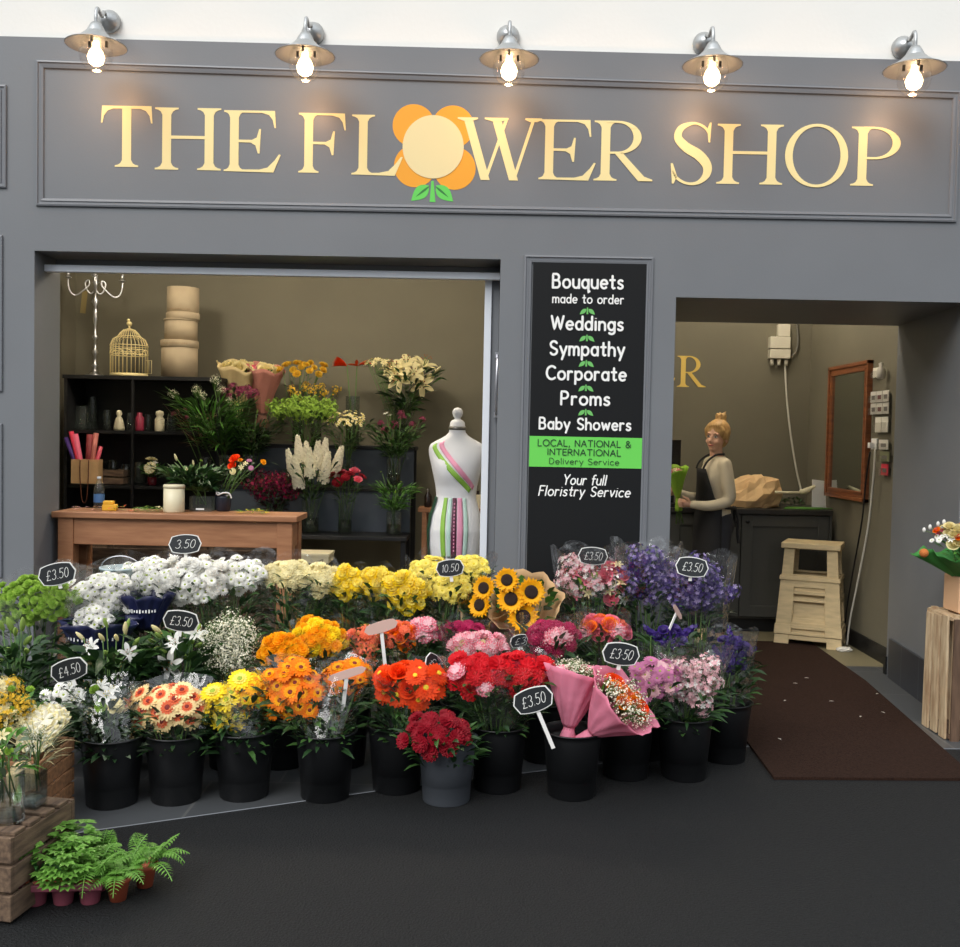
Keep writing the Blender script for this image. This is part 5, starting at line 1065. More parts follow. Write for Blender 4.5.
bunch('cream hydrangea and white blossom sprig in the small dark red glass', at(153, 468, Y=2.70), (at(152.5, 440, Y=2.74).x, 2.74, SHZ[1]+.012), [('mop', 1), ('wfrees', 2)], 7, (.11, .08, .09), .55, leaves=('leaf', 60, .07, .02, (LEAFLT, LEAF)), group='loose bunches on the workbench', jit=.5)
# cream box under the staging, small side table behind the dress form
p = at(311, 555, Y=1.9); t = thing('cardboard_box', 'flat cream cardboard box on a black bin beside the workbench', 'box', (p.x, 1.98, 0)); zb_ = at(311, 553, Y=1.9).z
mb = MB(); mb.box((-.13, -.12, 0), (.13, .12, zb_-.07), BLACKP); o = mb.obj('storage_bin', None, (p.x, 1.98, 0), bevel=.01); tag(o, 'black bin on the floor under the cream box', 'bin'); t.location = (p.x, 1.98, zb_-.07)
mb = MB(); mb.box((-.14, -.13, 0), (.14, .13, .05), mat('cream_card', (226, 214, 178), .7)); mb.obj('body', t); mb = MB(); mb.box((-.145, -.135, .05), (.145, .135, .07), mat('cream_card', (0, 0, 0))); mb.obj('lid', t)
p0 = at(418, 508, Y=2.3); p1 = at(488, 508, Y=2.3); zt = p0.z; t = thing('side_table', 'narrow wooden side table behind the dress form', 'table', ((p0.x+p1.x)/2, 2.42, 0)); hw = (p1.x-p0.x)/2
mb = MB(); mb.box((-hw, -.12, zt-.03), (hw, .12, zt), PINE); mb.obj('tabletop', t)
for x in (-hw+.05, hw-.05):
    for y in (-.09, .09): mb = MB(); mb.cbox((x, y, (zt-.03)/2), (.035, .035, zt-.03), PINE); mb.obj('leg', t)
x = at(428, 500, Y=2.40).x; mb = MB(); mb.lathe([(.028, 0), (.03, .01), (.03, .09), (.012, .12), (.012, .15)], 14, mat('dark_brown_glass', (40, 28, 22), .2)); o = mb.obj('small_bottle', None, (x, 2.40, zt)); tag(o, 'small dark bottle on the side table left of the dress form', 'bottle')
x = at(477.5, 500, Y=2.40).x; mb = MB(); mb.box((-.026, -.026, 0), (.026, .026, .11), CREAMP); mb.lathe([(.012, .11), (.012, .14)], 12, D_BR); o = mb.obj('small_bottle', None, (x, 2.40, zt)); tag(o, 'small square cream bottle with a dark stopper right of the dress form', 'bottle')
# ------------------------------------------------------------------ dress form
dp = at(456, 500, Y=1.25); DF = thing('dress_form', 'white tailor\'s dress form with striped ribbons, standing in the open window', 'mannequin', (dp.x, 1.25, 0)); WHC = mat('white_calico', (236, 236, 238), .7, bump=.1, bscale=200)
SEC = [(.70, .165, .125), (.78, .178, .14), (.90, .185, .150), (1.0, .172, .135), (1.07, .150, .115), (1.13, .134, .102), (1.20, .142, .110), (1.28, .160, .128), (1.35, .176, .125), (1.41, .190, .105), (1.455, .193, .085), (1.485, .178, .072), (1.51, .135, .064), (1.535, .085, .058), (1.56, .058, .055), (1.585, .055, .054)]
def secat(z):
    for a, c in zip(SEC, SEC[1:]):
        if a[0] <= z <= c[0]: t_ = (z-a[0])/(c[0]-a[0]); return a[1]+(c[1]-a[1])*t_, a[2]+(c[2]-a[2])*t_
    return SEC[0][1:] if z < SEC[0][0] else SEC[-1][1:]
def dsurf(a, z, off=0):
    rx, ry = secat(z); bust = 0
    if 1.2 < z < 1.4: bust = .022*math.sin(PI*(z-1.2)/.2)*max(0, math.cos((a+PI/2)*2.2))
    return ((rx+off)*math.cos(a), (ry+off+bust)*math.sin(a), z)
mb = MB(); zs = [.70+i*(1.585-.70)/44 for i in range(45)]
mb.grid(lambda u, v: dsurf(2*PI*u, zs[int(round(v*44))]), 40, 45, WHC, True, closeu=True); mb.add([dsurf(2*PI*k/40, .70) for k in range(40)], [tuple(range(40))], WHC); mb.obj('body', DF)
def ribbon(f, w, m, name, n=24, off=.003):
    """f(t) -> (angle, z) of the ribbon's centre on the form"""
    mb = MB(); vs = []; fs = []
    for i in range(n+1):
        t_ = i/n; a, z = f(t_); a2, z2 = f(min(1, t_+.01)); a1, z1 = f(max(0, t_-.01)); da, dz = (a2-a1)*.16, z2-z1; l = math.hypot(da, dz) or 1
        for s_ in (-1, -.33, .33, 1): vs.append(dsurf(a+(dz/l)*w/2*s_/.16, z-(da/l)*w/2*s_, off))
    for i in range(n):
        for k in range(3): j = i*4+k; fs.append((j, j+1, j+5, j+4))
    mb.add(vs, fs, m, True); return mb.obj(name, DF, solid=.0015)
RG = mat('lime_ribbon', (150, 200, 80), .5); RP = mat('pink_ribbon', (240, 160, 190), .5); RB = mat('burgundy_ribbon', (96, 40, 66), .5); RM = mat('mint_ribbon', (196, 226, 214), .5); RDG = mat('dark_green_ribbon', (30, 70, 50), .5)
def sash(o): return lambda t_: (-PI/2-.98+o+(1.72-o*.3)*t_, 1.482-.31*t_-.03*math.sin(PI*t_)+.06*o)
ribbon(sash(0), .034, RG, 'green_sash'); ribbon(sash(.30), .030, RP, 'pink_sash')
for a, w, m, nm in ((-.40, .030, RG, 'green_ribbon'), (-.20, .024, RM, 'mint_ribbon'), (.0-.03, .030, RB, 'burgundy_ribbon'), (.17, .034, RP, 'pink_ribbon'), (.36, .026, RM, 'mint_ribbon')):
    ribbon(lambda t_, a=a: (-PI/2+a*(1.2-.12*t_), 1.125-.40*t_), w, m, nm, off=.006)
mb = MB()
for k in range(14): mb.add([(-.004, -.0005, .0), (.004, -.0005, 0), (.004, -.0005, .012), (-.004, -.0005, .012)], [(0, 1, 2, 3)], RP, T=Tr(dsurf(-PI/2-.03, 1.08-.024*k, .0085)))
mb.obj('ribbon_print', DF)
ribbon(lambda t_: (-PI/2-1.15-.25*t_, 1.13-.42*t_), .05, RDG, 'dark_green_ribbon', off=.012)
mb = MB(); mb.lathe([(.058, 1.582), (.060, 1.586), (.060, 1.602), (.056, 1.604)], 28, mat('pewter_band', (130, 126, 120), .35, metal=.8)); mb.obj('neck_band', DF)
mb = MB(); mb.lathe([(.056, 1.604), (.052, 1.612), (.050, 1.630), (.040, 1.645), (.022, 1.654), (.020, 1.662), (.030, 1.675), (.036, 1.695), (.034, 1.712), (.022, 1.728), (.001, 1.734)], 24, WHC); mb.obj('finial', DF)
mb = MB(); mb.lathe([(.016, .10), (.016, .70)], 12, BLACKP); mb.obj('pole', DF)
for k in range(3): a = k*2.09+.5; mb = MB(); mb.tube([(.015*math.cos(a), .015*math.sin(a), .14), (.12*math.cos(a), .12*math.sin(a), .09), (.21*math.cos(a), .21*math.sin(a), .012)], .011, 8, BLACKP); mb.obj('leg', DF)
# ------------------------------------------------------------------ right opening: counter, boxes, mirror
CAB = mat('dark_grey_cabinet', (70, 70, 66), .5, var=.04, vscale=3); TOPM = mat('dark_worktop', (44, 42, 40), .35)
CZ = 1.0; CY0, CY1 = 2.50, 3.22; CX0, CX1 = 1.00, 2.735
mb = MB(); mb.box((CX0, CY0-.03, CZ-.04), (CX1+.02, CY1, CZ), TOPM); o = mb.obj('worktop', None, bevel=.004); tag(o, 'dark worktop running along the back of the shop behind the assistant', 'worktop')
xs = [CX0, at(670, 560, Y=CY0).x-.02, at(740, 560, Y=CY0).x, CX1]
for i in range(3):
    a, c = xs[i], xs[i+1]; t = thing('base_cabinet', ['dark grey base cabinet at the far left end of the counter', 'dark grey base cabinet directly behind the assistant', 'dark grey base cabinet behind the stacked stools'][i], 'cabinet', ((a+c)/2, CY0, 0), 0, 'base cabinets under the worktop'); w = (c-a)/2
    mb = MB(); mb.box((-w, .02, .11), (w, CY1-CY0, CZ-.04), CAB); mb.obj('body', t)
    mb = MB(); mb.box((-w, .06, 0), (w, .10, .11), BLACKP); mb.obj('plinth', t)
    mb = MB(); mb.box((-w+.004, 0, .13), (w-.004, .019, CZ-.05), CAB)
    for lo, hi in (((-w+.004, -.010, .13), (-w+.09, 0, CZ-.05)), ((w-.09, -.010, .13), (w-.004, 0, CZ-.05)), ((-w+.09, -.010, .13), (w-.09, 0, .22)), ((-w+.09, -.010, CZ-.14), (w-.09, 0, CZ-.05))): mb.box(lo, hi, CAB)
    d = mb.obj('door', t, bevel=.003); sx_ = 1 if i < 2 else -1; mb = MB(); mb.lathe([(.006, 0), (.006, .012), (.014, .018), (.016, .024), (.010, .03)], 14, BLACKP, Tr(sx_*(w-.045), -.01, CZ-.10) @ Rx(PI/2)); mb.obj('knob', d)
mb = MB(); mb.box((CX1, CY0-.01, 0), (CX1+.02, CY1, CZ-.04), CAB); tag(mb.obj('end_panel'), 'dark grey end panel at the right end of the counter', 'panel')
# fuse boxes and cable
p = at(777, 343, Y=BW); s = .00885; EB = mat('ivory_plastic', (206, 200, 182), .5); t = thing('fuse_boxes', 'three ivory electrical boxes fixed high on the back wall', 'fuse box', (p.x, BW, p.z))
for (a, c, y0, y1, dd, l) in ((776, 788, 325, 337, .06, 'small upper box'), (768, 788, 337.5, 349, .08, 'wide middle box'), (768, 788, 350, 359, .09, 'lower box with switches')):
    mb = MB(); mb.box(((a-777)*s, -dd, (343-y1)*s), ((c-777)*s, 0, (343-y0)*s), EB); o = mb.obj('enclosure', t, bevel=.005); o['label'] = l
mb = MB()
for k in range(3): mb.lathe([(.014, 0), (.016, .02), (.016, .06), (.010, .065)], 12, EB, Tr((-6+k*7)*s, -.05, -.20))
mb.obj('cable_glands', t)
mb = MB(); mb.tube(bez([tuple(at(a, c, Y=BW-.03)-t.location) for a, c in ((789, 357), (796, 352), (798, 340), (797, 325), (797, 318))], 5), .008, 6, mat('grey_conduit', (110, 108, 100), .6)); mb.obj('conduit', t)
CWH = mat('white_cable_sheath', (206, 202, 190), .5)
mb = MB(); mb.tube(bez([tuple(at(a, c, Y=BW-.04)) for a, c in ((785, 359), (785.5, 375), (787, 400), (789.5, 425), (793, 450), (797, 473), (800.5, 488))]+[tuple(at(801, 491, Y=BW-.1))], 5), .0085, 6, CWH); tag(mb.obj('white_cable'), 'white cable hanging from the ivory boxes down to the worktop', 'cable')
# kraft paper heap: crumpled
def crumple(name, label, cat, c, dims, m, seed, n=3, parent=None):
    R_ = random.Random(seed); P = [(R_.uniform(2, 7), R_.uniform(0, 6), R_.uniform(0, 6)) for _ in range(8)]
    mb = MB()
    J = {}
    def fn(u, v):
        a = 2*PI*u; e = PI*(v-.5); j_ = J.setdefault((round(u, 3), round(v, 3)), R_.uniform(-.13, .13))*math.cos(e); x, y, z = math.cos(a)*math.cos(e), math.sin(a)*math.cos(e), math.sin(e)
        r = .78+sum(.11/(.5+.22*k)*abs(math.sin(k*x*1.4+p)+math.cos(k*y*1.3+q)+math.sin(k*z*1.5+p)) for k, p, q in P)/2
        r += j_; return (x*r*dims[0], y*r*dims[1], max(-dims[2]*.55, z*r*dims[2]))
    mb.grid(fn, 22, 12, m, False, closeu=True); mb.v = [(v[0], v[1], v[2]+dims[2]*.55) for v in mb.v]
    o = mb.obj(name, parent, c)
    if not parent: tag(o, label, cat)
    return o
KR2 = mat('crumpled_kraft', (216, 180, 132), .8, var=.08, vscale=9)
x = at(754, 495, Y=2.75).x; crumple('kraft_paper_heap', 'heap of crumpled brown kraft paper on the worktop behind the assistant', 'paper', (x, 2.75, CZ), (.20, .14, .165), KR2, 11)
# leaflets leaning, cream ribbon, stems
x = at(816, 495, Y=2.85).x; t = thing('leaflet_stack', 'upright white leaflets leaning at the right end of the worktop', 'leaflets', (x, 2.80, CZ))
for k in range(3): mb = MB(); mb.box((-.07, 0, 0), (.05, .004, .235-.01*k), SIGNW, Tr(.022*k-.0, .03*k-.04, 0) @ Rz(.35-.5*k) @ Rx(-.16) @ Ry(.10)); mb.obj('leaflet', t)
mb = MB(); mb.tube([tuple(at(a, c, Y=2.6)-V((0, 0, 0))) for a, c in ((775, 492.0), (787, 492.6), (800, 492.6))], .010, 8, CREAMP); mb.tube([tuple(at(a, c, Y=2.6)) for a, c in ((800, 492.5), (806, 491), (815, 486))], [.018, .026, .012], 8, CREAMP); mb.v = [(v[0], v[1], max(v[2], CZ+.001)) for v in mb.v]; tag(mb.obj('arum_lily'), 'long cream-stemmed flower lying on the worktop in front of the leaflets', 'flower')
mb = MB()
for k in range(9):
    a0 = at(784+k*1.5, 496, Y=2.56+.03*(k % 4)); mb.tube([(a0.x, a0.y, CZ+.006+.004*(k % 3)), (a0.x+.28, a0.y-.05, CZ+.007+.004*(k % 3))], .0045, 5, LEAFLT)
tag(mb.obj('cut_stems'), 'bundle of pale green stems lying at the edge of the worktop', 'stems')
mb = MB(); R_ = random.Random(9)
for k in range(60): leaf(mb, (R_.uniform(-.12, .10), R_.uniform(-.05, .05), .006+R_.uniform(0, .05)), (R_.uniform(-1, 1), R_.uniform(-.5, .5), .5), .06, .02, R_.choice((LEAF, LEAFDK)), .3, 0, 2)
x = at(790, 490, Y=2.95).x; tag(mb.obj('loose_leaves', None, (x, 2.95, CZ)), 'loose dark green leaves on the worktop beside the kraft paper heap', 'leaves', kind='stuff')
# till screen
p = at(679.5, 476, Y=2.30); x = p.x
t = thing('till', 'black till with an upright screen on the counter left of the assistant', 'till', (x, 2.62, CZ)); q0 = at(680, 476, Y=2.58).z-CZ; q1 = at(680, 440, Y=2.58).z-CZ; q2 = at(675, 415, Y=2.6).z-CZ; mb = MB(); mb.box((-.07, -.10, 0), (.07, .12, .03), BLACKP); mb.obj('base', t)
mb = MB(); mb.box((-.02, .0, .03), (.02, .03, q1), BLACKP); mb.obj('stand', t); mb = MB(); mb.box((-.075, -.04, q0), (.055, -.01, q1), BLACKG, Rz(.15)); mb.obj('screen', t)
mb = MB(); mb.box((-.02, -.0425, q0+.02), (.00, -.0405, q0+.09), mat('green_indicator', (110, 210, 80), .4), Rz(.15)); mb.obj('indicator', t)
mb = MB(); mb.box((-.085, .0, q0), (-.025, .03, q2), BLACKG); mb.obj('display_pole', t)
# mirror on the side wall
c = [at(829, 369, X=2.78), at(869, 359, X=2.78), at(868, 500, X=2.78), at(828, 498.5, X=2.78)]
y0, y1 = (c[1].y+c[2].y)/2, (c[0].y+c[3].y)/2; z1, z0 = (c[0].z+c[1].z)/2, (c[2].z+c[3].z)/2; W = y1-y0; Hh = z1-z0
MAH = mat('reddish_brown_wood', (146, 88, 50), .42, var=.25, vscale=5, rgb2=(110, 62, 36), stretch=(1, 1, 6)); MIR = mat('mirror_glass', (190, 196, 190), .04, metal=1)
t = thing('wall_mirror', 'framed mirror in reddish brown wood hanging on the side wall', 'mirror', (2.80, (y0+y1)/2, z0)); w2 = W/2
mb = MB(); fw = .10
for st_, (o0, o1, d) in enumerate(((0, .028, .042), (.028, .055, .030), (.055, .075, .036))):
    for lo, hi in (((-d, -w2+o0, o0), (0, w2-o0, o1)), ((-d, -w2+o0, Hh-o1), (0, w2-o0, Hh-o0)), ((-d, -w2+o0, o0), (0, -w2+o1, Hh-o0)), ((-d, w2-o1, o0), (0, w2-o0, Hh-o0))): mb.box(lo, hi, MAH)
mb.obj('frame', t, bevel=.003); mb = MB(); mb.box((-.02, -w2+.07, .07), (-.005, w2-.07, Hh-.07), MIR); mb.obj('glass', t)
# card holders on the side wall
def wcard(px, py, w, h, m, l, d=.02, name='card_holder', print_=True, cat='cards'):
    p = at(px, py, X=2.78); t = thing(name, l, cat, (2.80, p.y, p.z), 0, 'small items on the side wall'); mb = MB(); mb.box((-d-.02, -w/2, -h/2), (0, w/2, h/2-h*.35), clear('acrylic', base=.12, edge=.5, bump=0)); mb.obj('holder', t)
    n = max(1, int(w/.11))
    for k in range(n):
        mb = MB(); a = -w/2+w*(k+.04)/n; e = -w/2+w*(k+.94)/n; mb.box((-d-.006, a, -h/2+.006), (-d, e, h/2), m); q = mb.obj('card', t)
        if print_: mb = MB(); mb.box((-d-.0075, a+.2*(e-a), -h*.2), (-d-.006, e-.25*(e-a), h*.15), (mat('card_print_grey', (120, 116, 112), .6), mat('card_print_plum', (120, 60, 70), .6))[k % 2]); mb.obj('print', q)
CARD = mat('white_card', (214, 210, 200), .6); GLC = mat('grey_green_card', (120, 124, 90), .6); RDC = mat('red_card', (206, 50, 70), .6)
wcard(880, 397, .34, .085, CARD, 'upper row of greeting cards in a clear holder right of the mirror'); wcard(880, 409, .34, .085, CARD, 'second row of greeting cards, just below the upper row'); wcard(882, 425, .24, .115, mat('plain_white_card', (232, 228, 214), .6), 'two plain white cards with thin lines on the side wall', print_=False)
wcard(884, 445, .18, .075, CARD, 'small clear holder of grey-printed cards near the white socket'); wcard(885, 457, .18, .075, GLC, 'small holder of olive cards below the grey-printed cards'); wcard(885, 470, .13, .085, RDC, 'lowest holder with a red and white card'); wcard(876, 373, .10, .075, mat('plain_white_card', (0, 0, 0)), 'single small white card above the card rows', print_=False)
p = at(886, 372, X=2.78); mb = MB(); mb.lathe([(.02, -.05), (.030, -.04), (.034, .0), (.02, .03), (.014, .04), (.018, .06), (.0001, .07)], 14, mat('misty_ornament', (196, 190, 178), .4)); o = mb.obj('hanging_ornament', None, (2.745, p.y, p.z)); tag(o, 'pale rounded ornament hanging above the card rows', 'ornament')
# socket and two cables
p = at(874, 444, X=2.79); t = thing('wall_socket', 'white wall socket with a plug below the card holders', 'socket', (2.80, p.y, p.z)); mb = MB(); mb.box((-.012, -.05, -.04), (0, .05, .04), WHITEP); mb.obj('plate', t, bevel=.003); mb = MB(); mb.box((-.05, -.02, -.03), (-.012, .02, .01), WHITEP); mb.obj('plug', t, bevel=.004)
def wcable(name, pts, m, l, r=.006):
    mb = MB(); mb.tube(bez([tuple(at(a, c, X=2.74)) for a, c in pts[:-1]]+[pts[-1]], 5), r, 6, m); tag(mb.obj(name), l, 'cable')
q = at(847, 645, Z=.012)
wcable('white_cable', ((875, 449), (873.5, 475), (869, 520), (863, 555), (856, 590), (850, 620), tuple(q)), CWH, 'white flex hanging from the socket to the floor', .007)
q = at(843, 640, Z=.012); wcable('black_cable', ((870, 452), (866, 480), (862, 520), (855, 560), (848, 600), tuple(q)), BLACKP, 'thin black flex hanging beside the white one behind the stools')
q = at(844, 651, Z=.001); crumple('crumpled_tissue', 'small crumpled white tissue on the olive floor near the flex', 'tissue', tuple(q), (.05, .035, .02), CARD, 5)
# stacked step stools
STW = mat('beige_timber', (206, 184, 142), .7, var=.14, vscale=8, stretch=(1, 1, 5)); sp = at(813, 641, Z=0)
SCX, SCY = at(811, 640, Y=2.12).x, 2.14; yaw = math.radians(-24)
def frustum(mb, z0, z1, a0, b0, a1, b1, m, hole=None, th=.016):
    """four sloping walls; hole=(margin, lo, hi) leaves an opening in each"""
    P0 = [(-a0, -b0), (a0, -b0), (a0, b0), (-a0, b0)]; P1 = [(-a1, -b1), (a1, -b1), (a1, b1), (-a1, b1)]
    for k in range(4):
        A0, B0, A1, B1 = [V((*q, z)) for q, z in ((P0[k], z0), (P0[(k+1) % 4], z0), (P1[k], z1), (P1[(k+1) % 4], z1))]
        def pt(u, v): return A0.lerp(B0, u).lerp(A1.lerp(B1, u), v)
        n = (B0-A0).cross(A1-A0).normalized()*th
        us = [0, 1]; cells = [(0, 1, 0, 1)]
        if hole:
            mg, hs_ = hole[0], (hole[1] if isinstance(hole[1], list) else [(hole[1], hole[2])]); cells = [(0, mg, 0, 1), (1-mg, 1, 0, 1)]; v_ = 0
            for lo, hi in hs_: cells.append((mg, 1-mg, v_, lo)); v_ = hi
            cells.append((mg, 1-mg, v_, 1))
        for u0, u1, v0, v1 in cells:
            if v1-v0 < 1e-3: continue
            q = [pt(u0, v0), pt(u1, v0), pt(u1, v1), pt(u0, v1)]; mb.add(q+[x_2-n for x_2 in q], [(0, 1, 2, 3), (7, 6, 5, 4), (0, 4, 5, 1), (1, 5, 6, 2), (2, 6, 7, 3), (3, 7, 4, 0)], m)
ZS = 1.07
def stool(label, zb, zt, first):
    t = thing('step_stool', label, 'stool', (SCX, SCY, zb*ZS), yaw, 'stack of beige step stools'); t.scale = (1, 1, ZS)
    return t
def sw(z): return .235-.055*(z/.73), .185-.045*(z/.73)   # half sizes at a height of the stack
defs = [(0, .50, 'lowest step stool in the beige stack, feet on the floor'), (.07, .57, 'middle step stool in the beige stack, nested over the lowest')]
t = stool(defs[0][2], 0, .5, 1)
a0, b0 = sw(0); a1, b1 = sw(.07); 
mb = MB(); frustum(mb, 0, .075, a0+.012, b0+.012, a1+.012, b1+.012, STW, (.22, .0, .60)); mb.obj('foot_skirt', t, bevel=.003)
mb = MB(); frustum(mb, .075, .42, a1, b1, *sw(.42), STW, (.24, .36, .9)); mb.obj('leg_panels', t, bevel=.003)
t = stool(defs[1][2], .08, .5, 0); mb = MB(); frustum(mb, .0, .07, sw(.08)[0]+.018, sw(.08)[1]+.018, sw(.15)[0]+.018, sw(.15)[1]+.018, STW, (.25, .25, .62)); mb.obj('foot_skirt', t, bevel=.003)
mb = MB(); frustum(mb, .07, .38, sw(.15)[0]+.012, sw(.15)[1]+.012, sw(.46)[0]+.012, sw(.46)[1]+.012, STW, (.24, [(.06, .54), (.62, .70), (.78, .86)])); frustum(mb, .09, .34, sw(.15)[0]-.025, sw(.15)[1]-.025, sw(.42)[0]-.025, sw(.42)[1]-.025, STW)
mb.obj('leg_panels', t, bevel=.002)
t = stool('topmost step stool in the beige stack with a flat slab top', .465, .73, 0)
mb = MB(); frustum(mb, .0, .03, sw(.46)[0]+.02, sw(.46)[1]+.02, sw(.49)[0]+.02, sw(.49)[1]+.02, STW); mb.obj('lower_rim', t, bevel=.003)
mb = MB(); frustum(mb, .03, .225, sw(.49)[0]+.008, sw(.49)[1]+.008, sw(.68)[0]+.008, sw(.68)[1]+.008, STW, (.20, .05, .98), .035); mb.obj('legs', t, bevel=.003)
mb = MB(); mb.box((-.215, -.175, .225), (.215, .175, .265), STW); mb.obj('slab_top', t, bevel=.006)
# crate standing on end at the far right with a bouquet
t = slat_crate('upright_crate', 'weathered pale crate standing on end by the entrance at the far right', 2.595, -.19, 0, .34, .31, .66, CRATEL, 0, None, 1, 'crate')
for ch in list(t.children):
    if ch.name.startswith(('side_slat', 'end_slat')): bpy.data.objects.remove(ch)
CRD = mat('dark_crate_end', (104, 80, 62), .85, var=.3, vscale=9, rgb2=(78, 58, 44), stretch=(6, 6, 1))
for k in range(3):
    y = -.155+.31*(k+.5)/3; mb = MB(); mb.box((-.17-.012, y-.036, .0+.006*(k % 2)), (-.17, y+.036, .65-.01*(k % 3)), CRATEL, Rx(.02*(k-1))); mb.obj('side_slat', t, bevel=.002)
    mb = MB(); mb.box((.17, y-.031, 0), (.182, y+.031, .65), CRATEL); mb.obj('side_slat', t)
for k in range(3): x = -.16+.32*(k+.5)/3; mb = MB(); mb.box((x-.05, .152, 0), (x+.05, .162, .65), CRATEL); mb.obj('back_slat', t)
mb = MB(); mb.box((-.168, -.155, .63), (.168, .150, .648), CRATEL); mb.box((-.168, -.155, .01), (.168, .150, .028), CRD); mb.obj('end_boards', t)
mb = MB()
for x in (-.14, .0, .14): mb.box((x-.022, -.17, .0), (x+.022, -.155, .64), CRD)
mb.obj('front_rails', t)
t = thing('kraft_flower_bag', 'square kraft bag on the upright crate under the green-wrapped bouquet', 'bag', (2.585, -.19, .66)); mb = MB(); mb.box((-.10, -.09, 0), (.10, .09, .19), mat('peach_kraft', (214, 172, 134), .7)); mb.obj('bag', t, bevel=.004)
GRP = mat('green_wrap_paper', (70, 150, 70), .6, trans=.25, bump=.4, bscale=20)
tie = V((2.60, -.19, .80)); t = bunch('peach roses and white blossom bouquet in green paper on the kraft bag', (2.53, -.24, 1.035), (2.585, -.19, .76), [('orose', 1), ('crose', 2), ('prose', 1), ('wfrees', 3), ('wchrys', 5)], 60, (.20, .13, .10), .58, leaves=('leaf', 60, .07, .02, (LEAFLT, LEAF)), axis=(-.1, -.5, .9), group=None, jit=.3)
mb = MB(); R_ = random.Random(21)
def gp(u, v):
    a = 2*PI*u; pk = .5+.5*math.cos(6*a+.6); r = .05+(.17+.06*pk)*v**.9; return (-.04*v+r*math.cos(a)*1.05, -.03*v+r*math.sin(a)*.75, .06+.17*v-.035*pk*v*v+.012*math.sin(13*a)*v)
mb.grid(gp, 60, 9, GRP, True, closeu=True)
mb.obj('green_paper', t, solid=.001)
mb = MB()
for px, py in ((924, 530), (930, 527), (938, 524), (944, 522)):
    e = at(px, py, Y=-.25)-V((2.585, -.19, .76)); mb.tube([(-.05, 0, .25), (e.x*.7, e.y, e.z*.9), e], .0015, 4, STEMG); mb.ball(e, .010, 6, P_WH, sc=(1, 1, 1.5))
mb.obj('catkin_twigs', t)
p = at(924, 553, Y=-.28); mb = MB(); mb.ball((0, 0, 0), .024, 12, mat('rust_button_flower', (196, 112, 50), .8, bump=.6, bscale=200)); mb.obj('rust_button', t, p-t.location)
# litter on the mat
R_ = random.Random(2)
for i, (px, py) in enumerate(((829, 701), (860, 717), (885, 713), (809, 678), (786, 700), (778, 738), (793, 683), (876, 694))):
    p = at(px, py, Z=.016); mb = MB(); leaf(mb, (0, 0, 0), (math.cos(i), math.sin(i), .0), .03, .012, CARD, 0, 0, 2); o = mb.obj('petal_scrap', None, p, solid=.0006); tag(o, 'tiny pale scrap fallen on the brown mat', 'petal', 'scraps on the brown mat')
# ------------------------------------------------------------------ left foreground: crates, vases, planted pots
C0 = at(15, 924, Z=0); C1 = at(72, 798, Z=.285); top0 = at(14, 834, Z=.285)
d = (V((C1.x, C1.y, 0))-V((top0.x, top0.y, 0))); L_ = d.length; an = math.atan2(d.y, d.x); Wc = .42
t = thing('display_crate', 'weathered slatted crate at the left edge carrying glass vases, nearest the camera', 'crate', (top0.x, top0.y, 0), an)   # local x runs back along the visible side, local y to the left
for k in range(3): mb = MB(); mb.box((0, 0, .012+.092*k), (L_, .014, .012+.092*k+.078), CRATE); mb.obj('side_slat', t, bevel=.003); mb = MB(); mb.box((0, Wc-.014, .012+.092*k), (L_, Wc, .012+.092*k+.078), CRATE); mb.obj('side_slat', t)
for k in range(3): mb = MB(); mb.box((-.016, .0, .012+.092*k), (0, Wc, .012+.092*k+.080), CRATE); mb.obj('end_slat', t, bevel=.003); mb = MB(); mb.box((L_, .0, .012+.092*k), (L_+.016, Wc, .012+.092*k+.080), CRATE); mb.obj('end_slat', t)
mb = MB()
for x in (.025, L_-.025):
    for y in (.035, Wc-.035): mb = MB(); mb.cbox((x, y, .14), (.04, .04, .27), CRATE); mb.obj('corner_post', t)
ns = max(4, int(L_/.09))
for k in range(ns): x0 = L_*k/ns; mb = MB(); mb.box((x0+.004, 0, .275), (x0+L_/ns-.018, Wc, .288), CRATE, Tr(0)); mb.obj('top_slat', t, bevel=.003)
TOPZ = .289
def on_crate(px, py): return at(px, py, Z=TOPZ)
def fvase(px, py, r, h, label, dried=True, square=False):
    p = on_crate(px, py); t = thing('glass_vase', label, 'vase', p, 0, 'glass vases on the display crate'); mb = MB(); n = 4 if square else 22
    T = Rz(PI/4+an) if square else Tr(0)
    mb.lathe([(.001, 0), (r, 0), (r*1.0, h)], n, GL3, T, smooth=not square, cap=False); mb.lathe([(r*.93, h), (r*.93, .02), (.001, .02)], n, GL3, T, smooth=not square, cap=False); mb.obj('glass', t)
    mb = MB(); mb.lathe([(.001, .005), (r*.88, .005), (r*.88, .03), (.001, .03)], n, mat('bubbly_glass_gel', (150, 156, 156), .15, metal=.3, bump=.9, bscale=90), T, cap=False); mb.obj('glass_pebbles', t)
    return t, p
GL3 = clear('thick_vase_glass', tint=(240, 244, 242), base=.10, edge=.75, rough=.04, bump=0)
t, p = fvase(33, 806, .045, .12, 'square glass vase with dried wispy stems on the display crate', square=True)
bunch('dry wispy grey-green stems standing in the square vase', p+V((.01, 0, .22)), p+V((0, 0, .03)), [('gyp', 1)], 4, (.07, .07, .06), .35, leaves=('leaf', 150, .09, .004, (LEAFGY, mat('straw_stem', (176, 164, 120), .8))), group='sprigs in the foreground vases', jit=.6)
t, p = fvase(8, 820, .05, .16, 'round glass vase at the left edge of the picture on the display crate')
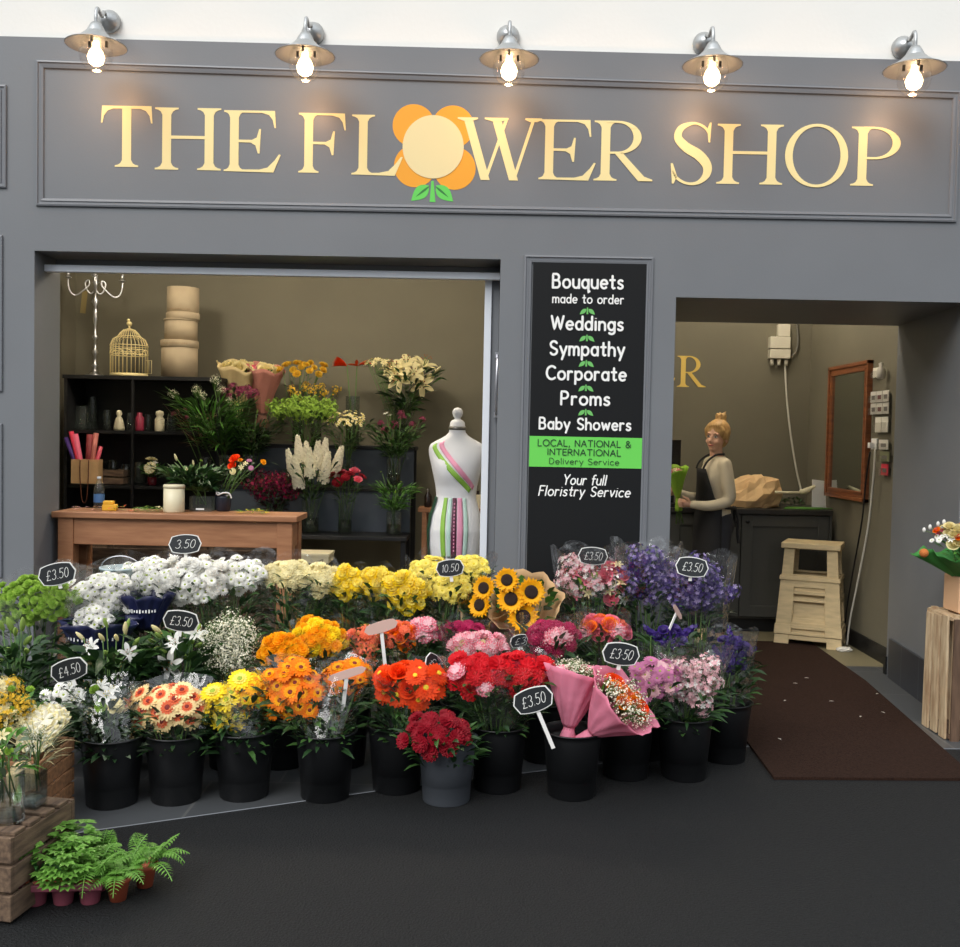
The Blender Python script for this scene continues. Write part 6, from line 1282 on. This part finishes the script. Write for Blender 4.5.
bunch('cream and green sprig in the round vase at the left edge', p+V((-.02, 0, .24)), p+V((0, 0, .03)), [('frees', 1), ('gpom', 1)], 6, (.06, .06, .08), .7, leaves=('leaf', 60, .08, .02, (LEAFLT, LEAFGY)), group='sprigs in the foreground vases', jit=.5)
p = on_crate(2, 806); mb = MB(); mb.lathe([(.02, 0), (.045, .01), (.05, .06), (.03, .09), (.02, .10)], 18, mat('peach_ceramic', (214, 186, 140), .4)); o = mb.obj('small_ceramic_pot', None, (p.x, p.y+.14, TOPZ)); tag(o, 'small peach ceramic pot behind the round glass vase', 'pot')
# back crate and planted arrangement
BY = -1.72; cb = at(70, 761, Y=BY-.15); BX = cb.x-.24-.04
t = slat_crate('back_crate', 'orange-brown slatted crate behind the glass vases under the cream blooms', BX-.06, BY, 0, .46, .30, cb.z, mat('warm_crate_wood', (146, 104, 68), .8, var=.3, vscale=9, rgb2=(104, 72, 46), stretch=(1, 6, 6)), .0, None, 5)
bp = V((BX-.06, BY, cb.z+.002)); mb = MB(); mb.lathe([(.06, 0), (.07, .0), (.09, .12), (.095, .12), (.095, .135), (.085, .135)], 22, BLACKP); o = mb.obj('plant_pot', None, bp); tag(o, 'black pot on the back crate holding the cream hydrangea arrangement', 'pot')
c = at(44, 727, Y=BY); t = bunch('cream hydrangea heads with yellow-green blossom at the left edge', c+V((-.01, 0, 0)), bp+V((0, 0, .06)), [('mop', 1)], 4, (.075, .06, .04), .80, leaves=('leaf', 120, .09, .03, (LEAFGY, LEAF)), group='arrangements on the back crate', jit=.15)
c = at(8, 712, Y=BY); bunch('yellow ochre and lime blossom clusters at the very left edge', c, bp+V((-.05, 0, .06)), [('ystat', 2), ('gpom', 2), ('hyd', 1)], 22, (.12, .10, .11), .75, leaves=('leaf', 110, .08, .025, (LEAF, LEAFLT)), group='arrangements on the back crate', jit=.5)
# tray of ferns and ivy
PT = mat('plum_plastic', (136, 70, 84), .5); TER = mat('terracotta_plastic', (176, 84, 56), .55)
tc0 = at(53, 912, Z=.0); TRZ = .12
t = thing('carry_tray', 'plum plastic carry tray with round cups under the potted ferns', 'tray', (tc0.x, tc0.y+.11, 0), TRZ)
mb = MB(); mb.box((-.135, -.10, .060), (.135, -.085, .082), PT); mb.box((-.135, .085, .060), (.135, .10, .082), PT); mb.box((-.135, -.085, .060), (-.12, .085, .082), PT); mb.box((.12, -.085, .060), (.135, .085, .082), PT); mb.box((-.12, -.008, .060), (.12, .008, .078), PT); mb.obj('rim', t, bevel=.003)
for i in range(3):
    for j in range(2): mb = MB(); mb.lathe([(.028, 0), (.030, .003), (.038, .060), (.041, .062)], 20, PT, Tr(-.085+.085*i, -.045+.09*j, 0)); mb.obj('cup', t)
TM = Tr(t.location) @ Rz(TRZ); POT = MB(); POT.lathe([(.026, .004), (.036, .066), (.042, .068), (.043, .084), (.038, .084), (.036, .072), (.001, .070)], 22, TER); POT_ME = POT.mesh('plant_pot')
spots = [(-.085, -.045, 'strap-leaved green plant in the front left cup of the plum tray', 'strap'), (0, -.045, 'ivy with lobed light green leaves in the front middle cup of the tray', 'ivy'), (.085, -.045, 'feathery fern in the front right cup of the plum tray', 'fern'), (-.085, .045, 'small-leaved ivy in the back left cup of the plum tray', 'ivy'), (0, .045, 'bright round-leaved plant in the back middle cup of the tray', 'ivy'), (.085, .045, 'upright fern in the back right cup of the plum tray', 'fern')]
extra = [(.17, -.035, 'drooping fern in a terracotta pot standing on the floor right of the tray', 'fern'), (.235, .06, 'tall fern in a terracotta pot behind the drooping one, right of the tray', 'fern')]
FRN = mat('fresh_fern_green', (106, 156, 62), .5, trans=.3, rndvar=.1); IVY = mat('ivy_green', (120, 170, 74), .45, trans=.3, var=.2, vscale=14); STRP = mat('strap_leaf_green', (70, 118, 62), .4, trans=.2)
for i, (x, y, l, kind) in enumerate(spots+extra):
    p = TM @ V((x, y, .006 if i < 6 else -.003)); t = thing('potted_'+('fern' if kind == 'fern' else 'ivy' if kind == 'ivy' else 'plant'), l, 'plant', p, 0, 'small green plants around the plum tray'); link('pot', POT_ME, t)
    R_ = random.Random(i+50); mb = MB()
    if kind == 'fern':
        for k in range(22): a = R_.uniform(0, 6.28); frond(mb, (.02*math.cos(a), .02*math.sin(a), .07), (math.cos(a), math.sin(a), R_.uniform(.9, 3.5)), R_.uniform(.13, .24), .034, FRN, 12, R_.uniform(.3, 1.0))
    elif kind == 'ivy':
        for k in range(110):
            a = R_.uniform(0, 6.28); q = .10*math.sqrt(R_.random()); z = .08+R_.uniform(0, .15)*(1-(q/.13)**2); 
            for dd in (-.7, 0, .7): leaf(mb, (q*math.cos(a), q*math.sin(a), z), (math.cos(a+dd), math.sin(a+dd), .35), .038, .022, IVY if k % 3 else FRN, .3, 0, 2)
    else:
        for k in range(30): a = R_.uniform(0, 6.28); leaf(mb, (.02*math.cos(a), .02*math.sin(a), .09), (math.cos(a), math.sin(a), R_.uniform(.8, 3)), R_.uniform(.14, .22), .018, STRP, R_.uniform(.3, .9), 0, 6)
    mb.obj('foliage', t)
# ------------------------------------------------------------------ the assistant
def fuse(mb, name, parent, m, vox=.008, smooth=4, z=0):
    o = mb.obj(name+'_tmp'); r = o.modifiers.new('r', 'REMESH'); r.mode = 'VOXEL'; r.voxel_size = vox; r.use_smooth_shade = True
    s_ = o.modifiers.new('s', 'SMOOTH'); s_.iterations = smooth; s_.factor = .5
    dg = bpy.context.evaluated_depsgraph_get(); me = bpy.data.meshes.new_from_object(o.evaluated_get(dg)); bpy.data.objects.remove(o)
    me.materials.clear(); me.materials.append(m); me.name = name; return link(name, me, parent)
def limb(mb, pts, rs, n=14):
    mb.tube(bez([(*p, r) for p, r in zip(pts, rs)], 4) and [q[:3] for q in bez([(*p, r) for p, r in zip(pts, rs)], 4)], [q[3] for q in bez([(*p, r) for p, r in zip(pts, rs)], 4)], n, None)
    mb.ball(pts[0], rs[0], 12); mb.ball(pts[-1], rs[-1], 12)
def loft(mb, secs, n=24):
    """stacked ellipses (cx, cy, z, rx, ry)"""
    S = bez(secs, 4); vs = []; fs = []
    for s_ in S:
        for k in range(n): a = 2*PI*k/n; vs.append((s_[0]+s_[3]*math.cos(a), s_[1]+s_[4]*math.sin(a), s_[2]))
    for i in range(len(S)-1):
        for k in range(n): a = i*n+k; b_ = i*n+(k+1) % n; fs.append((a, b_, b_+n, a+n))
    fs += [tuple(range(n-1, -1, -1)), tuple((len(S)-1)*n+k for k in range(n))]; mb.add(vs, fs, None, True)
SKIN = mat('skin', (226, 176, 146), .5, var=.05, vscale=20); HAIR = mat('strawberry_blonde_hair', (222, 182, 118), .5, var=.3, vscale=60, rgb2=(178, 132, 76), stretch=(1, 1, .3)); KNIT = mat('cream_knit', (214, 200, 172), .85, bump=.3, bscale=250); APR = mat('black_apron_cloth', (26, 25, 27), .75); TRS = mat('charcoal_trousers', (46, 46, 52), .8); SHOE = mat('beige_shoe', (190, 170, 130), .6)
wp = at(711, 632, Y=2.12); PX, PY = wp.x, 2.12
W_ = thing('person', 'woman with blonde bun, cream top and black apron holding a bouquet at the counter', 'person', (PX, PY, 0), math.radians(-80))
HC = V((0, .0, 1.565)); Rh = Tr(HC) @ Rz(math.radians(40)) @ Rx(.02) @ Ry(.06)      # the head turned towards the camera
b = MB()
loft(b, [(0, .01, .84, .13, .10), (0, .015, .92, .155, .115), (0, .01, 1.02, .125, .09), (0, .0, 1.10, .115, .085), (0, -.005, 1.22, .135, .105), (0, .0, 1.32, .15, .09), (0, .01, 1.38, .13, .065), (0, .01, 1.41, .07, .05)])
limb(b, [(0, .01, 1.38), (0, .0, 1.44), (0, -.005, 1.50)], [.055, .048, .05])
for s_ in (-1, 1): limb(b, [(s_*.08, .01, .88), (s_*.085, -.005, .68), (s_*.085, .0, .47), (s_*.09, .025, .28), (s_*.09, .03, .09)], [.085, .075, .055, .052, .036]); limb(b, [(s_*.09, .04, .04), (s_*.095, -.12, .03)], [.034, .028])
LA = [(.145, .01, 1.365), (.175, .03, 1.22), (.18, .035, 1.10), (.155, -.10, 1.055), (.11, -.22, 1.06)]; RA = [(-.145, .01, 1.365), (-.175, .01, 1.22), (-.18, .0, 1.11), (-.12, -.14, 1.10), (-.06, -.27, 1.14)]
for A_ in (LA, RA): limb(b, A_, [.050, .044, .038, .034, .024])
# hands: palm, four curled fingers and a thumb closing round the stems
def hand(b, w, d, side, grip):
    """w wrist, d forward direction, grip: centre of what is held"""
    w = V(w); d = V(d).normalized(); up = V((0, 0, 1)); s_ = d.cross(up).normalized()*side
    limb(b, [tuple(w), tuple(w+d*.045), tuple(w+d*.075)], [.021, .026, .024])
    for k in range(4):
        L = (.062, .072, .068, .054)[k]; o_ = w+d*.07+up*(.026-.017*k); p1 = o_+d*L*.40-s_*.004; p2 = p1+d*L*.10-s_*L*.38; p3 = p2-d*L*.30-s_*L*.12; limb(b, [tuple(o_), tuple(p1), tuple(p2), tuple(p3)], [.0095, .009, .0085, .0075], 8)
    t0 = w+d*.025+up*.018-s_*.012; limb(b, [tuple(t0), tuple(t0+up*.022+d*.018-s_*.012), tuple(t0+up*.03+d*.045-s_*.018)], [.012, .0105, .009], 8)
hand(b, LA[-1], (-.35, -1, .12), 1, None); hand(b, RA[-1], (.25, -1, .1), -1, None)
# head: skull, jaw, nose, brows, lips, ears
def HB_(c, r, sc): b.ball(c, r, 16, None, Rh, sc)
HB_((0, .012, .035), .092, (.84, 1.0, 1.0)); HB_((0, -.022, -.03), .070, (.86, .92, 1.0)); HB_((0, -.055, -.082), .027, (1.1, .9, .8)); HB_((0, -.030, -.062), .05, (1.0, .9, .6))
b.tube([Rh @ V(q) for q in ((0, -.078, .016), (0, -.094, -.012), (0, -.104, -.030))], [.008, .010, .014], 8); HB_((0, -.092, -.033), .012, (1.5, .9, .7))
for s_ in (-1, 1): HB_((s_*.034, -.066, -.025), .022, (1, .7, 1)); HB_((s_*.030, -.075, .030), .013, (1.7, .6, .5)); HB_((s_*.078, .012, -.008), .020, (.45, .8, 1.4))
HB_((0, -.083, -.052), .011, (1.9, .8, .55)); HB_((0, -.081, -.061), .011, (1.6, .8, .6))
fuse(b, 'body', W_, SKIN, .0055, 3)
# face details
for s_ in (-1, 1):
    mb = MB(); mb.ball((s_*.030, -.0745, .010), .0115, 12, mat('eye_white', (236, 232, 226), .3), Rh, (1.25, .7, .75)); mb.ball((s_*.030, -.0815, .010), .0062, 10, mat('brown_iris', (60, 40, 30), .2), Rh, (1, .5, 1)); mb.obj('eye', W_)
    mb = MB(); mb.tube([Rh @ V(q) for q in ((s_*.046, -.072, .028), (s_*.030, -.084, .035), (s_*.016, -.085, .031))], [.002, .0032, .002], 6, mat('brow_hair', (130, 88, 54), .8)); mb.obj('eyebrow', W_)
    mb = MB(); mb.tube([Rh @ V(q) for q in ((s_*.044, -.076, .012), (s_*.030, -.087, .0195), (s_*.017, -.083, .012))], [.0012, .002, .0012], 5, mat('lash_dark', (50, 34, 26), .8)); mb.obj('eyelashes', W_)
mb = MB(); mb.tube([Rh @ V(q) for q in ((-.023, -.083, -.053), (-.010, -.093, -.0545), (0, -.0945, -.056), (.010, -.093, -.0545), (.023, -.083, -.053))], [.0015, .0055, .0055, .0055, .0015], 8, mat('lip', (190, 96, 88), .45)); mb.obj('lips', W_)
# hair: swept back cap, side strands and a bun on top
h = MB(); h.ball((0, .022, .050), .098, 20, None, Rh, (.93, 1.0, 1.0)); h.ball((0, .045, .01), .085, 18, None, Rh, (.92, .8, 1.1)); h.ball((0, -.03, .098), .052, 14, None, Rh, (1.25, .9, .55))
for s_ in (-1, 1): h.tube([Rh @ V(q) for q in ((s_*.035, -.062, .10), (s_*.068, -.045, .062), (s_*.080, -.008, .020), (s_*.074, .03, -.02))], [.014, .016, .017, .014], 8)
o = fuse(h, 'hair', W_, HAIR, .007, 2)
h = MB(); c = V((0, .045, .155))
h.ball(tuple(c), .036, 14, None, Rh)
for k in range(6): a = k*1.05; h.tube([Rh @ (c+V((.036*math.cos(a+t_*2.2)*(1-.1*t_), .030*math.sin(a+t_*2.2), -.03+.06*t_))) for t_ in [i/8 for i in range(9)]], [.011]*9, 7)
h.tube([Rh @ (c+V((.01, .0, .02))), Rh @ (c+V((.03, .02, .05)))], [.014, .005], 6); h.tube([Rh @ c, Rh @ (c+V((-.03, .03, .045)))], [.014, .004], 6); fuse(h, 'hair_bun', W_, HAIR, .006, 1)
# clothes
k_ = MB(); loft(k_, [(0, .01, .90, .158, .122), (0, .012, .97, .148, .112), (0, .005, 1.06, .130, .100), (0, .0, 1.12, .128, .098), (0, -.008, 1.22, .147, .118), (0, .0, 1.32, .162, .102), (0, .01, 1.385, .145, .078), (0, .008, 1.425, .068, .058)])
for A_ in (LA, RA): limb(k_, A_, [.054, .049, .044, .040, .032])
fuse(k_, 'long_sleeved_top', W_, KNIT, .009, 3)
k_ = MB(); loft(k_, [(0, .012, .80, .13, .11), (0, .018, .90, .163, .130), (0, .014, 1.0, .14, .106)])
for s_ in (-1, 1): limb(k_, [(s_*.08, .01, .88), (s_*.087, -.0, .68), (s_*.087, .0, .47), (s_*.09, .02, .28), (s_*.09, .025, .12)], [.095, .086, .066, .058, .050])
fuse(k_, 'trousers', W_, TRS, .010, 3)
mb = MB()
def apf(u, v):
    z = 1.33-.83*v; hw = .085+.11*min(1, max(0, (v-.05)/.25)); hw = hw if v < .3 else .195+.01*v; a = (u-.5)*2
    if v < .28: ang = a*(.55+.6*v/.28)
    else: ang = a*1.55
    rx = .165+.02*v; ry = (.125 if z > 1.0 else .135+.03*(1.0-z)); 
    return (rx*math.sin(ang), -ry*math.cos(ang)-.008+.006*math.sin(9*u+4*v)*v, z)
mb.grid(apf, 22, 24, APR); mb.obj('apron', W_, solid=.003)
mb = MB()
for s_ in (-1, 1): mb.tube(bez([(s_*.07, -.128, 1.33), (s_*.075, -.10, 1.385), (s_*.068, -.03, 1.435), (s_*.055, .035, 1.44), (0, .06, 1.445)], 5), .008, 6, APR)
mb.obj('neck_straps', W_); mb = MB()
mb.tube([(.172*math.cos(a), .012+.138*math.sin(a), 1.04-.01*math.sin(a)) for a in [PI*i/16 for i in range(17)]], .011, 6, APR); mb.obj('waist_tie', W_)
mb = MB(); mb.tube(bez([(.02, .15, 1.04), (.035, .175, .96), (.03, .18, .84), (.04, .185, .76)], 5), [.012]*16, 6, APR); mb.tube(bez([(.0, .15, 1.04), (-.02, .17, .98), (-.02, .175, .88)], 5), .011, 6, APR); mb.obj('apron_ties', W_)
for s_ in (-1, 1):
    k_ = MB(); limb(k_, [(s_*.09, .055, .045), (s_*.093, -.04, .04), (s_*.10, -.14, .034)], [.042, .040, .034]); k_.box((s_*.095-.036, -.165, 0), (s_*.095+.036, .09, .02)); fuse(k_, 'shoe', W_, SHOE, .008, 2)
# the bouquet in her hands
M_W = Tr(PX, PY, 0) @ Rz(math.radians(-80)); g = M_W @ V((.055, -.315, 1.075)); top = g+V((-.03, -.04, .25))
LIMEP = mat('lime_wrap_paper', (168, 210, 70), .6, trans=.3, bump=.3, bscale=20); u_ = (top-g)
wrapped('held_bouquet', 'small bouquet in lime green paper held by the woman at the counter', g+u_*.12, top, .075, LIMEP, [('gpom', 1), ('frees', 1), ('pfrees', 1)], 9, .7, None, open_r=.8, nr=.014, dome=.3, spikes=4)
# ------------------------------------------------------------------ light
w = bpy.data.worlds.new('daylight'); scene.world = w; w.use_nodes = True; nt = w.node_tree; N = nt.nodes.new; L = nt.links.new; bg = nt.nodes['Background']
tc = N('ShaderNodeTexCoord'); sp_ = N('ShaderNodeSeparateXYZ'); L(tc.outputs['Generated'], sp_.inputs['Vector'])
mr = N('ShaderNodeMapRange'); mr.inputs['From Min'].default_value = -.15; mr.inputs['From Max'].default_value = .75; mr.inputs['To Min'].default_value = .12; mr.inputs['To Max'].default_value = 1.45; mr.interpolation_type = 'SMOOTHSTEP'; L(sp_.outputs['Z'], mr.inputs['Value'])
bg.inputs['Color'].default_value = (.90, .95, 1, 1); L(mr.outputs['Result'], bg.inputs['Strength'])
def sun(loc_dir, e, ang, colr):
    ld = bpy.data.lights.new('sky_sun', 'SUN'); ld.energy = e; ld.angle = math.radians(ang); ld.color = colr; o = bpy.data.objects.new('sky_sun', ld); col.objects.link(o); o.rotation_euler = (-V(loc_dir)).to_track_quat('-Z', 'Y').to_euler(); return o
sun((-.45, -.75, .75), 2.1, 35, (1, .98, .95))
def lamp(x, y, z, e, r=.12, c=(1, .89, .72), spot=None, tgt=None):
    ld = bpy.data.lights.new('ceiling_spot', 'SPOT' if spot else 'POINT'); ld.energy = e; ld.color = c; ld.shadow_soft_size = r
    o = bpy.data.objects.new('ceiling_spot', ld); col.objects.link(o); o.location = (x, y, z)
    if spot: ld.spot_size = math.radians(spot); ld.spot_blend = .9; o.rotation_euler = (V(tgt)-V((x, y, z))).to_track_quat('-Z', 'Y').to_euler()
for x, y, e in ((-2.7, 1.5, 42), (-1.1, 1.6, 46), (1.7, 1.5, 24), (2.2, 2.6, 18)): lamp(x, y, 3.15, e)
lamp(-.4, 1.2, 3.15, 12)
vs_ = scene.view_settings; vs_.view_transform = 'Standard'; vs_.look = 'None'; vs_.gamma = 1; vs_.exposure = .12; vs_.use_curve_mapping = False
cy = scene.cycles; cy.transparent_max_bounces = 16; cy.max_bounces = 8
